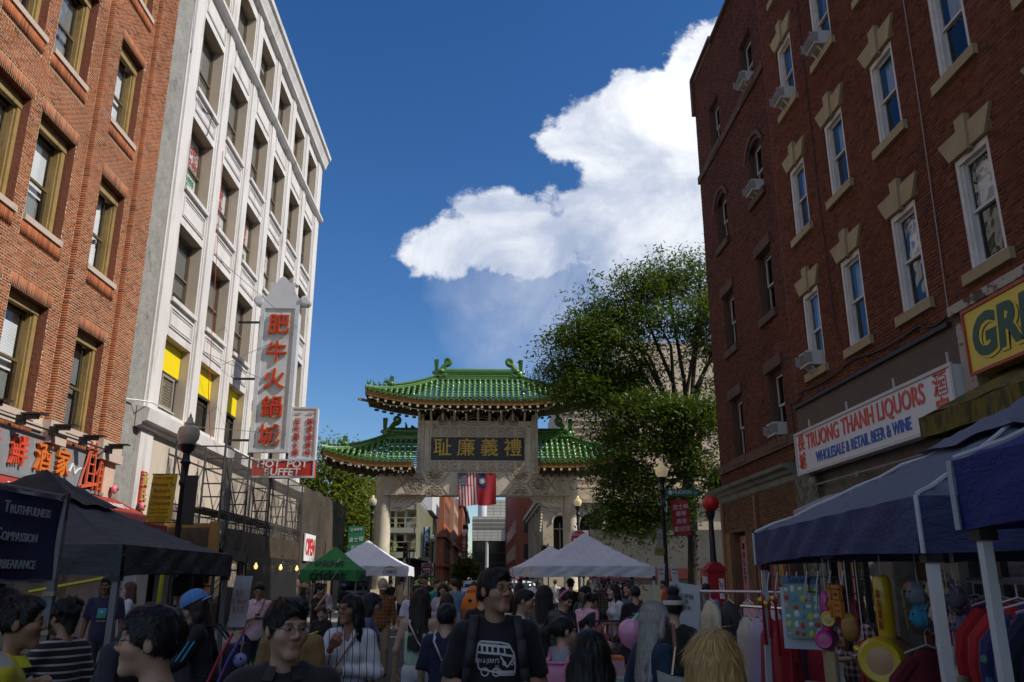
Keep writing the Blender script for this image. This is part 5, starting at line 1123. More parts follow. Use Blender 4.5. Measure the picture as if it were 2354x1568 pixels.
s=MB();s.box((-8.72,31.0,5.40),(-6.42,31.42,6.03));s3=s.build('red_box',plain((.50,.035,.02),.4),HP)
s=MB()
for a,b in(((-8.74,30.97,5.36),(-6.38,30.999,5.43)),((-8.74,30.97,6.0),(-6.38,30.999,6.06)),((-6.44,30.97,5.431),(-6.38,30.999,5.999))):s.box(a,b)
s.build('frame',M_WTIN,s3)
s=MB();s.text('HOT  POT\nBUFFET',.37,face_frame((-7.6,30.99,5.715),(1,0,0)),.012,.016,leading=.8,wid=1.1,shear=.1);s.build('lettering',plain((.68,.67,.65),.5),s3)
for z in(6.8,9.2,11.5):s=MB();s.tube([(-9.8,31.25,z),(-8.85,31.25,z)],.05,6);s.build('bracket',plain((.05,.05,.05),.6),HP)
for k,(p,q)in enumerate((((-9.78,27.6,12.9),(-7.4,31.0,11.2)),((-9.78,27.6,9.3),(-7.5,31.0,8.6)),((-7.4,31.1,11.1),(-9.7,29.5,9.3)),((-9.78,27.2,6.6),(-7.5,31.0,7.0)))):
 wire([p,q],.0,.01,'guy_wire',('highest of the thin guy wires staying the hot pot sign','second guy wire from the top staying the hot pot sign','thin guy wire crossing the hot pot sign face diagonally','lowest thin guy wire staying the hot pot sign')[k],(.1,.1,.1))
# ================================================================ scaffold with netting
SF=thing('scaffold',(-8.8,36,0),'tubular scaffold along the white building draped with dark netting and tarpaulin','scaffold')
M_TUBE=mat('scaffold_tube',(.05,.048,.055),.55,.2,4);ys=(25.6,28.3,31.3,34.1,36.8,39.8,42.6,45.4,48.2)
for k,y in enumerate(ys):
 for x in(-8.05,-9.55):s=MB();s.tube([(x,y,.1),(x,y,5.85)],.038,8);s.build('standard',M_TUBE,SF)
 for z in(2.3,2.75,3.3,3.72,4.15,4.55,5.0,5.7):
  s=MB();s.tube([(-8.05,y,z),(-9.55,y,z)]if z>5.5 or z in(2.3,3.72)else[(-8.05,y,z),(-8.65,y,z)],.024,6);s.build('rung',M_TUBE,SF)
 s=MB();s.tube([(-8.65,y,2.3),(-8.65,y,5.7)],.024,6);s.build('ladder_post',M_TUBE,SF)
 if k<len(ys)-1:
  for x in(-8.05,-9.55):
   s=MB();s.tube([(x,y,2.3),(x,ys[k+1],5.5)],.02,5);s.build('brace',M_TUBE,SF);s=MB();s.tube([(x,y,5.5),(x,ys[k+1],2.3)],.02,5);s.build('brace',M_TUBE,SF)
   for z in(3.75,5.7):s=MB();s.tube([(x,y,z),(x,ys[k+1],z)],.024,6);s.build('ledger',M_TUBE,SF)
  for x in(-9.2,-8.9,-8.6):s=MB();s.box((x-.13,y-.2,3.78),(x+.13,ys[k+1]-.25,3.83));s.build('plank',mat('weathered_plank',(.16,.115,.07),.8,.3,2,stretch=(8,.4,4)),SF)
M_NET=net_mat('debris_netting',(.05,.042,.032),.22,.70,1.0);M_NET2=net_mat('brown_netting',(.062,.048,.032),.66,.97,.6)
def sheet(name,m,y0,y1,z0,z1,x=-7.97,wv=.05,nu=50,nv=16,parent=None):
 s=MB();a0=z1 if callable(z1)else(lambda y:z1)
 def f(u,v):
  y=y0+(y1-y0)*u;zt=a0(y);return(x+wv*(math.sin(y*2.3+v*2)*.6+math.sin(y*5.1-v*4)*.4+.5*math.sin(v*5+y)),y,z0+(zt-z0)*v)
 s.grid(f,nu,nv);return s.build(name,m,parent or SF,smooth='all')
top=lambda y:5.78-.14*abs(math.sin((y-25.6)*1.09))
sheet('netting',M_NET,25.7,36.9,2.6,top,wv=.07,nu=90);sheet('netting',M_NET2,36.9,48.3,1.9,top,wv=.06,nu=90)
sheet('tarpaulin',mat('black_tarpaulin',(.012,.012,.013),.55,.3,2,bump=.03,bscale=4),28.6,36.2,.15,2.5,x=-7.90,wv=.03);sheet('tarpaulin',mat('brown_tarpaulin',(.055,.035,.02),.7,.4,1.5,bump=.03,bscale=4),26.0,36.4,2.3,3.25,x=-7.94,wv=.03)
s=MB();s.box((-9.6,25.4,2.45),(-8.0,25.5,3.35));s.box((-8.2,25.3,1.9),(-7.95,25.56,3.4));s.build('plywood',mat('amber_plywood',(.28,.16,.045),.7,.3,1.5),SF)
s=MB();s.grid(lambda u,v:(-9.5+1.35*u,25.36-.02*math.sin(u*9),2.6+.62*v),10,4);s.build('perforated_panel',net_mat('perforated_sheet',(.06,.05,.035),.6,.9,3,90),SF)
s=MB();s.grid(lambda u,v:(-9.55+.12*math.sin(v*8)-.35*(1-v)*u,25.6+.3*u,3.2+2.5*v),6,14);s.build('netting',M_NET,SF,smooth='all')
s=MB();s.box((-9.1,44.5,.1),(-8.1,47.9,3.6));s.box((-9.7,37,.1),(-8.2,44,2.0));s.build('hoarding',mat('worn_plywood_hoarding',(.17,.115,.078),.85,.3,1.2,stretch=(2,2,.5),col2=(.16,.11,.08),c2=(.5,.7),c2scale=1.5),SF)
OS=thing('open_sign',(-7.85,38.4,3.1),'white banner sign reading OPEN in red tied to brown netting','sign')
s=MB();s.box((-7.92,37.3,2.5),(-7.87,39.55,3.67));s.build('sheet',plain((.75,.75,.75),.6),OS)
s=MB();s.text('OPEN',.98,face_frame((-7.86,38.42,3.08),(0,1,0)),.01,.03,wid=.78);s.build('lettering',plain((.58,.03,.03),.6),OS)
t=thing('festoon_lights',(-7.8,30,2.3),'three warm festoon bulbs on a cord across the black tarpaulin','string lights')
s=MB();s.tube([(-7.75,28.7,2.35),(-7.75,30,2.28),(-7.75,33,2.26),(-7.75,35.6,2.3)],.012,5);s.build('cord',plain((.02,.02,.02),.6),t)
for y in(29.0,32.5,35.3):s=MB();s.ball((-7.72,y,2.14),(.07,.07,.09),10);s.lathe((-7.72,y,2.2),[(.03,0),(.03,.07)],8);s.build('bulb',mat('lit_bulb',(1.0,.72,.25),.4,.0,1,emit=1.0),t,smooth=True)
# ================================================================ pop-up tents
def fabric(name,col,trans=.25,rough=.75,sheen=.0):
 if name in MATS:return MATS[name]
 m=mat(name,col,rough,.1,2.0,bump=.035,bscale=3,stretch=(1,1,2.5));t=m.node_tree;P=t.nodes['Principled BSDF'];o=t.nodes['Material Output']
 tl=node(t,'ShaderNodeBsdfTranslucent');tl.inputs[0].default_value=(*col,1);mx=node(t,'ShaderNodeMixShader',i0=trans)
 t.links.new(P.outputs[0],mx.inputs[1]);t.links.new(tl.outputs[0],mx.inputs[2]);t.links.new(mx.outputs[0],o.inputs[0]);return m
def tent(x0,x1,y0,y1,zb,vh,pk,m,label,legm,seed=0,concave=1.25,cap=None,seam=None,legs=True,legslant=0.0,legw=.05,vm=None,group=None):
 cx,cy=(x0+x1)/2,(y0+y1)/2;hx,hy=(x1-x0)/2,(y1-y0)/2;t=thing('canopy_tent',(cx,cy,0),label,'tent',group);ze=zb+vh;q=seed*1.7
 fold=lambda a,b:.012*math.sin(a*9+q)*math.sin(b*7-q)+.008*math.sin(a*17+b*5+q)
 def P(u,v):
  e=max(abs(u),abs(v));s_=1-e;diag=min(abs(u),abs(v))/max(e,1e-5)
  z=ze+(pk-ze)*s_**concave-.05*(1-diag)**1.5*s_*2*(1-s_)+fold(u*3,v*3)*(s_>.02)
  return(cx+hx*u,cy+hy*v,z)
 s=MB();s.grid(lambda a,b:P(2*a-1,2*b-1),48,48);s.build('canopy',m,t,smooth=True)
 s=MB();per=[]
 n=40
 for(ax,ay),(bx,by)in(((x0,y0),(x1,y0)),((x1,y0),(x1,y1)),((x1,y1),(x0,y1)),((x0,y1),(x0,y0))):
  nx,ny=(by-ay),-(bx-ax);L=math.hypot(nx,ny);nx,ny=nx/L,ny/L
  def f(u,v):
   w=.018*math.sin(u*23+q)*v+.012*math.sin(v*7+u*40+q)*min(1,6*u,6*(1-u));sag=.03*math.sin(math.pi*u)*v
   return(ax+(bx-ax)*u+nx*(.012+w),ay+(by-ay)*u+ny*(.012+w),ze-vh*v+sag-.001)
  s.grid(f,n,6)
 s.build('valance',vm or m,t,smooth=True)
 if seam:
  s=MB()
  for sx in(-1,1):
   for sy in(-1,1):s.tube([Vector(P(sx*k/12,sy*k/12))+Vector((0,0,.008))for k in range(12,-1,-1)],.013,6);s.tube([(cx+sx*(hx+.015),cy+sy*(hy+.015),ze-vh*k/5)for k in range(6)],.011,6)
  s.build('seam_binding',seam,t)
 if cap:s=MB();s.grid(lambda a,b:(lambda u,v:(cx+hx*.36*u,cy+hy*.36*v,P(.36*u,.36*v)[2]+.10*(1-.5*max(abs(u),abs(v)))))(2*a-1,2*b-1),16,16);s.build('vent_cap',cap,t,smooth=True)
 if legs:
  for sx in(-1,1):
   for sy in(-1,1):
    X,Y=cx+sx*(hx-.04),cy+sy*(hy-.04);s=MB();s.bar((X,Y,zb+.3*vh),(X+sx*legslant*.35,Y+sy*legslant,.04),legw);lg=s.build('leg',legm,t)
    s=MB();s.box((X-.06+sx*legslant*.35,Y-.06+sy*legslant,.035),(X+.06+sx*legslant*.35,Y+.06+sy*legslant,.05));s.build('foot_plate',plain((.1,.1,.1),.5),lg);s=MB();s.cbox((X,Y,zb+.0),(legw+.03,legw+.03,.08));s.build('slider',plain((.02,.02,.02),.5),lg)
 s=MB()
 for a,b in(((x0,y0),(x1,y0)),((x1,y0),(x1,y1)),((x1,y1),(x0,y1)),((x0,y1),(x0,y0))):
  a,b=Vector((a[0],a[1],0)),Vector((b[0],b[1],0));m_=a.lerp(b,.5);cc_=Vector((cx,cy,0));a,b=cc_+(a-cc_)*.955,cc_+(b-cc_)*.955;zz=zb+.02
  for k in range(2):p,r=a.lerp(b,k*.5),a.lerp(b,k*.5+.5);s.bar(p+Vector((0,0,zz)),r+Vector((0,0,zz+vh*.8)),.02);s.bar(p+Vector((0,0,zz+vh*.8)),r+Vector((0,0,zz)),.02)
 s.build('truss',plain((.12,.12,.12),.5),t);return t
LEGG=mat('grey_tent_leg',(.16,.16,.165),.5);LEGW=mat('white_tent_leg',(.55,.55,.53),.5)
F_WH=fabric('white_tent_fabric',(.76,.76,.80),.18);F_GY=fabric('charcoal_tent_fabric',(.055,.057,.063),.08);F_BL=fabric('faded_navy_fabric',(.15,.16,.21),.12);F_BL2=fabric('royal_navy_fabric',(.025,.03,.16),.15);F_GN=fabric('green_tent_fabric',(.05,.29,.08),.25)
tent(-5.95,-2.95,7.0,10.0,1.77,.25,2.72,F_GY,'charcoal grey canopy tent on the left behind the navy banner',LEGG,1,seam=None,cap=plain((.018,.018,.02),.7),legw=.05)
BT=tent(2.14,5.22,3.62,6.9,1.86,.26,2.86,F_BL,'faded navy canopy tent with white seams over the toy stall',LEGW,2,seam=plain((.50,.50,.52),.7),cap=F_BL,legslant=.12,legw=.045,concave=1.05,vm=fabric('navy_valance_fabric',(.055,.065,.15),.12));BT.rotation_euler=(0,0,-.09)
tent(1.74,4.75,-.1,2.98,1.92,.25,2.9,F_BL2,'dark royal blue canopy tent nearest on the right',LEGW,3,seam=plain((.36,.36,.38),.7),legw=.036,concave=1.0)
tent(1.10,4.05,20.0,23.0,1.77,.27,2.88,F_WH,'large white canopy tent on the right in the shade before the gate',LEGW,4,seam=None,group='white pop-up tents')
tent(.85,3.3,25.0,27.8,1.80,.27,2.75,F_WH,'white canopy tent half hidden behind the large white tent',LEGW,5,group='white pop-up tents')
tent(-5.85,-2.72,29.6,33.0,1.82,.35,3.12,F_WH,'sunlit white canopy tent beside the green cricket tent',plain((.03,.03,.03),.5),6,group='white pop-up tents')
CT=tent(-4.92,-3.40,23.0,24.6,1.68,.30,2.62,F_GN,'small green canopy tent with black cricket lettering',LEGG,7,legw=.04,concave=1.1)
BLK=plain((.012,.014,.012),.6)
s=MB();s.text('cricket',.34,face_frame((-4.2,22.945,1.83),(1,0,0)),.008,.022);s.build('lettering',BLK,CT)
s=MB();s.text('cricket',.29,face_frame((-4.2,23.16,2.16),(1,0,0),(0,.62,.62)),.008,.02);s.build('lettering',BLK,CT)
s=MB();s.text('cricket',.30,face_frame((-3.345,23.8,1.83),(0,1,0)),.008,.02);s.build('lettering',BLK,CT)
for zz,yy in((1.83,22.93),(2.15,23.1)):s=MB();s.bar((-4.06,yy,zz-.1),(-3.92,yy+(.0 if zz<2 else.12),zz+.12),.035,.01);s.build('slash',plain((.5,.55,.6),.6),CT)
t=thing('tent_logo',(-3.2,29.54,1.97),'small green and orange roof shaped tent maker badge with black lettering on white valance','logo')
s=MB();s.text('COBIZI',.15,face_frame((-3.25,29.52,1.97),(1,0,0)),.006,.01);s.build('lettering',BLK,t);s=MB();s.prism([(-3.45,2.02),(-3.15,2.14),(-2.85,2.02),(-3.15,2.08)],.01,lambda x,y,z:(x-.1,29.5+y,z+.04));s.build('roof_mark',plain((.25,.3,.05),.6),t)
NB=thing('navy_banner',(-2.95,5,2),'navy cloth banner with pale words Truthfulness Compassion Forbearance and yellow characters','banner')
s=MB();s.grid(lambda u,v:(-2.95+.012*math.sin(u*9+v*4),3.6+2.32*u,1.745+.535*v+.008*math.sin(u*14)*v),50,10);s.build('cloth',mat('navy_banner_cloth',(.012,.018,.085),.75,.35,3,bump=.01,bscale=5),NB,smooth='all')
s=MB()
for z in(1.735,2.285):s.grid(lambda u,v:(-2.945+.012*math.sin(u*30)*v,3.58+2.38*u,z-.014+.028*v),60,2)
s.build('hem',plain((.30,.32,.38),.8,.5,scale=9),NB)
for wd,z in(('TRUTHFULNESS',2.175),('COMPASSION',2.01),('FORBEARANCE',1.845)):
 s=MB();s.text(wd[0],.098,face_frame((-2.925,5.10+(.07 if z>2.1 else(.02 if z>1.9 else-.02)),z),(0,1,0)),.004,.01,align='LEFT');s.text(wd[1:],.075,face_frame((-2.925,5.165+(.07 if z>2.1 else(.025 if z>1.9 else-.015)),z-.012),(0,1,0)),.004,.01,align='LEFT');s.build('lettering',plain((.40,.42,.46),.7),NB)
for ch,z in(('真',2.17),('善',2.005),('忍',1.84)):s=MB();s.text(ch,.12,face_frame((-2.925,4.98-(2.17-z)*.25,z),(0,1,0)),.004,.006);s.build('lettering',plain((.42,.42,.06),.6),NB)
s=MB();s.bar((-2.97,5.98,0.02),(-2.97,5.98,2.31),.05);s.build('pole',LEGG,NB);s=MB();s.tube([(-2.97,3.0,2.30),(-2.97,5.98,2.30)],.018,8);s.tube([(-2.96,5.98,2.33),(-2.96,5.98,2.15)],.024,8);s.build('top_rail',plain((.08,.045,.03),.5),NB)
s=MB();s.bar((-2.97,3.0,0.02),(-2.97,3.0,2.31),.05);s.build('pole',LEGG,NB)
for z in(1.65,1.4):s=MB();s.cbox((-2.97,5.98,z),(.075,.075,.03));s.build('clip',plain((.3,.25,.15),.4),NB)
# ================================================================ acorn street lamps
M_LGL=mat('amber_lamp_glass',(.50,.46,.33),.18,.12,3,spec=.5);M_LIT=mat('lit_lamp_glass',(.62,.52,.28),.2,.1,3,emit=.22);M_IRON=mat('black_cast_iron',(.018,.018,.02),.4,.2,8)
def lamp(x,y,ztop,label,sc=1.0,arm=None,group='acorn street lamps',lit=False):
 t=thing('street_lamp',(x,y,.1),label,'street lamp',group);z=ztop;k=sc
 s=MB();s.lathe((x,y,z),[(.12*k,-.62*k),(.20*k,-.5*k),(.215*k,-.38*k),(.19*k,-.28*k),(.10*k,-.225*k),(.11*k,-.19*k),(.06*k,-.13*k),(.045*k,-.06*k),(0,-.05*k)],20);s.build('globe',M_LIT if lit else M_LGL,t,smooth=True)
 s=MB();s.lathe((x,y,z),[(.02*k,-.06*k),(.025*k,-.03*k),(.008*k,.02*k),(0,.06*k)],8);s.build('finial',M_IRON,t)
 s=MB();zb=z-.62*k;s.lathe((x,y,0),[(.26,.1),(.26,.3),(.2,.35),(.15,.8),(.1,1.0),(.075,1.1),(.062,zb-.95),(.10,zb-.9),(.10,zb-.82),(.075,zb-.78),(.09,zb-.45),(.13,zb-.4),(.09,zb-.35),(.075,zb-.2),(.14*k,zb-.1),(.17*k,zb),(.12*k,zb+.02)],16);s.build('post',M_IRON,t,smooth=True)
 return t
LP=lamp(-6.85,19,5.42,'tall black street lamp with amber acorn globe behind the charcoal grey tent',1.15)
YB=thing('yellow_banner',(-7.2,19,3.5),'yellow vertical lamp post banner welcoming to historical Chinatown','banner')
s=MB();s.grid(lambda u,v:(-7.52+.56*u-.05*(1-v)+.0*v,18.93+.03*math.sin(u*6),2.96+1.06*v),8,10);s.build('cloth',mat('yellow_banner_vinyl',(.66,.42,.012),.5,.1,3),YB)
BR=plain((.16,.07,.02),.6)
for tx,z,sz in(('ASIAN CUISINE',3.93,.075),('Welcome To',3.79,.118),("Boston's",3.65,.13),('Historical',3.51,.13),('Chinatown',3.37,.128),('Boston Chinatown',3.24,.066),('Business Association',3.17,.06),('MAYOR  MICHELLE WU',3.07,.056),('CITY OF BOSTON',3.0,.055)):
 s=MB();s.text(tx,sz,face_frame((-7.25-.05*(4.02-z),18.89,z),(1,0,.02)),.004,.01 if sz>.1 else.004,wid=.82);s.build('lettering',BR,YB)
s=MB();s.tube([(-7.55,18.95,4.03),(-6.85,18.97,4.03)],.012,6);s.tube([(-7.6,18.95,2.955),(-6.85,18.97,2.955)],.012,6);s.build('arm',M_IRON,YB)
s=MB();s.box((-6.78,18.9,2.9),(-6.5,18.94,4.0));t=thing('parking_notice',(-6.6,18.9,3.4),'back of dark metal street notice fixed to the lamp post beside yellow banner','sign');s.build('plate',plain((.03,.03,.03),.5),t);s=MB();s.tube([(-6.8,18.95,3.5),(-6.85,18.97,3.5)],.02,6);s.build('clamp',M_IRON,t)
lamp(-5.62,42,5.85,'street lamp with pale acorn globe in front of left gate column',.95)
lamp(4.72,42,5.85,'street lamp with glinting acorn globe in front of right gate column',.95,lit=True)
HL=lamp(5.62,26,5.42,'black street lamp carrying Hudson street sign and red banner',.95,lit=True)
for k,(x,y,zt,l)in enumerate(((-5.0,82,5.9,'street lamp beside the do not enter sign under the garage'),(5.1,86,5.6,'street lamp before the dark red brick building across the avenue'),(-3.2,112,5.2,'street lamp down the street by orange warehouse'),(-2.0,130,4.6,'slim far street lamp near the round street tree'),(5.3,120,5.0,'far street lamp on right pavement beyond the bank'))):lamp(x,y,zt,l,1.2 if k<2 else 1.3)
RBN=thing('red_banner',(6.1,26,3.6),'red lamp post banner with white Chinese characters by the Hudson street sign','banner')
s=MB();s.grid(lambda u,v:(5.83+.55*u+.05*(1-v),25.9+.02*math.sin(u*5),3.05+1.07*v),6,8);s.build('cloth',plain((.36,.02,.03),.6),RBN)
s=MB()
for tx,z in(('波士頓',3.90),('華埠',3.69),('商會',3.46),('歡迎您',3.23)):s.text(tx,.17,face_frame((6.12+.04*(4.12-z),25.86,z),(1,0,.1)),.004,.0)
s.build('lettering',plain((.6,.6,.6),.6),RBN);s=MB();s.tube([(5.62,25.95,4.13),(6.4,25.92,4.13)],.012,6);s.tube([(5.62,25.95,3.04),(6.45,25.92,3.04)],.012,6);s.build('arm',M_IRON,RBN)
GRN=plain((.02,.15,.09),.5);WHT=plain((.62,.62,.62),.5)
t=thing('street_sign',(6.2,26,4.4),'green street name blade reading Hudson St','sign');s=MB();s.box((5.72,25.9,4.25),(6.78,25.92,4.46));s.build('blade',GRN,t);s=MB();s.text('HUDSON',.165,face_frame((6.22,25.89,4.36),(1,0,0)),.004,.012,wid=.85);s.text('ST',.10,face_frame((6.65,25.89,4.33),(1,0,0)),.004,.008);s.lathe((5.84,25.89,4.355),[(.07,-.003),(.07,.003),(0,.004)],14,axis='y');s.build('lettering',WHT,t)
t=thing('street_sign',(5.7,26,4.7),'green street name blade seen edge-on reading Beach St','sign');s=MB();s.cbox((5.77,26.5,4.68),(.02,1.0,.22),-.25);s.build('blade',GRN,t);s=MB();s.text('BEACH ST',.15,face_frame((5.755,26.5,4.69),(.25,-1,0)),.004,.01,wid=.8);s.build('lettering',WHT,t)
t=thing('grey_sign_plate',(5.7,26,3.9),'grey metal sign plate angled on the Hudson lamp post','sign');s=MB();s.cbox((5.74,26.2,3.96),(.02,.6,.36),-.35);s.build('plate',plain((.09,.09,.10),.5),t);s=MB();s.cbox((5.725,26.2,3.96),(.01,.5,.03),-.35);s.build('line',plain((.3,.3,.3),.6),t)
for x,z,c,l,w,h in((5.42,2.95,(.28,.28,.28),'pale grey parking sign on the Hudson lamp post',.16,.55),(5.4,2.55,(.3,.22,.05),'small yellow star notice on the Hudson lamp post',.3,.24),(5.42,1.9,(.6,.6,.6),'white paper notice taped to the foot of the Hudson lamp post',.2,.6),(5.82,1.9,(.6,.6,.6),'white flyer tilted on right side of the Hudson lamp post',.2,.6)):
 t=thing('pole_notice',(x,25.85,z),l,'notice');s=MB();s.cbox((x,25.84,z),(w,.01,h),Matrix.Rotation(.08 if x<5.6 else-.12,4,'Y'));s.build('sheet',plain(c,.6),t);s=MB();s.cbox((x,25.83,z+h*.2),(w*.7,.006,.03));s.cbox((x,25.83,z),(w*.6,.006,.02));s.build('print',plain((.1,.1,.1),.6),t)
t=thing('fire_alarm_post',(5.46,20,.1),'red fire alarm box on a black post topped with red globe','fire alarm');RD=plain((.36,.012,.015),.4)
s=MB();s.ball((5.48,20,3.5),.2,24);s.build('globe',plain((.50,.02,.012),.3),t,smooth='all');s=MB();s.lathe((5.46,20,0),[(.2,.1),(.18,.5),(.09,.7),(.09,2.1),(.075,2.2),(.06,3.1),(.10,3.2),(.12,3.3),(.08,3.32)],14);s.build('post',M_IRON,t)
s=MB();s.box((5.25,19.8,.95),(5.67,20.18,1.93));s.prism([(5.2,1.93),(5.72,1.93),(5.6,2.06),(5.54,2.12),(5.38,2.12),(5.32,2.06)],.46,lambda x,y,z:(x,19.76+y,z));s.build('alarm_box',RD,t)
s=MB();s.box((5.5,19.78,1.3),(5.62,19.795,1.75));pl=s.build('notice',WHT,t);s=MB();s.text('FOR\nFIRE',.05,face_frame((5.56,19.775,1.6),(1,0,0)),.003,.0);s.bar((5.51,19.775,1.7),(5.61,19.775,1.35),.015,.005);s.build('lettering',RD,pl);s=MB();s.box((5.17,19.86,1.55),(5.25,20,1.8));s.build('handle',WHT,t)
def roadsign(x,y,z,sz,label):
 t=thing('no_entry_sign',(x,y,0),label,'road sign','do not enter signs');s=MB();s.box((x-sz,y,z-sz),(x+sz,y+.02,z+sz));s.build('plate',plain((.6,.6,.6),.5),t)
 s=MB();s.lathe((x,y-.01,z),[(sz*.95,-.006),(sz*.95,.006),(0,.007)],24,axis='y');s.build('disc',plain((.42,.03,.03),.5),t)
 s=MB();s.box((x-sz*.7,y-.03,z-sz*.13),(x+sz*.7,y-.02,z+sz*.13));s.text('DO NOT',sz*.36,face_frame((x,y-.025,z+sz*.5),(1,0,0)),.006,.01);s.text('ENTER',sz*.36,face_frame((x,y-.025,z-sz*.48),(1,0,0)),.006,.01);s.build('lettering',plain((.62,.6,.6),.5),t)
 s=MB();s.bar((x,y+.05,.1),(x,y+.05,z+sz+.3),.05);s.build('post',plain((.25,.25,.25),.5),t)
roadsign(-5.05,76,2.55,.55,'red and white do not enter sign under the garage');roadsign(2.02,58,1.85,.36,'red do not enter sign seen under white tents right of the tall man');roadsign(4.55,40,3.55,.42,'red do not enter sign half hidden behind the large white tent peak')
GB=thing('green_banner',(-6.4,42,3.7),'green lamp post banner with white Chinese characters by left gate lamp','banner');s=MB();s.box((-6.75,41.9,2.4),(-5.95,41.93,4.25));s.build('cloth',plain((.02,.16,.08),.6),GB)
s=MB()
for tx,z,q in(('亞洲風味',4.08,.15),('波士頓',3.6,.25),('華埠',3.2,.25),('商會',2.8,.25)):s.text(tx,q,face_frame((-6.35,41.88,z),(1,0,.1)),.005,.0)
s.build('lettering',WHT,GB);s=MB();s.tube([(-6.8,41.95,4.26),(-5.6,41.97,4.26)],.015,6);s.build('arm',M_IRON,GB)
def signal(x,y,z,label):
 t=thing('traffic_signal',(x,y,z),label,'traffic light','traffic signals');s=MB();s.box((x-.17,y,z-.5),(x+.17,y+.25,z+.5));h=s.build('housing',plain((.015,.015,.015),.5),t)
 for k,c in enumerate(((.1,.01,.01),(.1,.06,.01),(.01,.08,.04))):s=MB();s.lathe((x,y-.06,z+.3-.3*k),[(.1,-.01),(.1,.1),(.12,.1),(.12,-.01)],12,axis='y');s.build('lens',plain(c,.3),h)
 s=MB();s.bar((x+.25,y+.1,.1),(x+.25,y+.1,z+.6),.08);s.build('post',M_IRON,t)
signal(-5.0,54,3.5,'black traffic signal left of the pair below the garage');signal(-3.75,56,3.6,'black traffic signal right of the pair below the garage');signal(4.0,56,3.4,'black traffic signal between the gate and the bank')
# ================================================================ trees
def leaf_mat(name,col,col2,trans=.35):
 m=bpy.data.materials.new(name);m.use_nodes=True;t=m.node_tree;P=t.nodes['Principled BSDF'];o=t.nodes['Material Output']
 g_=node(t,'ShaderNodeNewGeometry');n=node(t,'ShaderNodeTexNoise',i2=.5,i3=3.0);t.links.new(node(t,'ShaderNodeTexCoord').outputs['Object'],n.inputs[0])
 f=V(t,g_.outputs['Random Per Island'])*.7+V(t,n.outputs[0])*.6-.15
 c=mixc(t,f.op('MINIMUM',1.0),col,col2);t.links.new(c,P.inputs['Base Color']);P.inputs['Roughness'].default_value=.45;P.inputs['Specular IOR Level'].default_value=.35
 tl=node(t,'ShaderNodeBsdfTranslucent');cc=node(t,'ShaderNodeVectorMath',operation='MULTIPLY');t.links.new(c,cc.inputs[0]);cc.inputs[1].default_value=(1.5,1.6,.7);t.links.new(cc.outputs[0],tl.inputs[0])
 mx=node(t,'ShaderNodeMixShader',i0=trans);t.links.new(P.outputs[0],mx.inputs[1]);t.links.new(tl.outputs[0],mx.inputs[2]);t.links.new(mx.outputs[0],o.inputs[0]);return m
M_BARK=mat('dark_bark',(.045,.036,.028),.9,.4,3,bump=.04,bscale=12,stretch=(1,1,.3))
def grow(base,fork,clumps,seed,leaf,nspray,nleaf,lw,ll,label,name,m,group='street trees',tr=.28,flat=.45,wild=.25,lname='crown'):
 """trunk, limbs bending out to leaf clumps (centre, radii), twigs in each, flat sprays of small leaves on the twigs"""
 rg=np.random.RandomState(seed);t=thing(name,base,label,'tree',group)
 s=MB();base,fork=Vector(base),Vector(fork);mid=base.lerp(fork,.5)+Vector((.1,.05,0));s.tube([base,base.lerp(mid,.3),mid,fork],[tr*1.35,tr*1.05,tr*.95,tr*.8],12);tk=s.build('trunk',M_BARK,t,smooth='all')
 LV=[];s=MB()
 for c,r in clumps:
  c=Vector(c);r=Vector(r if hasattr(r,'__len__')else(r,r,r*.7));d=c-fork;a=fork+Vector((d.x*.25,d.y*.25,d.z*.45));b=fork+Vector((d.x*.65,d.y*.65,d.z*.8))
  L=[fork,a+Vector(rg.uniform(-wild,wild,3)),b+Vector(rg.uniform(-wild,wild,3)),c];w=tr*(.27+.15*min(1,r.x/2));s.tube(L,[w*1.25,w,w*.62,w*.22],7)
  for k in range(nspray):
   v=rg.normal(size=3);v/=np.linalg.norm(v);q=rg.uniform(.3,1.28);e=c+Vector((v[0]*r.x*q,v[1]*r.y*q,v[2]*r.z*q))
   st=L[2].lerp(c,rg.uniform(.1,1))if rg.rand()<.7 else c;mm=st.lerp(e,.5)+Vector((0,0,.12*r.x))*rg.uniform(-.3,1)
   if k%2==0:s.tube([st,mm,e],[w*.22,w*.13,.006],4)
   n=int(nleaf*rg.uniform(.6,1.4));sr=.32*min(r.x,1.6)*rg.uniform(.5,1.6);p=rg.normal(size=(n,3))*np.array([sr,sr,sr*flat])+np.array(e);p[:,2]-=.25*((p[:,0]-e.x)**2+(p[:,1]-e.y)**2)/max(sr,.2);LV.append(p)
 s.build('limb',M_BARK,t,smooth='all')
 p=np.concatenate(LV);n=len(p);th=rg.uniform(0,2*math.pi,n);tilt=rg.normal(0,.5,n);roll=rg.normal(0,.6,n)
 ax=np.stack([np.cos(th)*np.cos(tilt),np.sin(th)*np.cos(tilt),np.sin(tilt)-.25],1);bx=np.stack([-np.sin(th)*np.cos(roll),np.cos(th)*np.cos(roll),np.sin(roll)],1)
 sz=rg.uniform(.6,1.3,(n,1));A,B=ax*ll*sz,bx*lw*sz
 vs=np.stack([p-A,p+B*.9-A*.1,p+A,p-B*.9+A*.1],1).reshape(-1,3)-np.array(base)
 me=bpy.data.meshes.new('crown');me.vertices.add(n*4);me.vertices.foreach_set('co',vs.ravel());me.loops.add(n*4);me.loops.foreach_set('vertex_index',np.arange(n*4,dtype=np.int32));me.polygons.add(n);me.polygons.foreach_set('loop_start',np.arange(0,n*4,4,dtype=np.int32));me.polygons.foreach_set('loop_total',np.full(n,4,np.int32));me.update(calc_edges=True);me.materials.append(m)
 link(lname,me,t,kind='stuff');return t
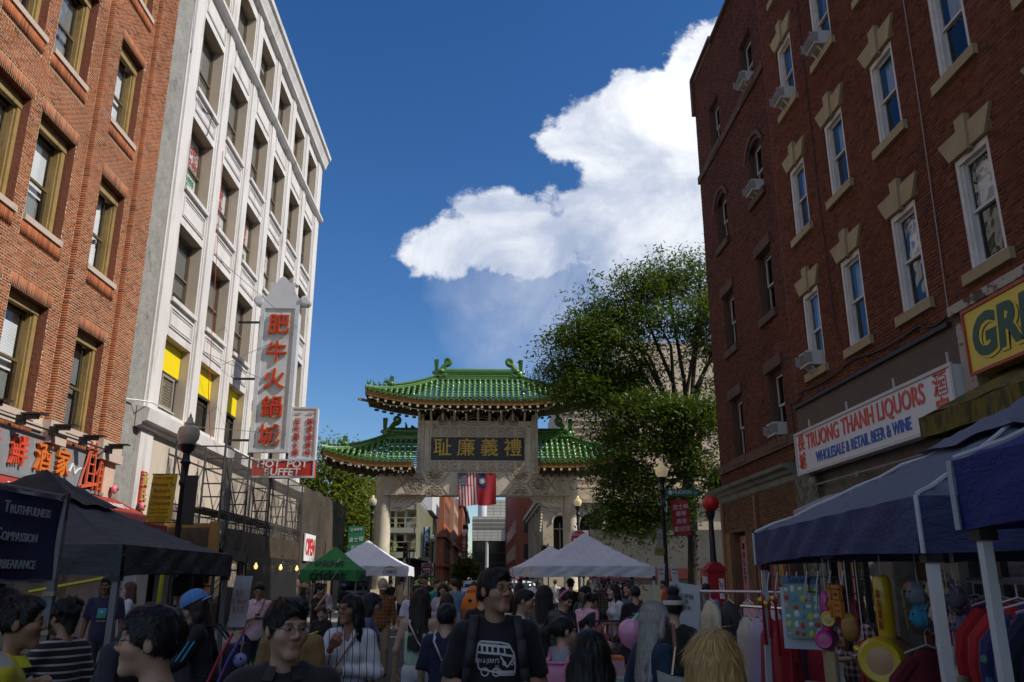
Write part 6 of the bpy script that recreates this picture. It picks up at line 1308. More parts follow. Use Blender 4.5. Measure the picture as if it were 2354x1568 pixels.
M_LF1=leaf_mat('locust_leaf',(.03,.06,.010),(.12,.165,.025));M_LF2=leaf_mat('sunny_leaf',(.10,.14,.02),(.20,.21,.04),.45)
cl=[((3.6,35.5,12.0),(1.3,1.4,1.0)),((4.6,36,12.9),(1.4,1.5,.9)),((5.6,36.5,13.9),(1.5,1.6,1.0)),((7.0,36,14.9),(1.5,1.6,1.0)),((8.6,36,15.6),(1.6,1.8,1.0)),((10.2,36.5,15.7),(1.6,1.8,1.2)),((12,36,14.5),(1.8,1.8,1.4)),((3.4,36,10.6),(1.3,1.3,.8)),((4.7,37,11.2),(1.5,1.4,.8)),((6.2,35.2,12.4),(1.6,1.4,1.0)),((7.8,35.5,13.2),(1.6,1.5,1.0)),((4.0,35,9.7),(1.2,1.1,.6)),((5.2,36.4,9.9),(1.3,1.3,.6)),((9.8,34.6,13.0),(1.3,1.2,.9)),((6.9,34,8.9),(1.3,1.2,.6)),((8.2,33.6,8.6),(1.4,1.2,.6)),((9.6,33.6,8.4),(1.4,1.3,.7)),((7.2,34.4,7.3),(1.4,1.3,.7)),((5.8,35,7.9),(1.3,1.2,.7)),((5.3,35,6.3),(1.2,1.1,.7)),((6.4,34.6,5.6),(1.3,1.2,.7)),((5.6,35,4.5),(1.0,1.0,.7)),((6.6,35.2,4.0),(1.2,1.1,.6)),((8.6,34,6.6),(1.2,1.1,.6)),((7.9,34.6,4.9),(1.1,1.0,.5)),((9.9,34.4,5.8),(1.1,1.1,.6)),((11.5,35,10),(1.6,1.4,1)),((13,36,12),(1.8,1.6,1.2)),((6.6,36.5,10.8),(1.4,1.2,.8)),((11,37,12.4),(1.7,1.4,1.2)),((7,39,11),(2,1.5,1.4))]
cl=[((c[0]+(.35 if c[0]<5.5 else 0),c[1],c[2]),r)for c,r in cl]
grow((8.85,36,.1),(9.0,36,6.3),cl,3,None,46,74,.042,.10,'big feathery honey locust tree with dark limbs overhanging right side of the gate','honey_locust_tree',M_LF1,tr=.26)
cl2=[((-9,52,8.6),(1.9,1.8,1.6)),((-10.6,52,8.2),(1.7,1.7,1.6)),((-7.9,52,7.6),(1.5,1.6,1.4)),((-11.4,52.5,6.4),(1.6,1.6,1.5)),((-9.6,51,6.2),(1.8,1.6,1.4)),((-8,51,5.6),(1.6,1.6,1.4)),((-7.2,51.6,4.2),(1.2,1.5,1.4)),((-9,51,3.8),(1.8,1.5,1.4)),((-10.8,51.6,4.2),(1.7,1.5,1.4)),((-7.6,51.5,2.4),(1.3,1.3,1.2)),((-9.4,51,2.2),(1.6,1.3,1.0)),((-12.5,53,8),(1.8,1.6,1.6))]
grow((-9.2,52.4,.1),(-9.2,52.3,3.0),cl2,5,None,60,60,.07,.11,'sunlit yellow green tree behind the scaffold left of the gate','street_tree',M_LF2,tr=.22,flat=.8)
grow((-2.3,112,.1),(-2.3,112,1.6),[((-2.3,112,3.6),(1.2,1.2,1.3)),((-1.6,112,2.8),(1.0,1,1.0)),((-3.0,112,2.8),(1.0,1,1.0))],8,None,40,40,.10,.14,'small round bright green street tree far down the street','street_tree',M_LF2,tr=.1,flat=.8)
def shrub(x,y,r,h,label,m,seed):
 rg=np.random.RandomState(seed);t=thing('shrub',(x,y,.05),label,'shrub','shrubs by the gate');s=MB()
 for k in range(7):a=rg.uniform(0,6.28);s.tube([(x,y,.05),(x+r*.4*math.cos(a),y+r*.4*math.sin(a),h*.5),(x+r*.7*math.cos(a),y+r*.7*math.sin(a),h*.85)],[.02,.012,.005],4)
 s.build('stem',M_BARK,t);s=MB()
 for k in range(420):
  v=rg.normal(size=3);v/=np.linalg.norm(v);q=rg.uniform(.4,1);c=Vector((x+v[0]*r*q,y+v[1]*r*q,.1+h*.5*(1+v[2]*q)));a=Vector(rg.normal(size=3)).normalized()*.09;b=Vector(rg.normal(size=3)).normalized()*.05;s.add([c-a,c+b,c+a,c-b],[(0,1,2,3)])
 s.v=[tuple(p)for p in s.v];s.build('foliage',m,t,kind='stuff')
shrub(-4.0,58,1.0,1.9,'green shrub behind the sunlit white tent',M_LF2,1);shrub(-3.0,60,.9,1.6,'low green shrub right of the sunlit white tent legs',M_LF2,2);shrub(1.6,57,.8,1.7,'dark green shrub under the white tents right of street',M_LF1,3)
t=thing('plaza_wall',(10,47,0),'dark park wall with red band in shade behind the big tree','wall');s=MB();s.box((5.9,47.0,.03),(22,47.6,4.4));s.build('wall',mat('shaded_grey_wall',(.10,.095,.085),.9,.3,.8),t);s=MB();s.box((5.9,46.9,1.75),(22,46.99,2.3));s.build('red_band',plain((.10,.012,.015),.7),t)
# ================================================================ people: smooth-blended distance fields turned into surfaces
class Field:
 def __init__(s,lo,hi,h):
  s.h=h;s.lo=np.array(lo,float);s.n=np.maximum(4,np.ceil((np.array(hi)-s.lo)/h).astype(int)+1);s.D=np.full(s.n,0.3,np.float32)
  s.ax=[s.lo[i]+h*np.arange(s.n[i])for i in range(3)]
 def sub(s,lo,hi):
  a=np.clip(np.floor((np.array(lo)-s.lo)/s.h).astype(int),0,s.n);b=np.clip(np.ceil((np.array(hi)-s.lo)/s.h).astype(int)+1,0,s.n)
  if(b<=a).any():return None,None
  sl=tuple(slice(i,j)for i,j in zip(a,b));return sl,np.meshgrid(*[s.ax[i][sl[i]]for i in range(3)],indexing='ij',sparse=True)
 def put(s,sl,d,k,mode):
  c=s.D[sl]
  if mode<0:c,d=c,-d
  if k>0:
   e=np.maximum(k-np.abs(c-d),0)/k;q=e*e*k*.25
  else:q=0
  s.D[sl]=np.minimum(c,d)-q if mode>0 else np.maximum(c,d)+q
 def cone(s,a,b,r1,r2,k=.02,mode=1):
  a,b=np.array(a,float),np.array(b,float);m=max(r1,r2)+k+2.5*s.h;sl,g=s.sub(np.minimum(a,b)-m,np.maximum(a,b)+m)
  if sl is None:return s
  ba=b-a;L=max(1e-9,float(ba@ba));p=[g[i]-a[i]for i in range(3)]
  t=np.clip((p[0]*ba[0]+p[1]*ba[1]+p[2]*ba[2])/L,0,1)
  d=np.sqrt(sum((p[i]-t*ba[i])**2 for i in range(3)))-(r1+(r2-r1)*t);s.put(sl,d,k,mode);return s
 def ell(s,c,r,M=None,k=.03,mode=1):
  c,r=np.array(c,float),np.array(r,float);m=r.max()+k+2.5*s.h;sl,g=s.sub(c-m,c+m)
  if sl is None:return s
  p=[g[i]-c[i]for i in range(3)]
  if M is not None:p=[sum(M[j][i]*p[j]for j in range(3))for i in range(3)]
  k0=np.sqrt(sum((p[i]/r[i])**2 for i in range(3)));k1=np.sqrt(sum((p[i]/r[i]**2)**2 for i in range(3)))+1e-9
  s.put(sl,k0*(k0-1)/k1,k,mode);return s
 def plane(s,c,n,k=.005):
  """keep the side the normal points away from"""
  g=np.meshgrid(*s.ax,indexing='ij',sparse=True);d=sum((g[i]-c[i])*n[i]for i in range(3));s.put((slice(None),)*3,-d,k,-1);return s
 def wrinkle(s,amp,f=22.0,ph=0.0,zs=1.0):
  x,y,z=np.meshgrid(*s.ax,indexing='ij',sparse=True)
  s.D=s.D+amp*(np.sin(x*f+3*np.sin(z*f*.35*zs+ph))*np.sin(z*f*.55*zs+y*f*.7+ph)+.6*np.sin((x+z*zs)*f*1.3+ph*2)*np.sin(y*f*.9+ph)).astype(np.float32);return s
 def mesh(s):
  D=s.D.copy()
  for ax in range(3):
   i=[slice(None)]*3;i[ax]=0;D[tuple(i)]=.1;i[ax]=-1;D[tuple(i)]=.1
  S=D<0;n=s.n;c=[D[i:n[0]-1+i,j:n[1]-1+j,k:n[2]-1+k]for i in(0,1)for j in(0,1)for k in(0,1)]
  sg=sum((x<0).astype(np.int8)for x in c);act=np.argwhere((sg>0)&(sg<8))
  if len(act)==0:return np.zeros((0,3)),np.zeros((0,4),int)
  v=[x[act[:,0],act[:,1],act[:,2]]for x in c];off=[(i,j,k)for i in(0,1)for j in(0,1)for k in(0,1)]
  acc=np.zeros((len(act),3));cnt=np.zeros(len(act))
  for a in range(8):
   for b in range(a+1,8):
    df=np.array(off[b])-np.array(off[a])
    if np.abs(df).sum()!=1:continue
    m=(v[a]<0)!=(v[b]<0);t=np.where(m,v[a]/np.where(m,v[a]-v[b],1),0)
    acc+=np.where(m[:,None],np.array(off[a])+t[:,None]*df,0);cnt+=m
  V_=s.lo+s.h*(act+acc/cnt[:,None]);idx=np.full(n-1,-1,np.int64);idx[act[:,0],act[:,1],act[:,2]]=np.arange(len(act));F=[]
  for ax in range(3):
   u,w=(ax+1)%3,(ax+2)%3;A=[slice(0,n[i]-1)if i==ax else slice(1,n[i]-1)for i in range(3)];B=list(A);B[ax]=slice(1,n[ax])
   ch=S[tuple(A)]!=S[tuple(B)];e=np.argwhere(ch)+np.array([0 if i==ax else 1 for i in range(3)]);ins=S[e[:,0],e[:,1],e[:,2]]
   def at(du,dw):q=e.copy();q[:,u]+=du;q[:,w]+=dw;return idx[q[:,0],q[:,1],q[:,2]]
   q=np.stack([at(-1,-1),at(0,-1),at(0,0),at(-1,0)],1);q[~ins]=q[~ins][:,::-1];F.append(q)
  F=np.concatenate(F);return V_,F[(F>=0).all(1)]
def npmesh(name,V_,F,m,parent,col=None,kind=None):
 me=bpy.data.meshes.new(name);me.vertices.add(len(V_));me.vertices.foreach_set('co',np.ascontiguousarray(V_,np.float32).ravel());F=np.ascontiguousarray(F,np.int32)
 me.loops.add(F.size);me.loops.foreach_set('vertex_index',F.ravel());me.polygons.add(len(F));me.polygons.foreach_set('loop_start',np.arange(0,F.size,4,dtype=np.int32));me.polygons.foreach_set('loop_total',np.full(len(F),4,np.int32))
 me.polygons.foreach_set('use_smooth',np.ones(len(F),bool));me.update(calc_edges=True);me.validate();me.materials.append(m)
 if col is not None:
  a=me.color_attributes.new('Col','FLOAT_COLOR','POINT');a.data.foreach_set('color',np.concatenate([col,np.ones((len(col),1))],1).astype(np.float32).ravel())
 o=bpy.data.objects.new(name,me);COL.objects.link(o);o.parent=parent;return o
M_SKIN=mat('skin',(.4,.25,.17),.5,.06,12,bump=.0006,bscale=160,vcol=True,spec=.35)
def hair_mat(c):return mat('hair_%d_%d_%d'%tuple(int(x*999)for x in c),c,.42,.55,14,bump=.012,bscale=60,stretch=(5,5,.35),spec=.45)
M_SHIRT={}
def cloth(c,pat=None,c2=(.05,.05,.05),sc=1.0):
 k=(c,pat,c2,sc)
 if k in M_SHIRT:return M_SHIRT[k]
 m=mat('cloth_%d'%len(M_SHIRT),c,.85,.12,5,bump=.003,bscale=140,sheen=.1)
 if pat:
  t=m.node_tree;P=t.nodes['Principled BSDF'];cd=node(t,'ShaderNodeTexCoord').outputs['Object'];sp_=node(t,'ShaderNodeSeparateXYZ',i0=cd);x,y,z=(V(t,sp_.outputs[i])for i in range(3))
  if pat=='vstripe':f=((x+y*.4)*(105*sc)).op('SINE').sm(.90,.97)
  elif pat=='fine':f=((x+y*.6)*(330*sc)).op('SINE').sm(-.2,.6)
  elif pat=='hstripe':f=(z*(130*sc)).op('SINE').sm(.55,.8)
  elif pat=='plaid':f=((x+y*.5)*(95*sc)).op('SINE').sm(.0,.5)*.5+(z*(95*sc)).op('SINE').sm(.0,.5)*.5
  elif pat=='quilt':f=(z*(110*sc)+(x*20.0).op('SINE')*.5).op('SINE').sm(.80,.99)*.8
  else:
   vo=node(t,'ShaderNodeTexVoronoi',i2=(26 if pat=='dots' else 15)*sc);t.links.new(cd,vo.inputs[0]);f=V(t,vo.outputs[0]).sm(.32,.22)
   if pat=='floral':
    hv=node(t,'ShaderNodeHueSaturation');t.links.new(vo.outputs[1],hv.inputs[4]);hv.inputs[1].default_value=.9;hv.inputs[2].default_value=.45
    c2=mixc(t,.55,hv.outputs[0],c2)
  t.links.new(mixc(t,f,c,c2),P.inputs['Base Color'])
 M_SHIRT[k]=m;return m
RES={0:(.011,.0055,.0045),1:(.017,.009,.0),2:(.027,.015,.0)}
ARM=dict(down=((.235,.03,1.13),(.25,-.03,.89)),front=((.255,.04,1.13),(.075,-.235,1.10)),phone=((.235,.0,1.13),(.075,-.26,1.19)),strap=((.24,-.02,1.13),(.10,-.17,1.33)),reach=((.25,-.14,1.2),(.2,-.40,1.13)),across=((.25,.0,1.12),(-.07,-.2,1.14)),bag=((.25,.05,1.13),(.2,-.10,1.0)),up=((.25,-.1,1.25),(.1,-.22,1.5)),back=((.27,.12,1.15),(.2,.14,.95)),chin=((.22,-.12,1.18),(.06,-.2,1.42)),far=((.22,-.2,1.30),(.12,-.46,1.30)),none=None)
PEOPLE={}
def near(x,y,h=1.6):
 k=1.13 if y<13 else 1.0;return x*k,y*k,1.75-(1.75-h)*k
def person(x,y,h,rot,label,head=(0,0),arms=('down','down'),top=((.1,.1,.1),.5,.86),bot=((.05,.05,.06),.1),hair=('short',(.012,.010,.009)),skin=(.47,.28,.18),res=1,fem=0,lean=0,step=0,glasses=None,hat=None,pat=None,c2=(.05,.05,.05),psc=1.0,shoe=(.05,.05,.05),child=0,neck='round',heavy=0.0,bpat=None,seed=0,name='person',legs=True):
 x,y,h=near(x,y,h);S_=h/1.75;t=thing(name,(x,y,.03),label,'person','people in the street market');t.rotation_euler=(0,0,math.radians(rot));hb,hh,hf=RES[res]
 hs=1.0+.28*child;sw=.185-.022*fem-.01*child;rl=math.radians(lean);ph=seed*1.3+x*7
 def up(p):
  px,py,pz=p;dz=pz-.95
  if dz<=0:return(px*S_,py*S_,pz*S_)
  return(px*S_,(py*math.cos(rl)-dz*math.sin(rl))*S_,(.95+dz*math.cos(rl)+py*math.sin(rl))*S_)
 RM=Matrix.Rotation(rl,3,'X');RT=[[RM[i][j]for j in range(3)]for i in range(3)]
 hp=np.array(up((0,-.035-.02*(lean>10),1.615-.02*child)));k=S_*hs
 HM=Matrix.Rotation(math.radians(head[0]),3,'Z')@Matrix.Rotation(math.radians(head[1])+rl*.6,3,'X');Hm=np.array(HM);HT=[[HM[i][j]for j in range(3)]for i in range(3)]
 H_=lambda a,b,c:hp+k*(Hm@np.array((a,b,c)))
# ---- head patch
 B=.17*k;f=Field(hp-np.array((B,B,.30*S_)),hp+np.array((B,B,B)),hh)
 f.ell(H_(0,.018,.03),np.array((.074,.093,.09))*k,HT,0);f.ell(H_(0,-.03,-.048),np.array((.056-.004*fem,.062,.064))*k,HT,.04*k);f.cone(H_(-.012,-.072,-.098),H_(.012,-.072,-.098),.02*k,.02*k,.03*k)
 for sx in(-1,1):
  f.cone(H_(sx*.04,-.062,-.018),H_(sx*.045,-.05,-.02),.026*k,.024*k,.03*k)
 f.cone(H_(-.036,-.082,.032),H_(.036,-.082,.032),.012*k,.012*k,.018*k)
 for sx in(-1,1):f.ell(H_(sx*.032,-.104,.010),np.array((.019,.016,.012))*k,HT,.012*k,-1)
 f.cone(H_(0,-.090,.02),H_(0,-.109,-.018),.007*k,.011*k,.012*k);f.cone(H_(-.012,-.098,-.024),H_(.012,-.098,-.024),.009*k,.009*k,.01*k)
 f.cone(H_(-.017,-.086,-.052),H_(.017,-.086,-.052),.007*k,.007*k,.006*k);f.cone(H_(-.014,-.086,-.063),H_(.014,-.086,-.063),.0075*k,.0075*k,.006*k)
 if res<2:
  for sx in(-1,1):f.ell(H_(sx*.032,-.083,.010),np.array((.0135,.0125,.0095))*k,HT,.002*k)
 for sx in(-1,1):f.ell(H_(sx*.077,.012,-.002),np.array((.011,.02,.031))*k,HT,.008*k)
 nb=np.array(up((0,.012,1.44)));f.cone(H_(0,.022,-.05),nb,.050*S_*(1-.12*fem),.056*S_*(1-.1*fem),.03*k);f.cone(nb,nb-np.array((0,0,.06*S_)),.06*S_,.07*S_,.03)
 Vh,Fh=f.mesh();q=(Vh-hp)@Hm/k;sk=np.array(skin);C_=np.tile(sk,(len(Vh),1));hc=np.array(hair[1])
 def paint(w,c):C_[:]=C_*(1-w[:,None])+np.array(c)*w[:,None]
 X_,Y_,Z_=q.T;fr=np.clip((-.055-Y_)/.015,0,1)
 paint(fr*np.clip(1-((X_/.06)**2+((Z_+.03)/.05)**2),0,1)*.25,sk*np.array((1.05,.8,.75)))
 paint(fr*np.clip(1.6-np.sqrt((X_/.024)**2+((Z_+.058)/.0105)**2)*1.5,0,1)*.8,(sk*np.array((.85,.45,.42)))if not fem else np.array((.32,.09,.08)))
 for sx in(-1,1):
  paint(fr*np.clip(1.7-np.sqrt(((X_-sx*.033)/.020)**2+((Z_-.033)/.0055)**2)*1.4,0,1)*.8,np.minimum(hc*.8,.08))
  e=np.sqrt(((X_-sx*.032)/.0135)**2+((Z_-.0095)/(.0052 if res<2 else.010))**2);paint(fr*(e<1)*1.0,(.24,.21,.19)if res==0 else(.12,.09,.08));paint(fr*(np.sqrt(((X_-sx*.031)/.0058)**2+((Z_-.0095)/.0052)**2)<1),(.012,.009,.008));paint(fr*((e>=1)&(e<1.35)&(Z_>.0105))*.9,(.02,.013,.01))
 parts=[(Vh,Fh,C_)]
# ---- arms, hands, legs
 f=Field((-.55*S_,-.62*S_,0),(.55*S_,.42*S_,1.52*S_),hb);hands=[]
 sh={}
 for sx,nm in((-1,arms[0]),(1,arms[1])):
  a0=(sx*sw,.01,1.395)
  if ARM[nm]is None:continue
  (ex,ey,ez),(wx,wy,wz)=ARM[nm];A0,E0,W0=(np.array(up(p))for p in(a0,(sx*ex,ey,ez),(sx*wx,wy,wz)));sh[sx]=(A0,E0,W0);r=S_*(1+.25*heavy-.12*fem)
  f.cone(A0,E0,.048*r,.040*r,.02);f.cone(E0,W0,.040*r,.026*r,.015)
  d=W0-E0;d/=np.linalg.norm(d);tow=np.array((-sx,0,-.2));tow-=d*(tow@d);tow/=np.linalg.norm(tow)+1e-9;nrm=np.cross(d,tow)
  hands.append((W0,d,tow,nrm*sx))
  if res>0:pc=W0+d*.075*S_;f.cone(W0,W0+d*.07*S_,.025*S_,.034*S_,.012);f.cone(W0+d*.08*S_,W0+d*.13*S_+tow*.03*S_,.026*S_,.015*S_,.012);f.cone(W0+d*.03*S_,W0+d*.08*S_+tow*.045*S_,.014*S_,.010*S_,.01)
 LG={}
 for sx in(-1,1):
  st=step*sx;hipj,kn,an=np.array((sx*.09,0,.90))*S_,np.array((sx*.095,-.02-.10*st,.49))*S_,np.array((sx*.10,.02-.16*st,.085+(.05 if st<-.5 else 0)))*S_;LG[sx]=(hipj,kn,an)
  lk=.8 if bot[1]<.3 else 1.0
  if legs:f.cone(hipj,kn,.075*S_*lk,.05*S_*lk,.03);f.cone(kn,an,.05*S_*lk,.034*S_,.02);f.cone(kn*.6+an*.4+np.array((0,.02*S_,0)),kn*.4+an*.6+np.array((0,.015*S_,0)),.045*S_*lk,.04*S_*lk,.03*lk);f.cone(an,an+np.array((0,-.14,-.055))*S_,.035*S_,.028*S_,.02)
 f.cone(up((0,.01,.95)),up((0,.01,1.28)),.085*S_,.085*S_,.04);f.cone(up((-.12,.01,1.39)),up((.12,.01,1.39)),.045*S_,.045*S_,.05);f.cone(up((0,.01,1.38)),up((0,.01,1.45)),.07*S_,.055*S_,.03)
 if neck=='bare':f.ell(up((0,.0,1.27)),np.array((.148,.095,.17))*S_,RT,.06)
 Vb,Fb=f.mesh();parts.append((Vb,Fb,np.tile(sk,(len(Vb),1))))
 if res==0:
  for W0,d,tow,nrm in hands:
   g=Field(W0-.20*S_,W0+.20*S_,hf);pc=W0+d*.045*S_;g.cone(W0-d*.05*S_,W0,.027*S_,.025*S_,.01)
   for j in range(4):
    o=tow*(.030-.019*j)*S_;b0,k0=W0+d*.012*S_+o*.6,W0+d*(.088-.006*abs(j-1))*S_+o;g.cone(b0,k0,.014*S_,.0125*S_,.012)
    L=(.072,.08,.075,.058)[j]*S_;bend=nrm*-1;m1=k0+(d*.75+bend*.55)*L*.5;m2=m1+(d*.2+bend*.85)*L*.34;m3=m2+(d*-.35+bend*.75)*L*.28
    g.cone(k0,m1,.0105*S_,.0095*S_,.003);g.cone(m1,m2,.0095*S_,.0085*S_,.003);g.cone(m2,m3,.0085*S_,.0075*S_,.003)
   g.cone(W0+d*.02*S_+tow*.022*S_,W0+d*.055*S_+tow*.05*S_,.014*S_,.012*S_,.012);g.cone(W0+d*.055*S_+tow*.05*S_,W0+d*.098*S_+tow*.052*S_-nrm*.012*S_,.0115*S_,.009*S_,.004)
   a,b=g.mesh();parts.append((a,b,np.tile(sk*np.array((1.0,.92,.9)),(len(a),1))))
 n=0;VV,FF,CC=[],[],[]
 for a,b,c in parts:VV.append(a);FF.append(b+n);CC.append(c);n+=len(a)
 npmesh('body',np.concatenate(VV),np.concatenate(FF),M_SKIN,t,np.concatenate(CC))
# ---- top
 tc_,sl,hem=top[:3];f=Field((-.42*S_,-.52*S_,.55*S_),(.42*S_,.40*S_,1.56*S_),hb);w=1+.12*heavy
 strap=neck=='bare'
 f.ell(up((0,.0,1.25)),np.array((sw*.93*w+.012,.118*w,.205))*S_,RT,0);f.ell(up((0,-.012*heavy,1.05)),np.array(((.165-.012*fem)*w,.12*w,.18))*S_,RT,.06)
 if hem<.97:f.ell(up((0,.0,.93)),np.array(((.172+.006*fem)*w,.126*w,.15))*S_,RT,.06)
 if hem<.75:f.cone((0,0,.9*S_),(0,0,hem*S_),.16*S_,.21*S_,.05)
 if not strap:
  f.cone(up((-sw+.03,.01,1.393)),up((sw-.03,.01,1.393)),.060*S_,.060*S_,.05);f.cone(up((-.06,.012,1.44)),up((.06,.012,1.44)),.05*S_,.05*S_,.04)
  for sx,(A0,E0,W0)in sh.items():
   if sl>.05:e=A0+(E0-A0)*min(1,sl*1.5);f.cone(A0,e,.060*S_,(.064 if sl<.8 else.054)*S_,.04)
   if sl>.67:e=E0+(W0-E0)*min(1,(sl-.67)*3);f.cone(E0,e,.056*S_,.042*S_,.02)
 if fem and not child:
  for sx in(-1,1):f.ell(up((sx*.07,-.085,1.26)),np.array((.065,.055,.06))*S_,RT,.04)
 f.wrinkle((.0035 if res else.0045)*S_,24/S_,ph)
 f.plane((0,0,hem*S_),(0,0,-1))
 if strap:f.plane(up((0,0,1.315)),tuple(np.array(RM@Vector((0,0,1)))))
 if neck=='v':f.cone(up((0,-.12,1.22)),up((0,-.09,1.5)),.012*S_,.075*S_,.01,-1)
 f.ell(up((0,-.012,1.50)),np.array((.068,.078,.06))*S_,RT,.012,-1)
 if sl>.05:
  for sx,(A0,E0,W0)in sh.items():
   e=(A0+(E0-A0)*min(1,sl*1.5))if sl<=.67 else E0+(W0-E0)*min(1,(sl-.67)*3);d=(E0-A0)if sl<=.67 else(W0-E0);d=d/np.linalg.norm(d)
   f.ell(e+d*.085*S_,np.array((.082,)*3)*S_,None,.003,-1)
 a,b=f.mesh();so=npmesh('shirt' if sl<.9 else 'jacket',a,b,cloth(tc_,pat,c2,psc),t)
 if neck=='collar':
  s=MB();s.grid(lambda u,v:up(((.066+.028*v)*math.sin(2*math.pi*(u*.86+.07)),-.012-(.072+.03*v)*math.cos(2*math.pi*(u*.86+.07))-.008*v,1.485-.052*v-.012*abs(math.cos(math.pi*u)))),30,3);collar(s,t,cloth(tuple(c*1.12 for c in tc_)))
 if neck=='bare':
  s=MB();s.tube([up((-.05,-.115,1.3)),up((-.055,-.10,1.4)),up((-.05,.0,1.475)),up((-.02,.085,1.42)),up((0,.115,1.30))],.007*S_,6);s.tube([up((.05,-.115,1.3)),up((.055,-.10,1.4)),up((.05,.0,1.475)),up((.02,.085,1.42)),up((0,.115,1.30))],.007*S_,6);collar(s,t,cloth(tc_),'strap')
# ---- bottom
 bc,bl=bot[:2];f=Field((-.34*S_,-.36*S_,-.0),(.34*S_,.36*S_,1.1*S_),hb);skirt=len(bot)>2
 f.ell((0,0,.93*S_),np.array((.168*w,.118*w,.14))*S_,None,0)
 if skirt:f.cone((0,0,.92*S_),(0,0,bl*S_),.14*S_,.235*S_,.05)
 elif legs:
  for sx in(-1,1):hipj,kn,an=LG[sx];r=1.15 if bl>.3 else 1.0;f.cone(hipj,kn,.092*S_*w,.068*r*S_,.025);f.cone(kn,an,.066*S_,.058*S_,.02)
 f.wrinkle(.004*S_,20/S_,ph+1,.7);f.plane((0,0,bl*S_),(0,0,-1));f.plane((0,0,min(1.04,max(hem+.06,1.0))*S_),(0,0,1));a,b=f.mesh()
 if len(a):npmesh('skirt' if skirt else('shorts' if bl>.3 else 'trousers'),a,b,cloth(bc,bpat,c2),t)
 if legs:
  for sx in(-1,1):
   an=LG[sx][2];f=Field(an-np.array((.08,.22,.10))*S_,an+np.array((.08,.12,.08))*S_,max(hb*.7,.009));f.cone(an+np.array((0,.03,-.045))*S_,an+np.array((0,-.13,-.05))*S_,.042*S_,.036*S_,.01);f.cone(an+np.array((0,.02,-.03))*S_,an,.045*S_,.042*S_,.02);f.plane((0,0,an[2]-.085*S_),(0,0,-1));a,b=f.mesh()
   if len(a):npmesh('shoe',a,b,plain(shoe,.6),t)
# ---- hair
 st,hcol=hair[:2];L_=hair[2]if len(hair)>2 else.35;B=.19*k;lowz=(.18 if st in('short','bun','bald')else.16+L_)*k
 f=Field(hp-np.array((B+(.05 if st!='short' else 0),B+.03,lowz)),hp+np.array((B+.05,B+.1,B+.05)),hh*1.05);th=(hair[3]if len(hair)>3 else.014)*.62
 f.ell(H_(0,.022,.036),np.array((.074+th,.092+th,.086+th))*k,HT,0)
 if st=='short':f.ell(H_(0,-.03,.082),np.array((.06,.06,.034+th))*k,HT,.02*k)
 f.ell(H_(0,-.128,-.018 if st=='short' else-.025),np.array((.086,.092,.100 if st!='bob' else.088))*k,HT,.012*k,-1)
 if st in('short','bun','bald','pony'):
  for sx in(-1,1):f.ell(H_(sx*.10,-.035,-.065),np.array((.05,.095,.068))*k,HT,.008*k,-1)
  f.ell(H_(0,.05,-.135),np.array((.13,.14,.065))*k,HT,.01*k,-1)
 if st=='bald':f.ell(H_(0,.0,.10),np.array((.075,.10,.06))*k,HT,.01*k,-1)
 if st in('long','bob','wavy','half'):
  bw=1.0 if st!='wavy' else 1.2;cx_=up((0,.10,1.45));e0,e1=H_(0,.075,.0),np.array(up((0,.115 if L_>.2 else.08,1.60-L_)))
  for sx in(-1,-.33,.33,1):f.cone(e0+(Hm@np.array((sx*.05,-.02*abs(sx),0)))*k,e1+np.array((sx*.085*bw*S_,-.03*abs(sx),.03*abs(sx))),.046*k,.030*k*bw,.03)
  for sx in(-1,1):
   f.cone(H_(sx*.074,.0,.04),H_(sx*.090,.015,-.08),.026*k,.03*k,.03)
   if st!='half':f.cone(H_(sx*.088,.01,-.07),np.array(up((sx*.115,.03 if st=='bob' else-.03,1.58-L_*(.75 if st!='bob' else 1)))),.03*k,.024*k,.03)
 if st=='bun':f.ell(H_(0,.10,.09),np.array((.05,.05,.05))*k,HT,.01*k)
 if st=='topbun':f.ell(H_(0,.03,.15),np.array((.055,.05,.045))*k,HT,.01*k)
 if st=='pony':f.cone(H_(0,.11,.05),H_(0,.17,-.02),.03*k,.035*k,.02);f.cone(H_(0,.17,-.02),H_(0,.15,-L_),.036*k,.015*k,.02)
 if st=='curly':
  rg=np.random.RandomState(3)
  for _ in range(40):v=rg.normal(size=3);v/=np.linalg.norm(v);v[2]=abs(v[2])*1.1-.15;v[1]=v[1]+.25;c=H_(*(np.array((0,.03,.05))+v*.095));f.cone(c,c,.026*k,.026*k,.012)
  f.cone(H_(0,.09,-.0),H_(0,.10,-.09),.06*k,.03*k,.03)
 f.wrinkle(.0022*k,85/k,ph,.12);f.wrinkle(.0018*k,190/k,ph+2,.1);a,b=f.mesh();ho=npmesh('hair',a,b,hair_mat(hcol),t)
 if res<2 and st!='bald':strands(a,b,H_,Hm,k,st,t,hair_mat(hcol),(5000 if st=='short' else 8000)if res==0 else 1200,seed+int(abs(x*100)),rgb=hcol)
# ---- hat and glasses
 if hat:
  kind,c=hat;s=MB();rm=(lambda x,y,z:tuple(H_(x,y,z)))
  if kind in('cap','capback','bucket'):
   e=.018+th;s.grid(lambda u,v:rm((.078+e)*math.cos(2*math.pi*u)*math.cos(v*math.pi/2*.99)**.8,.02+(.098+e)*math.sin(2*math.pi*u)*math.cos(v*math.pi/2*.99)**.8,.045+.012*math.sin(2*math.pi*u)*(1 if kind!='capback' else 0)+(.088+e)*math.sin(v*math.pi/2)),28,8)
  if kind in('cap','visor'):s.grid(lambda u,v:rm((.07+.01*v)*math.sin((u-.5)*2.6),.02-(.10+.085*v)*math.cos((u-.5)*2.3),.048-.022*v-.02*abs(u-.5)),14,4)
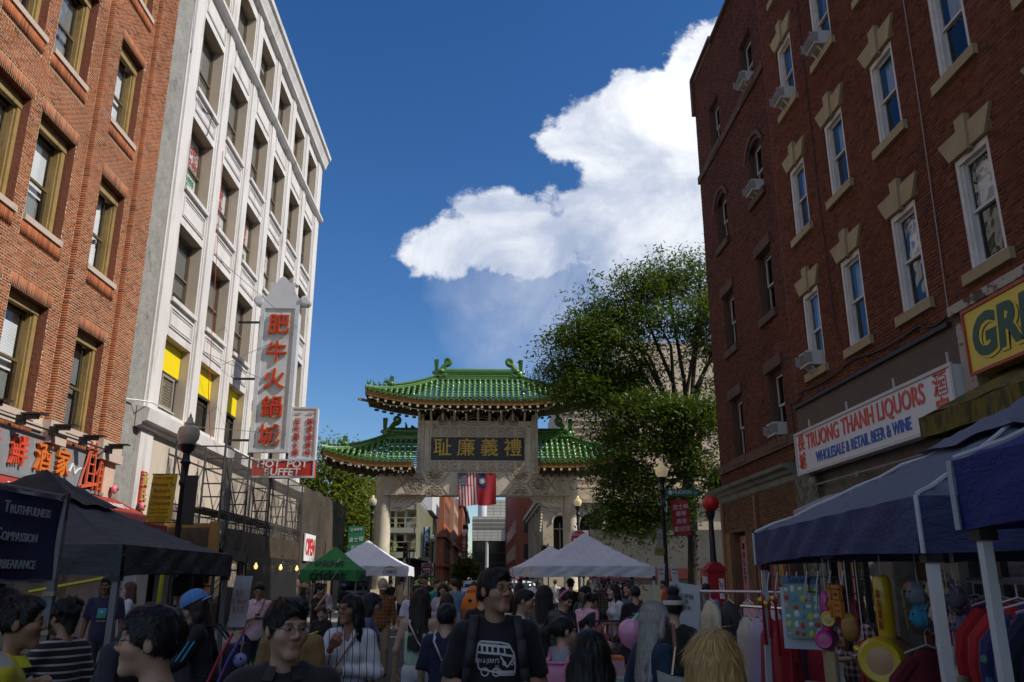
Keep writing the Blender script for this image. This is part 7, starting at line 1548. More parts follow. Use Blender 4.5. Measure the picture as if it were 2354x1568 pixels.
  if kind=='capback':s.grid(lambda u,v:rm((.07+.01*v)*math.sin((u-.5)*2.6),.02+(.10+.075*v)*math.cos((u-.5)*2.3),.05-.03*v),14,4)
  if kind=='bucket':s.grid(lambda u,v:rm((.097+.06*v)*math.cos(2*math.pi*u),.02+(.115+.06*v)*math.sin(2*math.pi*u),.05-.055*v),28,4)
  if kind=='visor':s.grid(lambda u,v:rm((.094)*math.cos(2*math.pi*u),.02+.115*math.sin(2*math.pi*u),.035+.04*v),28,2)
  if kind=='band':s.tube([rm((.098+th)*math.cos(math.pi*j/16),.03-.02*math.sin(math.pi*j/16),-.02+(.15+th)*math.sin(math.pi*j/16))for j in range(17)],.021*k,8)
  if kind=='bow':
   for sx in(-1,1):s.tube([rm(0,.115,.06),rm(sx*.05,.13,.09),rm(sx*.06,.12,.05),rm(0,.115,.06)],.015*k,6);s.tube([rm(sx*.01,.12,.06),rm(sx*.03,.13,-.03),rm(sx*.035,.125,-.12)],.014*k,6)
  collar(s,t,cloth(c),'headband' if kind in('band','bow')else kind.replace('back','')if kind!='bucket' else 'bucket_hat')
 if glasses:
  gc,dark=glasses;s=MB();R2=.0205
  for sx in(-1,1):
   s.tube([tuple(H_(sx*.033+R2*1.08*math.cos(a),-.108+.012*abs(math.cos(a))*(sx*math.cos(a)>0),.006+R2*.85*math.sin(a)))for a in np.linspace(0,2*math.pi,15)],.0013*k,5);s.tube([tuple(H_(sx*.056,-.100,.012)),tuple(H_(sx*.074,-.06,.012)),tuple(H_(sx*.083,.012,.012))],.0014*k,5)
  s.tube([tuple(H_(-.01,-.109,.01)),tuple(H_(0,-.113,.013)),tuple(H_(.01,-.109,.01))],.002*k,5);go=collar(s,t,plain(gc,.35),'glasses')
  if dark:
   s=MB()
   for sx in(-1,1):s.add([tuple(H_(sx*.033+R2*math.cos(a),-.106,.006+R2*.82*math.sin(a)))for a in np.linspace(0,2*math.pi,13)[:-1]],[tuple(range(12))])
   collar(s,t,plain((.012,.012,.013),.12),'lens',go)
 PEOPLE[label]=(t,up,H_,so,S_,sh);return t
def strands(a,b,H_,Hm,k,st,t,m,n,seed,rgb=None):
 """loose locks lying on the hair: narrow tapering strips that follow the fall of the hair and lift a little at the tip"""
 if len(a)<10:return
 rg=np.random.RandomState(seed);fi=rg.randint(0,len(b),n);p=a[b[fi]].mean(1);e1=a[b[fi,1]]-a[b[fi,0]];e2=a[b[fi,2]]-a[b[fi,0]];nr=np.cross(e1,e2);nr/=np.linalg.norm(nr,axis=1,keepdims=True)+1e-12
 cr=np.array(H_(0,.045,.125));rad=p-cr;dn=np.array((0,0,-1.0));low=(p[:,2]<np.array(H_(0,0,.03))[2])[:,None];short=st in('short','curly')
 d=np.where(low&(not short),dn[None],rad/(np.linalg.norm(rad,axis=1,keepdims=True)+1e-9))+rg.normal(0,.22 if short else.05,p.shape)
 if short:d=d+(Hm@np.array((0.15,-.35,0)))[None]*(rad@(Hm@np.array((0,-1.,0)))>0)[:,None]
 d-=nr*(d*nr).sum(1,keepdims=True);d/=np.linalg.norm(d,axis=1,keepdims=True)+1e-9;sd=np.cross(nr,d);L=(rg.uniform(.018,.036,(n,1))if short else rg.uniform(.03,.075,(n,1)))*k;w=rg.uniform(.0007,.0015 if short else.0012,(n,1))*k
 p0=p-nr*.001;p1=p+d*L*.5+nr*rg.uniform(.001,.003,(n,1))*k;p2=p+d*L+nr*(rg.uniform(-.002,.006,(n,1))if short else rg.uniform(-.003,.0025,(n,1)))*k
 V_=np.stack([p0-sd*w,p0+sd*w,p1-sd*w*.9,p1+sd*w*.9,p2-sd*w*.2,p2+sd*w*.2],1).reshape(-1,3);q=np.array([(0,1,3,2),(2,3,5,4)]);F=(q[None]+6*np.arange(n)[:,None,None]).reshape(-1,4)
 o=npmesh('hair_strands',V_,F,mat('strand_%d_%d_%d'%tuple(int(c*999)for c in rgb),tuple(c*1.25 for c in rgb),.38,.3,14,island=.6,spec=.4),t);o['kind']='stuff'
def collar(s,t,m,name='collar',parent=None):
 me=bpy.data.meshes.new(name);me.from_pydata([tuple(p)for p in s.v],[],s.f);me.materials.append(m);me.polygons.foreach_set('use_smooth',[True]*len(s.f));o=bpy.data.objects.new(name,me);COL.objects.link(o);o.parent=parent or t;return o
from mathutils.bvhtree import BVHTree
def decal(label,mb,m,name,lift=.003,back=False):
 """flat print laid on the front of a shirt: every point is dropped onto the cloth along the wearer's depth axis"""
 t,up,H_,so,S_,sh=PEOPLE[label];bv=BVHTree.FromPolygons([v.co for v in so.data.vertices],[p.vertices for p in so.data.polygons]);out=[]
 for x,y,z in mb.v:
  d=1 if not back else-1;h=bv.ray_cast(Vector((x*S_,-d,z*S_)),Vector((0,d,0)))[0];out.append((x*S_,(h.y if h else-.12*d)-d*(lift+(.001 if y>0 else 0)),z*S_))
 mb.v=out;return collar(mb,t,m,name)
flat=lambda cx,cz:(lambda x,y,z:(cx+x,y,cz+z))
BK_=(.010,.009,.008);DKB=(.022,.013,.008);LT,MD,DK=(.46,.28,.185),(.36,.205,.125),(.17,.085,.048)
Q=person
P1='tall man in glasses wearing black T-shirt with white van print, hands together'
Q(.06,4.4,1.785,2,P1,(36,-3),('front','front'),((.010,.010,.012),.54,.84),res=0,glasses=((.03,.035,.06),0),hair=('short',BK_,.3,.017),skin=MD)
P2='man in profile with thin round glasses and blue grey T-shirt, nearest on the left'
Q(-1.0,2.72,1.645,-72,P2,(-6,-2),('down','down'),((.085,.11,.165),.5,.84),res=0,glasses=((.02,.02,.02),0),hair=('short',BK_,.3,.024),skin=LT)
P3='man with rimless glasses and dark brown polo shirt looking right'
Q(-.71,3.15,1.66,12,P3,(26,2),('down','down'),((.024,.020,.020),.5,.84),res=0,glasses=((.12,.12,.13),0),hair=('short',BK_,.3,.018),skin=LT,neck='collar',heavy=.3)
Q(-1.90,3.55,1.66,118,'man in bright yellow polo shirt with his back half turned, lower left corner',(-6,0),('down','down'),((.55,.50,.02),.5,.86),res=0,hair=('short',BK_,.3,.02),skin=MD,neck='collar')
Q(-1.54,2.62,1.60,85,'person in cream bucket hat cut by the left picture edge',(0,6),('down','down'),((.05,.045,.04),.9,.86),res=1,hair=('short',(.05,.04,.03)),hat=('bucket',(.50,.46,.38)),skin=MD)
Q(-2.50,4.5,1.68,110,'dark haired man in black behind the yellow polo shirt',(0,0),('down','phone'),((.012,.012,.013),.5,.86),hair=('short',BK_,.3,.02),skin=MD)
Q(-2.52,5.3,1.60,-120,'curly haired woman in black and white striped top under the grey tent',(0,5),('down','reach'),((.02,.018,.018),.62,.88),hair=('curly',BK_),fem=1,pat='hstripe',c2=(.42,.40,.38),skin=MD)
Q(-2.12,4.95,1.66,75,'long haired woman bending over a stall behind grey tent pole',(0,20),('reach','reach'),((.03,.035,.05),.9,.86),hair=('long',BK_,.4),fem=1,lean=24,skin=LT)
PI_='bearded man in navy T-shirt with colourful square print beyond grey tent'
Q(-4.77,11.0,1.76,8,PI_,(-6,6),('down','down'),((.02,.022,.06),.5,.84),hair=('short',BK_,.3,.018),skin=DK)
Q(-5.0,12.3,1.69,-80,'auburn haired woman in white top and sunglasses behind the bearded man',(0,0),('down','down'),((.60,.60,.64),.5,.86),hair=('wavy',(.10,.04,.02),.2),fem=1,glasses=((.02,.02,.02),1),skin=(.55,.36,.28))
Q(-2.72,7.85,1.73,-8,'man in black T-shirt and black cap looking down at his phone by tent leg',(5,24),('phone','phone'),((.008,.008,.009),.5,.84),hair=('short',BK_),hat=('cap',(.012,.012,.013)),skin=MD)
PC='woman in backwards blue cap and black jacket with cyan stripes, head bowed'
Q(-2.0,6.4,1.64,-82,PC,(0,22),('reach','reach'),((.008,.009,.013),.97,.80),hair=('long',(.022,.010,.006),.42),fem=1,hat=('capback',(.10,.24,.52)),lean=10,res=0,skin=LT)
Q(-3.12,12.0,1.68,18,'man in pink polo shirt and navy shorts typing on his phone',(-14,22),('phone','phone'),((.62,.43,.48),.5,.84),((.015,.017,.035),.50),glasses=((.02,.02,.02),0),hair=('short',BK_),neck='collar',skin=MD)
Q(-1.20,5.5,1.62,190,'person in tan shirt standing just behind the dark polo man',(0,0),('down','down'),((.21,.125,.045),.9,.84),hair=('short',BK_),heavy=.3,skin=MD)
Q(-3.25,17.0,1.62,70,'young man in black T-shirt on his phone beside the green cricket tent',(0,16),('up','phone'),((.012,.012,.013),.55,.84),hair=('curly',BK_),skin=MD)
Q(-2.27,12.2,1.35,0,'girl in dark top standing before the green table',(0,8),('down','down'),((.018,.016,.02),.9,.86),hair=('bun',DKB),child=.6,fem=1,skin=LT)
PS='woman in sunglasses and white blouse with dark stripes holding her bag strap'
Q(-.92,6.0,1.63,-6,PS,(-30,0),('strap','across'),((.60,.60,.62),.93,.97),((.58,.55,.49),.1),hair=('wavy',BK_,.42),fem=1,glasses=((.40,.30,.10),1),res=0,pat='vstripe',c2=(.04,.04,.06),neck='v',skin=(.33,.165,.095))
Q(-1.08,8.2,1.60,95,'woman in navy sun visor and denim jacket behind the striped blouse',(0,10),('down','down'),((.09,.10,.17),.95,.86),hair=('bob',BK_,.2),fem=1,hat=('visor',(.03,.03,.07)),skin=LT)
Q(-1.92,16.3,1.69,4,'elderly man in tan cap, orange plaid shirt and khaki trousers looking down',(14,24),('down','down'),((.26,.10,.022),.95,.76),((.26,.19,.10),.1),hair=('short',(.25,.24,.22)),hat=('cap',(.40,.31,.19)),pat='plaid',c2=(.09,.03,.012),step=.7,shoe=(.06,.03,.02),skin=MD)
Q(-2.04,15.5,1.04,14,'toddler girl in pink dress with open mouth walking by plaid man',(-5,-8),('front','front'),((.55,.25,.29),.55,.42),((.5,.3,.2),.8),hair=('bob',BK_,.12),child=1,fem=1,pat='dots',c2=(.6,.45,.45),shoe=(.55,.25,.32),skin=(.52,.33,.23))
Q(-2.85,29.8,1.78,140,'man in beige jacket and black shorts standing in sun at the white tent leg',(0,8),('back','front'),((.50,.40,.26),.95,.85),((.008,.009,.014),.5),hair=('short',BK_),skin=LT,shoe=(.45,.38,.3))
PG='woman with long brown hair in mint green halter top and white trousers seen from behind'
Q(-.55,7.5,1.65,176,PG,(-16,4),('down','down'),((.34,.52,.34),0,.97),((.58,.58,.57),.1),hair=('long',(.03,.016,.009),.46),fem=1,res=0,pat='fine',c2=(.5,.62,.5),neck='bare',skin=LT)
PN='boy in loose navy T-shirt with white cross strap seen from behind'
Q(-.28,6.55,1.54,168,PN,(-8,4),('down','down'),((.013,.016,.045),.62,.80),hair=('short',BK_,.3,.024),child=.3,skin=LT)
Q(-1.1,14.0,1.66,176,'balding man in pale lavender T-shirt with shoulder strap seen from behind',(0,0),('down','down'),((.52,.52,.62),.5,.84),hair=('bald',BK_),skin=MD)
Q(-1.42,18.4,1.62,190,'woman in red top with brown hair in the middle of the far crowd',(0,0),('down','down'),((.48,.025,.025),.5,.86),hair=('long',(.05,.02,.01),.3),fem=1,res=2)
Q(-1.14,20.5,1.72,62,'boy in teal T-shirt and white trousers standing sideways in the crowd',(0,0),('front','front'),((.05,.33,.27),.5,.84),((.6,.6,.6),.1),hair=('short',BK_),res=2)
Q(-.64,19.0,1.73,185,'man in steel blue T-shirt seen from behind in the middle crowd',(0,0),('down','down'),((.13,.22,.30),.55,.82),hair=('short',(.03,.015,.01)),res=2)
Q(-1.5,22.0,1.84,-20,'tall man in black hoodie looking down in far crowd',(0,25),('front','front'),((.01,.01,.012),.95,.84),hair=('short',BK_),res=2)
Q(-.80,16.8,1.64,0,'long haired woman in pale cardigan looking down in the crowd',(0,26),('front','front'),((.42,.40,.42),.95,.8),hair=('long',BK_,.35),fem=1,res=2)
Q(-.44,10.2,1.57,175,'woman with reddish brown bob in grey top seen from behind',(0,0),('down','down'),((.25,.24,.28),.95,.84),hair=('bob',(.05,.018,.012),.2),fem=1)
Q(-.02,9.4,1.64,176,'woman with dark bun in black jacket just left behind the tall man',(0,0),('down','down'),((.015,.013,.013),.95,.82),hair=('bun',BK_),fem=1)
Q(.34,7.6,1.64,75,'man in white shirt looking right just behind the tall man',(0,8),('down','down'),((.5,.5,.52),.5,.84),hair=('short',BK_),skin=MD)
Q(.50,9.0,1.60,62,'man in white baseball cap and glasses looking down',(0,18),('front','front'),((.5,.5,.52),.5,.84),hair=('short',BK_),hat=('cap',(.55,.53,.47)),glasses=((.02,.02,.02),0),skin=MD)
PO='woman with very long black hair in olive quilted puffer jacket reaching right'
Q(.58,8.2,1.67,150,PO,(-20,4),('far','down'),((.085,.088,.062),.97,.84),hair=('long',BK_,.55),fem=1,pat='quilt',c2=(.03,.032,.022),skin=LT)
Q(.90,9.6,1.60,40,'woman with plump pink headband looking down over the craft stall',(0,26),('reach','front'),((.03,.026,.03),.9,.86),hair=('bun',BK_),fem=1,hat=('band',(.55,.16,.24)),skin=LT)
Q(1.20,11.0,1.62,130,'woman in pink gingham shirt bending over craft table',(0,20),('reach','reach'),((.60,.28,.36),.9,.84),hair=('pony',BK_,.2),fem=1,lean=28,pat='plaid',c2=(.62,.42,.48),skin=LT)
Q(1.45,12.0,1.63,-62,'person in grey hoodie and glasses with black cross strap at craft stall',(0,16),('front','front'),((.24,.23,.25),.97,.84),hair=('short',BK_),glasses=((.02,.02,.02),0),skin=MD)
Q(1.88,12.2,1.66,-74,'woman in white top with cream ribbon bow in her black hair',(0,4),('down','front'),((.58,.57,.60),.6,.84),hair=('long',BK_,.3),fem=1,hat=('bow',(.5,.47,.40)),skin=(.55,.36,.26))
Q(3.1,22.0,1.72,180,'man in brown plaid shirt under large white tent',(0,0),('down','down'),((.30,.26,.18),.95,.84),hair=('short',(.05,.03,.02)),pat='plaid',c2=(.06,.045,.035),res=2)
Q(2.1,20.6,1.70,178,'man in black top and black cap under large white tent',(0,0),('down','down'),((.01,.01,.011),.95,.84),hair=('short',BK_),hat=('cap',(.012,.012,.012)),res=2)
Q(2.68,32.0,1.70,150,'man in bright white T-shirt with bag standing in the sun beyond tents',(0,0),('down','down'),((.65,.65,.64),.5,.84),hair=('short',DKB),res=2)
Q(2.62,15.2,1.66,-60,'smiling woman in blue denim with sunglasses pushed up on her hair',(0,0),('down','down'),((.06,.09,.18),.95,.84),hair=('long',DKB,.3),fem=1,glasses=((.02,.02,.02),0),skin=LT)
PT='person in black T-shirt with two white text lines on the back'
Q(2.35,13.2,1.62,178,PT,(0,0),('down','down'),((.011,.011,.012),.55,.84),hair=('short',BK_),skin=MD)
Q(5.15,24.2,1.68,-100,'person in orange hooded jacket near the Hudson lamp post',(0,0),('down','down'),((.50,.07,.015),.95,.84),hair=('short',BK_),res=2)
Q(3.92,15.0,1.64,-8,'man in light blue polo shirt and black trousers by the red fire box',(-8,22),('front','down'),((.16,.20,.34),.5,.84),((.01,.01,.012),.1),hair=('short',BK_),neck='collar',skin=MD)
PH='girl with pink headband and ponytail in cream sleeves reaching for the balloon'
Q(1.02,8.0,1.42,112,PH,(-10,8),('far','reach'),((.55,.50,.36),.97,.84),hair=('pony',BK_,.22),child=.5,fem=1,hat=('band',(.55,.18,.27)),skin=(.52,.33,.24))
PB='girl in grey flutter sleeved top wearing the pink backpack'
Q(.55,6.0,1.47,150,PB,(-38,8),('down','reach'),((.26,.29,.33),.3,.84),hair=('pony',BK_,.2),child=.45,fem=1,skin=LT)
Q(.43,3.5,1.53,172,'woman with black bob in floral shirt seen from behind at bottom edge',(0,4),('down','down'),((.55,.47,.40),.6,.82),hair=('bob',BK_,.17),fem=1,res=0,pat='floral',c2=(.55,.47,.40),skin=LT)
Q(1.12,7.4,1.42,95,'dark haired child in black leaning over the trinket table',(0,20),('reach','reach'),((.015,.013,.014),.9,.84),hair=('bob',BK_,.16),child=.5,lean=14,skin=LT)
PW='woman with long silver grey hair in teal navy T-shirt carrying the pale handbag'
Q(.98,5.0,1.60,112,PW,(0,14),('down','bag'),((.010,.028,.055),.55,.84),((.02,.03,.07),.1),hair=('half',(.33,.31,.28),.40),fem=1,res=0,skin=(.42,.24,.15),heavy=.25)
Q(1.40,6.3,1.62,166,'woman in black with black bun hair and white visor behind the silver haired woman',(0,0),('down','down'),((.010,.010,.010),.6,.84),hair=('topbun',BK_),fem=1,hat=('visor',(.55,.5,.4)),heavy=.2,skin=LT)
Q(.70,2.62,1.585,176,'blonde straight haired woman seen from behind at the bottom edge',(0,2),('down','down'),((.02,.02,.025),.9,.84),hair=('half',(.40,.25,.09),.42),fem=1,res=0,skin=(.55,.36,.28))
Q(2.38,8.3,1.42,-38,'smiling woman in black cap and mauve jacket by the clothes rack',(-12,4),('down','front'),((.16,.095,.16),.97,.84),hair=('short',BK_),fem=1,hat=('cap',(.012,.011,.02)),skin=MD)
Q(3.3,7.6,1.56,-62,'stall vendor in red and white plaid shirt behind hanging toys',(0,12),('front','front'),((.10,.012,.015),.97,.84),hair=('long',(.02,.01,.008),.3),fem=1,pat='plaid',c2=(.45,.43,.43),skin=LT)
Q(1.66,14.0,1.62,200,'woman in dark green coat under front edge of large white tent',(0,0),('down','down'),((.02,.035,.022),.97,.8),hair=('bob',DKB,.2),fem=1,res=2)
Q(2.55,10.4,1.6,170,'man in white shirt with printed back near the white poster',(0,0),('down','down'),((.52,.54,.58),.55,.84),hair=('short',BK_),skin=MD)
far=[(-3.6,33,1.7,'black jacket',(.012,.012,.013)),(-2.2,33.6,1.66,'grey hooded sweatshirt',(.25,.25,.27)),(-1.0,27,1.72,'charcoal coat',(.03,.03,.035)),(-.3,25.6,1.66,'maroon sweater',(.13,.015,.025)),(.35,24,1.7,'dark blue jacket',(.02,.03,.08)),(.75,18.2,1.66,'black puffer',(.012,.012,.012)),(1.15,27,1.72,'white shirt',(.55,.55,.55)),(.1,33,1.7,'olive jacket',(.06,.06,.03)),(-1.9,26,1.64,'pink top',(.5,.25,.3)),(-4.3,20.6,1.6,'tan cap and black jacket',(.015,.014,.014)),(-3.95,21.2,1.62,'pale pink blouse',(.55,.38,.42)),(3.6,29,1.7,'navy anorak',(.015,.02,.05)),(4.6,31,1.68,'brown coat',(.07,.04,.02)),(1.9,29.5,1.7,'grey shirt',(.2,.2,.2))]
for i,(x,y,h,w,c)in enumerate(far):Q(x,y,h,(170,20,190,150,200,165,-30,180,10,100,30,190,160,175)[i],'far off person in %s in the crowd towards the gate'%w,(0,4),('down','front'),(c,.95,.84),hair=(('short','long')[i%2],(BK_,DKB)[i%2],.3),fem=i%2,hat=('cap',(.35,.25,.12))if i==9 else None,res=2)
# ---- prints on clothing
WH=plain((.50,.50,.50),.8)
s=MB();F_=lambda cx,cz:(lambda x,y,z:(cx+x,y,cz+z))
def strip(pts,w=.006):
 for(a,b),(c,d)in zip(pts,pts[1:]):
  L=math.hypot(c-a,d-b);nx,nz=-(d-b)/L*w/2,(c-a)/L*w/2;n=max(1,int(L/.02))
  for i in range(n):p,q=i/n,(i+1)/n;s.add([(a+(c-a)*p+nx,0,b+(d-b)*p+nz),(a+(c-a)*q+nx,0,b+(d-b)*q+nz),(a+(c-a)*q-nx,0,b+(d-b)*q-nz),(a+(c-a)*p-nx,0,b+(d-b)*p-nz)],[(0,1,2,3)])
V0=[(-.108,1.20),(-.10,1.262),(-.085,1.278),(.02,1.272),(.07,1.262),(.10,1.215),(.108,1.15),(.105,1.118),(.02,1.118),(-.095,1.138),(-.108,1.20)]
strip(V0,.009);strip([(-.10,1.222),(.02,1.214),(.095,1.20)],.012);strip([(-.10,1.262),(.02,1.252),(.075,1.247)],.014)
for a in(-.078,-.05,-.02,.012):strip([(a,1.255),(a,1.218)],.012)
strip([(.045,1.25),(.05,1.212)],.008);strip([(.025,1.20),(.062,1.145),(.10,1.195)],.009);strip([(.0,1.122),(.11,1.12)],.016);strip([(.01,1.108),(.105,1.106)],.008)
for cx in(-.062,-.0):strip([(cx+.02*math.cos(a),1.122+.02*math.sin(a))for a in np.linspace(0,6.283,13)],.007)
for cx in(.045,.09):strip([(cx+.009*math.cos(a),1.165+.009*math.sin(a))for a in np.linspace(0,6.283,9)],.006)
s.text("BEN & JERRY'S",.030,F_(-.05,1.178),1,.012,wid=.72);s.text('ICE CREAM',.014,F_(-.02,1.268),1,.004);s.text('ICE\nCREAM',.018,F_(.005,1.142),1,.006,wid=.8);s.v=[(x*.98,y,z+.075)for x,y,z in s.v];decal(P1,s,WH,'van_print')
s=MB();s.grid(lambda u,v:(-.06+.12*u,0,1.18+.13*v),6,6);decal(PI_,s,plain((.05,.30,.42),.8),'print_square')
s=MB();s.grid(lambda u,v:(-.06+.12*u,0,1.18+.03*v),6,2);decal(PI_,s,plain((.08,.32,.08),.8),'print_band',.006);s=MB();s.lathe((0,0,1.255),[(.022,0),(0,0)],10,axis='y');s.text('HIKE 503',.03,F_(0,1.14),1,.0);decal(PI_,s,plain((.6,.55,.3),.8),'print_flower',.008)
s=MB();s.text('RADIANT\nPERFORMANCE',.05,F_(0,1.27),1,.004,wid=.7);decal(PT,s,WH,'back_print',back=True)
s=MB()
def side_stripe(pts):
 t,up,H_,so,S_,sh=PEOPLE[PC];m=MB();A0,E0,W0=sh[1]
 return[tuple(A0+(E0-A0)*u+np.array((.066,0,0))+(W0-E0)*v)for u,v in pts]
m_=MB();t_,up_,H2,so_,S2,sh2=PEOPLE[PC]
for o in(-.02,.02):
 A0,E0,W0=sh2[1];bv=BVHTree.FromPolygons([v.co for v in so_.data.vertices],[p.vertices for p in so_.data.polygons]);P=[]
 for k in range(9):q=A0+(E0-A0)*(.25+.09*k);h_=bv.ray_cast(Vector((.6,q[1]+o,q[2])),Vector((-1,0,0)))[0];P.append(tuple(h_+Vector((.003,0,0)))if h_ else(q[0]+.07,q[1]+o,q[2]))
 m_.tube(P,.006,5)
collar(m_,t_,plain((.05,.35,.55),.6),'sleeve_stripe')
s=MB();t_,up_,H2,so_,S2,sh2=PEOPLE[PS];s.grid(lambda u,v:(.172*S2*math.cos(6.283*u),.13*S2*math.sin(6.283*u),(.965+.045*v)*S2),30,1);collar(s,t_,plain((.10,.045,.02),.5),'belt');s=MB();s.lathe((0,-.135*S2,.987*S2),[(.035,-.008),(.035,.006),(.02,.008),(.02,-.008)],14,axis='y');collar(s,t_,plain((.2,.13,.05),.3,metal=.6),'buckle')
# ---- bags and things people carry
def attach(name,label,cat,parts,x,y,rot,group=None):
 """a carried thing placed at its bearer's spot, built in the bearer's own frame"""
 x,y,_=near(x,y);t=thing(name,(x,y,.03),label,cat,group);t.rotation_euler=(0,0,math.radians(rot))
 for nm,mb,m in parts:o=collar(mb,t,m,nm)
 return t
def straps(h,sx):
 k=h/1.75;s=MB()
 for sx in(sx,):
  P=[(sx*.10,.16,1.36),(sx*.115,.07,1.475),(sx*.12,-.04,1.475),(sx*.135,-.125,1.36),(sx*.15,-.135,1.22),(sx*.175,-.06,1.08),(sx*.15,.12,1.02)];P=[Vector(p)*k for p in P]
  for a,b in zip(P,P[1:]):s.bar(a,b,.05*k,.012)
 return s
def pack(h,w=.30,ht=.44,d=.16,z0=.98):
 k=h/1.75;s=MB();s.grid(lambda u,v:((w/2)*k*(abs(math.cos(6.283*u))**.5*math.copysign(1,math.cos(6.283*u)))*(1-.35*max(0,v-.75)*4*max(0,v-.75)),(.13+d/2+d/2*(abs(math.sin(6.283*u))**.5*math.copysign(1,math.sin(6.283*u)))*(1-3*max(0,v-.8)**2*4))*k,(z0+ht*v)*k),24,10);s.grid(lambda u,v:((w/2)*k*(1-.09)*(2*u-1)*.9,(.13+d*.95*v)*k,(z0+ht*(1-.0))*k),3,3);s.box((-w*.36*k,(.13+d)*k,(z0+.05)*k),(w*.36*k,(.16+d)*k,(z0+.2)*k));return s
G1,PK,BKM=plain((.045,.045,.05),.7),plain((.58,.22,.32),.6),plain((.014,.013,.016),.7)
attach('backpack','grey backpack on the shoulders of the tall man with van print','backpack',[('strap',straps(1.79,-1),plain((.03,.028,.03),.7)),('strap',straps(1.79,1),plain((.03,.028,.03),.7)),('bag',pack(1.79),G1)],.06,4.4,2)
attach('backpack','pink school backpack with purple letters on the girl in grey top','backpack',[('strap',straps(1.40,-1),PK),('strap',straps(1.40,1),PK),('bag',pack(1.47,.32,.46,.17,.86),PK)],.55,6.0,150)
s=MB();s.text('LINE',.14,lambda x,y,z:(-x*.8+.0,.30+(.004 if y>0 else-.01),.84+z),1,.02);lt=attach('bag_lettering','purple letters across the pink school backpack','lettering',[('lettering',s,plain((.22,.06,.30),.6))],.55,6.0,150)
attach('backpack','black backpack hung with plush charms and lanyards behind the blue cap woman','backpack',[('bag',pack(1.62,.30,.46,.18,.84),BKM),('strap',straps(1.6,-1),BKM),('strap',straps(1.6,1),BKM)],-2.0,6.42,-82)
def charm(x,y,z,r,label,c,cat='plush toy'):
 x,y,_=near(x,y)
 t=thing('plush_charm',(x,y,z),label,cat,'charms on the black backpack');s=MB();s.ball((x,y,z),r,14);s.build('body',plain(c,.9),t,smooth='all');s=MB();s.ball((x-r*.5,y-r*.7,z+r*.3),r*.18,6);s.ball((x+r*.3,y-r*.9,z+r*.3),r*.18,6);s.build('eye',plain((.02,.02,.02),.4),t);s=MB();s.tube([(x,y,z+r),(x,y+.02,z+r+.1)],.004,4);s.build('loop',plain((.3,.3,.3),.5),t);return t
charm(-1.70,6.18,1.13,.055,'round lilac plush ball hanging on black backpack',(.24,.24,.46));charm(-1.60,6.22,1.06,.03,'small white plush charm right of the lilac plush ball',(.5,.5,.48));charm(-1.63,6.18,1.0,.022,'tiny grey metal charm lowest on the black backpack',(.3,.3,.33))
for dx,c,l in((-.06,(.40,.02,.05),'red lanyard with white badge hanging from black backpack'),(.02,(.12,.05,.30),'purple lanyard with badge hanging from black backpack')):
 t=thing('lanyard',(-2.01+dx,6.95,1.3),l,'lanyard','lanyards on the black backpack');s=MB();s.tube([(-1.94+dx,7.0,1.33),(-2.01+dx,6.92,1.15),(-2.08+dx,6.89,.95)],.011,5);s.build('ribbon',plain(c,.6),t);s=MB();s.box((-2.12+dx,6.88,.82),(-2.04+dx,6.89,.93));s.build('badge',plain((.5,.5,.52),.4),t)
def strap_bag(label,x,y,rot,h,c,sc,side=1,bagm=None,wide=.022,bagz=.82,bs=(.30,.12,.24)):
 k=h/1.75;s=MB();pf=[(-side*.10,.0,1.475),(-side*.08,-.10,1.40),(0,-.15,1.25),(side*.10,-.15,1.1),(side*.19,-.06,.97),(side*.21,.04,.95)];pb=[(-side*.10,.0,1.475),(-side*.09,.11,1.38),(0,.15,1.22),(side*.12,.15,1.05),(side*.20,.08,.97),(side*.21,.04,.95)]
 for L in(pf,pb):
  for a,b in zip(L,L[1:]):s.bar(Vector(a)*k,Vector(b)*k,wide,.006)
 b=MB();b.grid(lambda u,v:((side*.24+bs[1]/2*math.cos(6.283*u)*(1-.5*v))*k,(.02+bs[0]/2*math.sin(6.283*u)*(1-.12*v))*k,(bagz-bs[2]/2+bs[2]*v+.02*math.cos(12.57*u)*v)*k),20,5);return attach('shoulder_bag',label,'bag',[('strap',s,plain(sc,.6)),('bag',b,bagm or plain(c,.7))],x,y,rot)
strap_bag('cream tote bag on white strap across the navy boy',-.28,6.55,168,1.54,(.5,.48,.42),(.50,.50,.55),-1);strap_bag('brown leather shoulder bag under the arm of striped blouse woman',-.92,6.0,-6,1.63,(.10,.045,.02),(.26,.12,.08),-1,wide=.026)
strap_bag('black cross body bag on the grey hoodie person',1.45,12.0,-62,1.63,(.015,.015,.015),(.015,.015,.015));strap_bag('small black bag on chain over the olive puffer jacket',.58,8.2,150,1.67,(.02,.02,.02),(.05,.05,.05),1);strap_bag('rainbow striped bag at the hip of pink polo man',-3.12,12.0,18,1.68,(.5,.3,.05),(.5,.1,.05),-1,bs=(.34,.12,.3))
strap_bag('cream canvas tote on the shoulder of mint top woman',-.55,7.5,176,1.65,(.5,.5,.45),(.55,.55,.52),-1,bagz=.92)
t=thing('handbag',(1.27,5.37,1.0),'large pale pebbled leather handbag with chain handle on silver haired woman','bag');s=MB();s.grid(lambda u,v:(1.28+.20*math.cos(6.283*u)*(1+.1*v),5.33+.09*math.sin(6.283*u)*(1-.4*v),.86+.33*v+.025*math.cos(12.57*u)*v),28,8);s.build('body',mat('pebbled_leather',(.40,.38,.32),.5,.2,30,bump=.01,bscale=90),t,smooth=True)
s=MB()
for k in range(13):u=k/12;s.ball((1.15+.05*u,5.31+.1*u,1.19+.15*u),.009,6)
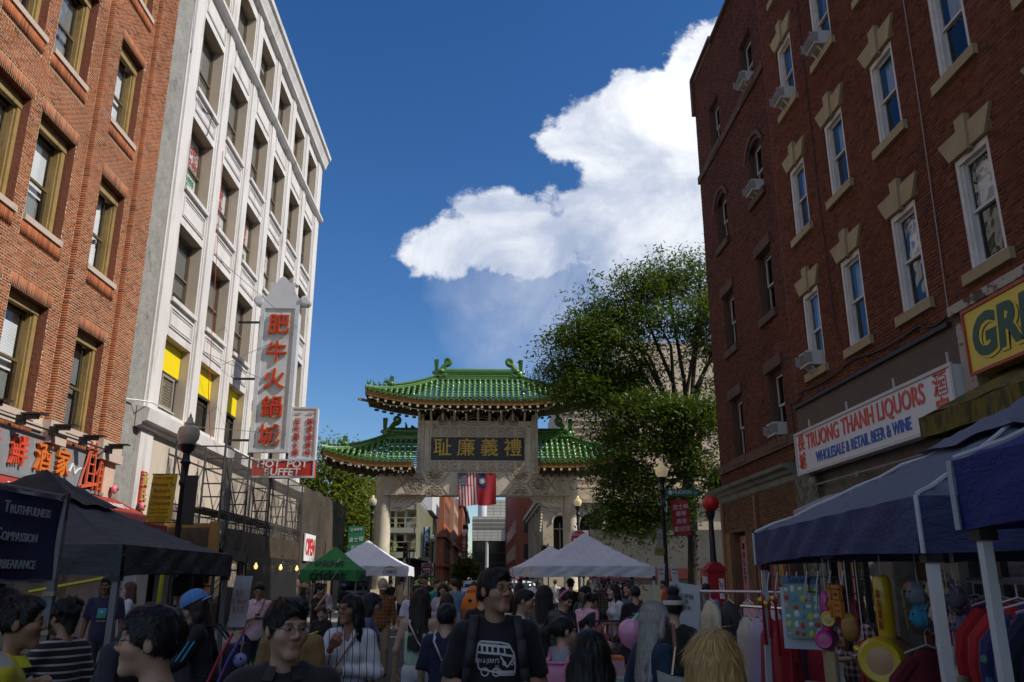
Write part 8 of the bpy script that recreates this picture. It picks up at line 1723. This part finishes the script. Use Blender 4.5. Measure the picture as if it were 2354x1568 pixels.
s.build('chain',plain((.55,.5,.38),.25,metal=.9),t);s=MB();s.tube([(1.20,5.41,1.34),(1.22,5.53,1.46),(1.17,5.66,1.48),(1.13,5.76,1.42)],.014,6);s.build('strap',plain((.16,.075,.04),.5),t)
def phone(x,y,z,rot,label):
 x,y,_=near(x,y);t=thing('phone',(x,y,z),label,'phone','phones in hand');s=MB();s.cbox((x,y,z),(.075,.15,.01),Matrix.Rotation(math.radians(rot),3,'Z')@Matrix.Rotation(.5,3,'X'));s.build('case',plain((.02,.02,.022),.3),t);s=MB();s.cbox((x,y,z+.008),(.066,.135,.003),Matrix.Rotation(math.radians(rot),3,'Z')@Matrix.Rotation(.5,3,'X'));s.build('screen',plain((.03,.035,.04),.1),t)
phone(-3.04,11.72,1.19,18,'dark phone in the hands of pink polo man');phone(-2.97,16.93,1.16,70,'dark phone held by young man beside cricket tent');phone(-2.75,7.58,1.22,-8,'dark phone held by the man in black cap')
t=thing('red_ring_box',(.07,4.69,1.14),'small red object held in the hands of tall man','box');s=MB();s.ball((.07,4.67,1.135),(.03,.02,.02),10);s.build('body',plain((.5,.02,.02),.4),t,smooth='all')
# ================================================================ toy stall under the faded navy tent
SX=2.27
def stall(name,loc,label,cat,group=None):return thing(name,loc,label,cat,group)
def hookline(t,x,y,z0,z1):s=MB();s.tube([(x,y,z1),(x,y,z0)],.004,5);s.build('hook',plain((.5,.5,.5),.4),t)
t=stall('wire_grid',(SX,6,1.75),'black wire grid panel with white plastic hooks under navy tent edge','display grid');s=MB()
for k in range(9):s.tube([(SX+.04,5.2+k*.2,1.66),(SX+.04,5.2+k*.2,1.86)],.004,5)
for z in(1.66,1.76,1.86):s.tube([(SX+.04,5.1,z),(SX+.04,6.9,z)],.005,5)
s.build('wire',plain((.03,.03,.03),.5),t)
for k in range(8):y=5.3+k*.2;s=MB();s.tube([(SX,y,1.80),(SX-.02,y,1.72),(SX-.03,y+.02,1.62-.03*(k%3)),(SX-.01,y+.05,1.60-.03*(k%3)),(SX,y+.05,1.64)],.006,5);s.build('hook',plain((.55,.55,.55),.4),t)
t=stall('sticker_pack',(SX,6.05,1.55),'large blue topped sticker sheet in clear pack hanging at stall front','sticker sheet');RR=Vector((.81,-.58,0));NN=Vector((-.58,-.81,0));SC0=Vector((SX,6.05,1.53));th_=math.atan2(-.58,.81)
s=MB();s.cbox(SC0,(.25,.012,.37),th_);s.build('sheet',plain((.16,.30,.22),.35,.3,scale=7),t);s=MB();s.cbox(SC0+Vector((0,0,.21)),(.26,.016,.055),th_);s.build('header',plain((.05,.13,.25),.4),t)
s=MB();s.text('Sticker',.06,face_frame(SC0+NN*.012+Vector((0,0,.212)),RR),.003,.006);s.build('lettering',plain((.01,.02,.05),.5),t)
rg=random.Random(4)
for k in range(30):
 i,j=k%5,k//5;p=SC0+RR*(-.1+.05*i+rg.uniform(-.01,.01))+NN*.008+Vector((0,0,.15-.06*j+rg.uniform(-.01,.01)));s=MB();s.ball((0,0,0),(rg.uniform(.014,.023),.004,rg.uniform(.014,.026)),8);M3=Matrix.Rotation(th_,3,'Z');s.v=[tuple(p+M3@Vector(q))for q in s.v];s.build('sticker',plain(rg.choice([(.6,.58,.58),(.5,.04,.06),(.6,.5,.08),(.55,.3,.38),(.15,.25,.5)]),.5),t)
t2=stall('white_card_pack',(SX,6.25,1.5),'white backed card pack hanging behind the sticker sheet','card pack');s=MB();s.cbox(SC0-RR*.03-NN*.05+Vector((0,0,-.05)),(.27,.012,.42),th_);s.build('card',plain((.5,.48,.52),.5),t2)
def hammer(y,zt,zb,r,hr,hl,c,ce,label,tilt=.0):
 t=stall('inflatable_hammer',(SX,y,zb),label,'inflatable hammer','inflatable hammers on the stall');s=MB();s.lathe((0,0,0),[(r*.7,0),(r,.02),(r,zt-zb-.03),(r*.8,zt-zb),(r*.2,zt-zb+.012)],18)
 s.v=[(SX+p[0],y+p[1]+p[2]*tilt,zb+p[2])for p in s.v];s.build('handle',plain(c,.3,spec=.6),t,smooth=True)
 s=MB();s.lathe((0,0,0),[(hr*.4,-hl),(hr*.85,-hl*.96),(hr,-hl*.8),(hr*.96,-hl*.2),(hr,hl*.8),(hr*.85,hl*.96),(hr*.4,hl)],22,axis='x');a=math.radians(128);s.v=[(SX-.02+p[0]*math.cos(a)+p[1]*math.sin(a),y-p[0]*math.sin(a)+p[1]*math.cos(a),zb-hr*.8+p[2])for p in s.v];hd=s.build('head',plain(ce,.28,spec=.6),t,smooth=True)
 for q in(-1,1):s=MB();s.lathe((0,0,0),[(hr*.98,hl*.55*q),(hr*1.005,hl*.8*q),(hr*.85,hl*1.0*q),(hr*.3,hl*.97*q),(0,hl*.93*q)],22,axis='x');s.v=[(SX-.02+p[0]*math.cos(a)+p[1]*math.sin(a),y-p[0]*math.sin(a)+p[1]*math.cos(a),zb-hr*.8+p[2])for p in s.v];s.build('end_cap',plain(c,.3,spec=.6),hd,smooth=True)
 hookline(t,SX,y,zt,1.88);return t
hammer(5.62,1.66,1.42,.032,.062,.075,(.55,.02,.25),(.5,.12,.25),'hot pink inflatable hammer hanging low beside the sticker sheet');hammer(5.52,1.64,1.54,.028,.05,.07,(.60,.42,.03),(.5,.38,.12),'small yellow inflatable hammer hanging above the pink hammer',-.3)
BH=hammer(4.80,1.76,1.42,.048,.125,.17,(.60,.40,.012),(.45,.25,.12),'giant yellow inflatable hammer with red Chinese characters on its handle')
s=MB();s.text('恭\n喜\n發\n財',.055,face_frame((SX-.05,4.76,1.58),(0,-1,0)),.003,.0);s.build('lettering',plain((.35,.04,.02),.5),BH)
def tassel(y,zt,L,c,label,big=1.0):
 t=stall('tassel_charm',(SX,y,zt),label,'tassel charm','red knot charms on the stall');s=MB();s.tube([(SX,y,1.85),(SX,y,zt)],.004,5);s.ball((SX,y,zt-.04),(.012,.04*big,.04*big),12);s.build('knot',plain(c,.6),t,smooth=True);s=MB();s.ball((SX-.012,y,zt-.04),.022*big,10);s.build('bead',plain((.6,.38,.05),.25,metal=.5),t,smooth='all')
 s=MB()
 for k in range(14):a=k*2.4;q=.014*big*(k%4)/3;s.tube([(SX+q*math.cos(a)*.5,y+q*math.sin(a)*.5,zt-.08),(SX+q*math.cos(a)*1.4,y+q*math.sin(a)*1.4,zt-.08-L)],.005*big,4)
 s.build('fringe',plain(c,.7),t,kind='stuff')
for y,zt,L,l in((6.92,1.62,.30,'long red tassel charm at the left end of the stall'),(6.78,1.60,.22,'red tassel charm second from left end of the stall'),(6.62,1.64,.38,'thin red tassel charm between gold beads and sticker sheet'),(6.36,1.36,.26,'thick red tassel hanging below the sticker sheet'),(5.18,1.38,.14,'red tassel charm between the pink and giant yellow hammers')):tassel(y,zt,L,(.32,.010,.012),l,1.3)
t=stall('fortune_ornament',(SX,5.38,1.62),'orange woven good fortune ornament with red netted edge','ornament');s=MB();s.cbox((SX,5.36,1.56),(.02,.30,.22),Matrix.Rotation(.2,3,'Z')@Matrix.Rotation(.785,3,'X'));s.build('net',plain((.14,.02,.03),.8),t);s=MB();s.text('福',.22,face_frame((SX-.03,5.38,1.60),(0,-1,0)),.02,.02);s.build('lettering',plain((.42,.16,.02),.7),t)
t=stall('gold_sachet',(SX,5.30,1.38),'gold netted sachet hanging by giant yellow hammer','sachet');s=MB();s.ball((SX,5.28,1.46),(.05,.09,.09),12);s.build('bag',plain((.30,.17,.03),.6,.5,scale=30),t,smooth='all');hookline(t,SX,5.28,1.54,1.86)
t=stall('round_medallion',(SX,5.35,1.37),'dark round medallion with gold sign under fortune ornament','ornament');s=MB();s.lathe((SX,5.36,1.37),[(.055,-.01),(.055,.01),(.04,.016),(0,.016)],18,axis='x');s.build('disc',plain((.05,.012,.012),.5),t);s=MB();s.text('吉',.06,face_frame((SX-.02,5.36,1.37),(0,-1,0)),.004,.0);s.build('lettering',plain((.4,.26,.04),.4),t);hookline(t,SX,5.36,1.42,1.86)
t=stall('red_pendant',(SX,5.1,1.25),'jagged red fish shaped pendant hanging low on the stall','ornament');s=MB();s.prism([(.0,.14),(.035,.1),(.025,.06),(.05,.02),(.03,-.03),(.045,-.08),(0,-.14),(-.045,-.08),(-.03,-.03),(-.05,.02),(-.025,.06),(-.035,.1)],.012,lambda x,y,z:(SX+y,5.12+x,1.28+z));s.build('body',plain((.26,.012,.012),.6),t);hookline(t,SX,5.12,1.4,1.86)
M_FILM=glass_mat('clear_film',(.93,.93,.93),1.0)
def plush(y,z,r,c,label,acc=None):
 t=stall('bagged_plush',(SX,y,z),label,'plush toy','bagged plush toys on the stall');s=MB();s.ball((SX,y,z),(r,r*1.05,r),14);s.ball((SX,y-r*.7,z+r*.8),r*.35,8);s.ball((SX,y+r*.7,z+r*.8),r*.35,8);s.ball((SX-r*.8,y,z-r*.15),(r*.35,r*.4,r*.28),8);s.build('body',plain(c,.9),t,smooth='all')
 s=MB();s.ball((SX-r*.93,y-r*.35,z+r*.25),r*.10,6);s.ball((SX-r*.93,y+r*.35,z+r*.25),r*.10,6);s.build('eye',plain((.01,.01,.01),.3),t)
 s=MB();s.lathe((SX,y,z),[(r*.6,-r*1.5),(r*1.3,-r*1.1),(r*1.35,.4*r),(r*.9,r*1.3),(r*.15,r*1.8)],10);s.build('film_bag',M_FILM,t);hookline(t,SX,y,z+r*1.8,1.9)
plush(4.40,1.67,.062,(.20,.22,.26),'grey plush animal in clear bag near the white tent leg');plush(4.40,1.56,.058,(.04,.30,.46),'cyan plush in clear bag under the grey plush animal');plush(4.20,1.70,.06,(.55,.42,.24),'cream plush in clear bag behind the near white tent leg');plush(4.22,1.58,.05,(.55,.45,.3),'pale plush in clear bag below the cream plush');plush(4.16,1.38,.052,(.5,.46,.36),'cream and white plush in clear bag low by the tent leg');plush(4.12,1.29,.052,(.5,.42,.26),'lowest cream plush in clear bag by tent leg');plush(4.05,1.66,.05,(.12,.13,.17),'dark grey plush in clear bag between the two white tent legs');plush(4.03,1.53,.05,(.14,.15,.22),'blue grey plush in clear bag between the two white tent legs')
def garment(x,y,zt,c,label,L=.75,w=.40,pat=None,c2=(.2,.2,.2),along='y',sl=True,group='garments on the racks',hook=True):
 t=stall('garment',(x,y,zt),label,'dress' if L>.7 else 'shirt',group);s=MB()
 def f(u,v):
  g=6.283*u;sh_=min(1,v/.10);wd=w/2*(.30+.70*sh_**.7)*(1-.16*math.sin(min(1,max(0,v-.1)*1.9)*3.1)+.28*v);dp=(.035+.05*sh_+.03*v);rp=1+(.10*v)*math.sin(g*7+y*9)+.05*v*math.sin(g*11+x*7)
  ca,sa=math.cos(g),math.sin(g);p,q=wd*rp*math.copysign(abs(ca)**.8,ca),dp*rp*sa
  return(x+(p if along=='x' else q),y+(q if along=='x' else p),zt-.05-.16*(1-(1-min(1,v/.14))**2)*.45-L*v)
 s.grid(f,40,20)
 if sl:
  for q in(-1,1):
   o=Vector((1,0,0))if along=='x' else Vector((0,1,0));p0=Vector((x,y,zt-.13))+o*q*w*.42;s.tube([p0-o*q*.05+Vector((0,0,.02)),p0+o*q*.05+Vector((0,0,-.08)),p0+o*q*.07+Vector((0,0,-.16)),p0+o*q*.07+Vector((.01,.01,-.24))],[.045,.045,.035,.035],8)
 s.build('cloth',cloth(c,pat,c2),t,smooth=True);s=MB();d=Vector((w*.4,0,-.05))if along=='x' else Vector((0,w*.4,-.05));p=Vector((x,y,zt));s.tube([p+Vector((0,0,-.07))-d+Vector((0,0,-.05)),p+Vector((0,0,-.03)),p+d+Vector((0,0,-.02))],.006,5);s.tube([p+Vector((0,0,-.03)),p+Vector((0,0,.03)),p+Vector((.02,0,.05)),p+Vector((.03,0,.03))],.004,5);s.build('hanger',plain((.5,.5,.5),.4),t)
def rack(p,q,z,label):
 t=stall('clothes_rack',p+(0,),label,'clothes rack','clothes racks');s=MB();s.tube([p+(z,),q+(z,)],.016,8);s.build('rail',plain((.6,.6,.62),.2,metal=.8),t)
 for a in(p,q):s=MB();s.tube([a+(z,),a+(.05,)],.016,8);s.bar(a+(.05,),(a[0]+.25,a[1],.05),.03);s.bar((a[0]-.25,a[1],.05),a+(.05,),.03);s.build('upright',plain((.10,.10,.10),.4),t)
rack((2.66,4.6),(2.05,2.9),1.74,'chrome clothes rack with silk dresses on the right')
for k,(c,l,L,pt)in enumerate((((.45,.38,.36),'pale flowered blouse at the left end of the chrome rack',.6,None),((.30,.03,.20),'magenta silk dress on the chrome rack',.9,None),((.38,.010,.015),'bright red silk dress on the chrome rack',.95,None),((.34,.008,.012),'second red silk dress on chrome rack nearer the viewer',.9,None),((.02,.02,.09),'navy brocade dress with violet sheen on the chrome rack',1.1,'floral'),((.012,.016,.04),'dark navy dress nearest on the chrome rack',1.15,None))):u=.06+k*.165;garment(2.66-.61*u,4.6-1.7*u,1.70,c,l,L,(.34,.3,.36,.36,.40,.42)[k],pt,(.02,.02,.07),along='x')
t=stall('gold_belt',(2.62,3.2,1.5),'gold satin ribbon hanging over the navy dresses','ribbon');s=MB();s.cbox((2.12,3.0,1.46),(.04,.01,.26),Matrix.Rotation(-.5,3,'Y'));s.build('ribbon',plain((.36,.27,.10),.3),t)
garment(2.30,4.45,1.45,(.10,.006,.010),'long maroon dress hanging behind the near white tent leg',1.0,.3,along='x');garment(2.42,4.15,1.40,(.16,.01,.012),'dark red dress low between the two tent legs',1.0,.34,along='x')
rack((2.30,9.0),(3.2,7.9),1.62,'white rail clothes rack with pastel tops beyond the stall');rack((2.45,8.1),(2.6,7.2),1.50,'low clothes rack with red dresses near the smiling woman')
for k,(c,l)in enumerate((((.5,.45,.3),'cream top at left end of the pastel clothes rack'),((.02,.02,.022),'black top on the pastel clothes rack'),((.5,.27,.26),'salmon pink sweater on the pastel clothes rack'),((.5,.5,.52),'white blouse on the pastel clothes rack'),((.06,.02,.07),'dark purple top on the pastel clothes rack'),((.45,.03,.06),'raspberry red top at right end of pastel rack'))):u=.08+.16*k;garment(2.30+.9*u,9.0-1.1*u,1.58,c,l,.6,.42)
for k,(c,l)in enumerate((((.45,.42,.33),'ivory vest on the low clothes rack'),((.38,.32,.42),'lilac top on the low clothes rack'),((.26,.01,.03),'crimson embroidered dress on low clothes rack'),((.32,.012,.02),'second crimson dress at end of low clothes rack'))):u=.12+.24*k;garment(2.45+.15*u,8.1-.9*u,1.46,c,l,.7,.4)
t=stall('stall_table',(2.9,5.2,0),'trestle table under navy tent covered in dark cloth with boxed toys','table');s=MB();s.box((2.35,4.0,.74),(3.2,6.9,.78));s.build('tabletop',plain((.2,.18,.15),.6),t);s=MB();s.grid(lambda u,v:(2.33-.02*math.sin(u*40)*v,4.0+2.9*u,.78-.7*v),60,4);s.build('table_cover',plain((.03,.03,.07),.8),t)
rg=random.Random(9)
for k in range(16):
 y=4.15+k*.17;c=rg.choice([(.4,.03,.04),(.5,.3,.05),(.06,.12,.35),(.5,.2,.3),(.5,.48,.42),(.05,.25,.2)]);h=(.08,.24,.13,.18)[k%4];n=('lowest','tallest','low','tall')[k%4];cn={(.4,.03,.04):'red',(.5,.3,.05):'amber',(.06,.12,.35):'blue',(.5,.2,.3):'pink',(.5,.48,.42):'cream',(.05,.25,.2):'teal'}[c]
 t=stall('toy_box',(2.5,y,.78),'%s %s boxed toy %s on the navy tent table'%(n,cn,('nearest the viewer','left of the giant hammer','under the hanging sticker sheet','at the far end')[k//4]),'toy box','boxed toys on the stall table');s=MB();s.cbox((2.48+.1*(k%3),y,.782+h/2),(.1,.12,h),rg.uniform(-.3,.3));s.build('carton',plain(c,.5),t);s=MB();s.cbox((2.428+.1*(k%3),y,.78+h*.55),(.004,.07,h*.4));s.build('label_panel',plain((.5,.5,.48),.5),t)
t=stall('folding_chair',(2.3,6.3,0),'beige folding chair back behind the hanging goods','chair');s=MB();s.box((2.42,5.95,.98),(2.45,6.15,1.26));s.build('backrest',plain((.45,.36,.2),.6),t)
for y in(5.96,6.14):s=MB();s.tube([(2.44,y,1.25),(2.44,y,.1)],.012,6);s.build('leg',plain((.1,.1,.1),.4),t)
s=MB();s.box((2.44,5.95,.45),(2.85,6.15,.48));s.build('seat',plain((.4,.32,.18),.6),t)
# ---- craft table, balloons, poster, green table
t=stall('craft_table',(1.25,7.6,0),'white table crowded with hair clips and trinkets beside the silver haired woman','table');s=MB();s.box((.95,6.0,.88),(1.55,8.6,.92));s.build('tabletop',plain((.5,.5,.5),.5),t)
for a in(6.1,8.5):
 for b in(1.0,1.5):s=MB();s.bar((b,a,.05),(b,a,.88),.035);s.build('leg',plain((.2,.2,.2),.4),t)
TC=dict(cream=(.55,.5,.5),pink=(.5,.25,.32),orange=(.55,.3,.05),red=(.5,.06,.06),blue=(.2,.35,.5),yellow=(.5,.45,.2),green=(.1,.3,.2))
TK=[(a,b,e)for a in TC for b in('hair clip','card of beads','pouch')for e in range(3)];rg.shuffle(TK)
for tcn,tk,te in TK:
 x,y=rg.uniform(.98,1.52),6.05+.83*te+rg.uniform(0,.8);c=TC[tcn];t2=stall('trinket',(x,y,.92),'%s %s on the %s of the crowded white craft table'%(tcn,tk,('near end','middle','far end')[te]),'trinket','trinkets on the craft table');s=MB();z=.925+.03
 s.cbox((x,y,z),(rg.uniform(.03,.10),rg.uniform(.02,.05),rg.uniform(.02,.06)),rg.uniform(0,3));s.build('piece',plain(c,.5),t2)
t=stall('bead_stand',(1.3,8.4,.9),'stand of red and gold bead strings on the craft table','display stand');s=MB();s.bar((1.05,8.4,.9),(1.05,8.4,1.36),.02);s.bar((1.55,8.4,.9),(1.55,8.4,1.36),.02);s.bar((1.05,8.4,1.35),(1.55,8.4,1.35),.02);s.build('frame',plain((.02,.02,.02),.5),t);s=MB()
for k in range(9):s.tube([(1.09+k*.052,8.38,1.34),(1.09+k*.052,8.37,1.08)],.008,5)
s.build('bead_string',plain((.4,.03,.04),.4),t,kind='stuff');s=MB();s.box((.98,7.4,.925),(1.2,7.6,1.08));t=stall('plastic_tub',(1.1,7.5,.92),'clear pink tub with orange lid on craft table','tub');s.build('tub',plain((.45,.28,.3),.3),t);s=MB();s.box((.98,7.4,1.081),(1.2,7.6,1.11));s.build('lid',plain((.55,.14,.02),.4),t)
def balloon(x,y,z,r,c,label):
 t=stall('balloon',(x,y,z),label,'balloon','balloons over the craft table');s=MB();s.lathe((x,y,z),[(.004,-r*1.28),(r*.14,-r*1.24),(r*.05,-r*1.18),(r*.45,-r*.98),(r*.8,-r*.62),(r*.98,-r*.15),(r,.12*r),(r*.88,r*.55),(r*.6,r*.86),(r*.25,r*1.02),(0,r*1.05)],24);s.build('skin',mat('balloon_%s'%label.split()[0],c,.18,.05,3,spec=.6,sheen=.0),t,smooth='all');s=MB();s.tube([(x,y,z-r*1.28),(x+.03,y,z-r*2.2)],.003,4);s.build('string',plain((.4,.4,.4),.5),t)
balloon(1.30,7.6,1.29,.115,(.58,.26,.40),'pink pearly balloon between ponytail girl and silver haired woman');balloon(1.52,8.1,1.32,.13,(.02,.30,.24),'teal balloon behind the pink balloon')
t=stall('white_poster',(2.95,11,1.4),'white poster board with Chinese text tilted beside the black visor woman','poster');s=MB();s.cbox((2.62,11.2,1.36),(.42,.02,.66),Matrix.Rotation(.14,3,'Y'));s.build('board',plain((.55,.55,.56),.5),t);s=MB();s.text('清洁淨粉\n清净\n健康水',.07,face_frame((2.62,11.18,1.46),(1,0,-.14)),.003,.0);s.build('lettering',plain((.1,.12,.1),.5),t)
t=stall('green_table',(-4.1,22.0,0),'table with green cloth in front of the cricket tent','table');s=MB();s.box((-3.55,13.6,.05),(-2.55,14.2,.78));s.v=[(x-.0,y,z)for x,y,z in s.v];s.build('table_cover',plain((.03,.24,.07),.8),t);s=MB();s.box((-3.58,13.57,.781),(-2.52,14.23,.80));s.build('tabletop',plain((.04,.3,.09),.7),t)
t=stall('orange_mascot',(-.13,15,0),'round orange inflatable shape with dark eyes behind the tall man','inflatable');s=MB();s.ball((-.18,17.0,1.2),(.27,.25,.33),16);s.ball((-.2,17,1.52),(.13,.12,.10),10);s.build('body',plain((.60,.15,.01),.5),t,smooth='all');s=MB();s.ball((-.27,16.78,1.34),.035,8);s.ball((-.1,16.78,1.34),.035,8);s.build('eye',plain((.02,.015,.01),.3),t)
t=stall('delineator_post',(-2.1,7.6,0),'red and white plastic post with yellow tape by the blue cap woman','post');s=MB();s.lathe((-2.0,8.3,.03),[(.18,0),(.18,.05),(.06,.07),(.055,1.15),(.05,1.25)],12);s.build('tube',plain((.5,.06,.04),.5),t);s=MB();s.lathe((-2.0,8.3,1.0),[(.062,.0),(.062,.3)],12);s.build('band',plain((.6,.6,.6),.5),t);s=MB();s.lathe((-2.0,8.3,1.3),[(.055,0),(.055,.12),(.04,.14),(.04,.2),(.02,.22)],12);s.build('tip',plain((.45,.03,.02),.4),t)
t=stall('caution_tape',(-4,14,1.5),'yellow caution tape strung in front of the scaffold','tape');s=MB();P=[(-6.9,13.2,1.55),(-6.0,14.0,1.78),(-5.2,15,2.0)];s.tube(P,.03,4);s.tube([(-5.4,14.5,2.05),(-5.42,14.5,1.35)],.035,4);s.tube([(-2.0,8.35,1.1),(-2.4,10,.98),(-2.6,13.8,.95)],.02,4);s.build('ribbon',plain((.5,.46,.03),.5),t)
t=stall('price_sheet',(-2.7,9.9,1.6),'curled paper price list hung at the far corner of charcoal tent','notice');s=MB();s.grid(lambda u,v:(-2.86+.20*u-.05*(1-v),9.92+.02*math.sin(v*6),1.22+.56*v),6,8);s.build('sheet',plain((.38,.36,.40),.6),t);s=MB();s.text('$5\n3 for\n$12',.09,face_frame((-2.79,9.88,1.5),(1,0,0)),.003,.0);s.build('lettering',plain((.35,.08,.08),.6),t)
t=stall('hanging_flowers',(2.2,19,1.6),'dark purple hanging flower basket under white tent','plant');rgn=np.random.RandomState(2);s=MB()
for k in range(260):v=rgn.normal(size=3)*np.array((.22,.2,.1));c=Vector((2.72+v[0],17+v[1],1.55+v[2]));a=Vector(rgn.normal(size=3)).normalized()*.05;b=Vector(rgn.normal(size=3)).normalized()*.035;s.add([tuple(c-a),tuple(c+b),tuple(c+a),tuple(c-b)],[(0,1,2,3)])
s.build('blossoms',plain((.07,.02,.06),.6),t,kind='stuff');s=MB();s.tube([(2.72,17,1.5),(2.72,17,.05)],.02,6);s.build('stand',plain((.15,.15,.15),.5),t)
def car(x,y,rot,c,label,L=4.6,H=1.75):
 t=thing('parked_car',(x,y,.04),label,'car','cars on the cross road');t.rotation_euler=(0,0,rot);W_=1.8
 def fin(nm,s,m):return collar(s,t,m,nm)
 pr=[(-L/2,.35),(-L/2,.85),(-L/2+.3,1.0),(-L*.22,1.08),(L*.40,1.08),(L/2-.05,1.0),(L/2,.4)];s=MB();s.prism(pr,W_,lambda a,b,z:(a,b-W_/2,z));fin('body',s,mat('car_paint_%s'%label.split()[0],c,.25,.05,3,spec=.6,coat=.6))
 cb=[(-L*.24,1.081),(-L*.12,H-.06),(L*.0,H),(L*.30,H-.03),(L*.40,1.081)];s=MB();s.prism(cb,W_*.84,lambda a,b,z:(a,b-W_*.42,z));cbn=fin('cabin',s,MATS['car_paint_%s'%label.split()[0]])
 for q in(-1,1):s=MB();s.prism([(-L*.20,1.12),(-L*.105,H-.14),(L*.28,H-.13),(L*.36,1.12)],.01,lambda a,b,z:(a,q*(W_*.42+.004)+b,z));collar(s,t,plain((.02,.022,.025),.08),'side_window')
 s=MB();s.add([(-L*.245,-.68,1.1),(-L*.245,.68,1.1),(-L*.125,.62,H-.1),(-L*.125,-.62,H-.1)],[(0,1,2,3)]);collar(s,t,plain((.02,.022,.025),.08),'windscreen')
 for a in(-L*.31,L*.30):
  for q in(-1,1):s=MB();s.lathe((0,0,0),[(.2,-.11),(.33,-.1),(.33,.1),(.2,.11)],18,axis='y');s.v=[(p[0]+a,p[1]+q*.82,p[2]+.33)for p in s.v];wh=collar(s,t,plain((.02,.02,.02),.8),'wheel');s=MB();s.lathe((0,0,0),[(.21,-.02),(.21,.02),(.05,.03),(0,.03)],12,axis='y');s.v=[(p[0]+a,p[1]+q*.93,p[2]+.33)for p in s.v];collar(s,t,plain((.4,.4,.4),.3,metal=.6),'rim',wh)
 for q in(-.6,.6):s=MB();s.cbox((-L/2-.01,q,.82),(.04,.36,.13));collar(s,t,plain((.6,.6,.6),.2),'headlight')
car(-7.6,49.5,0,(.012,.012,.014),'black SUV parked on the cross road behind the cricket tent',H=1.85);car(-.8,66,1.57,(.30,.32,.34),'silver car facing the market beyond the gate',H=1.55);car(2.4,53,3.14,(.5,.5,.5),'white car passing on the cross road seen under white tents',H=1.6);car(.9,74,1.6,(.06,.07,.09),'dark blue car further down the street beyond the gate',H=1.6)
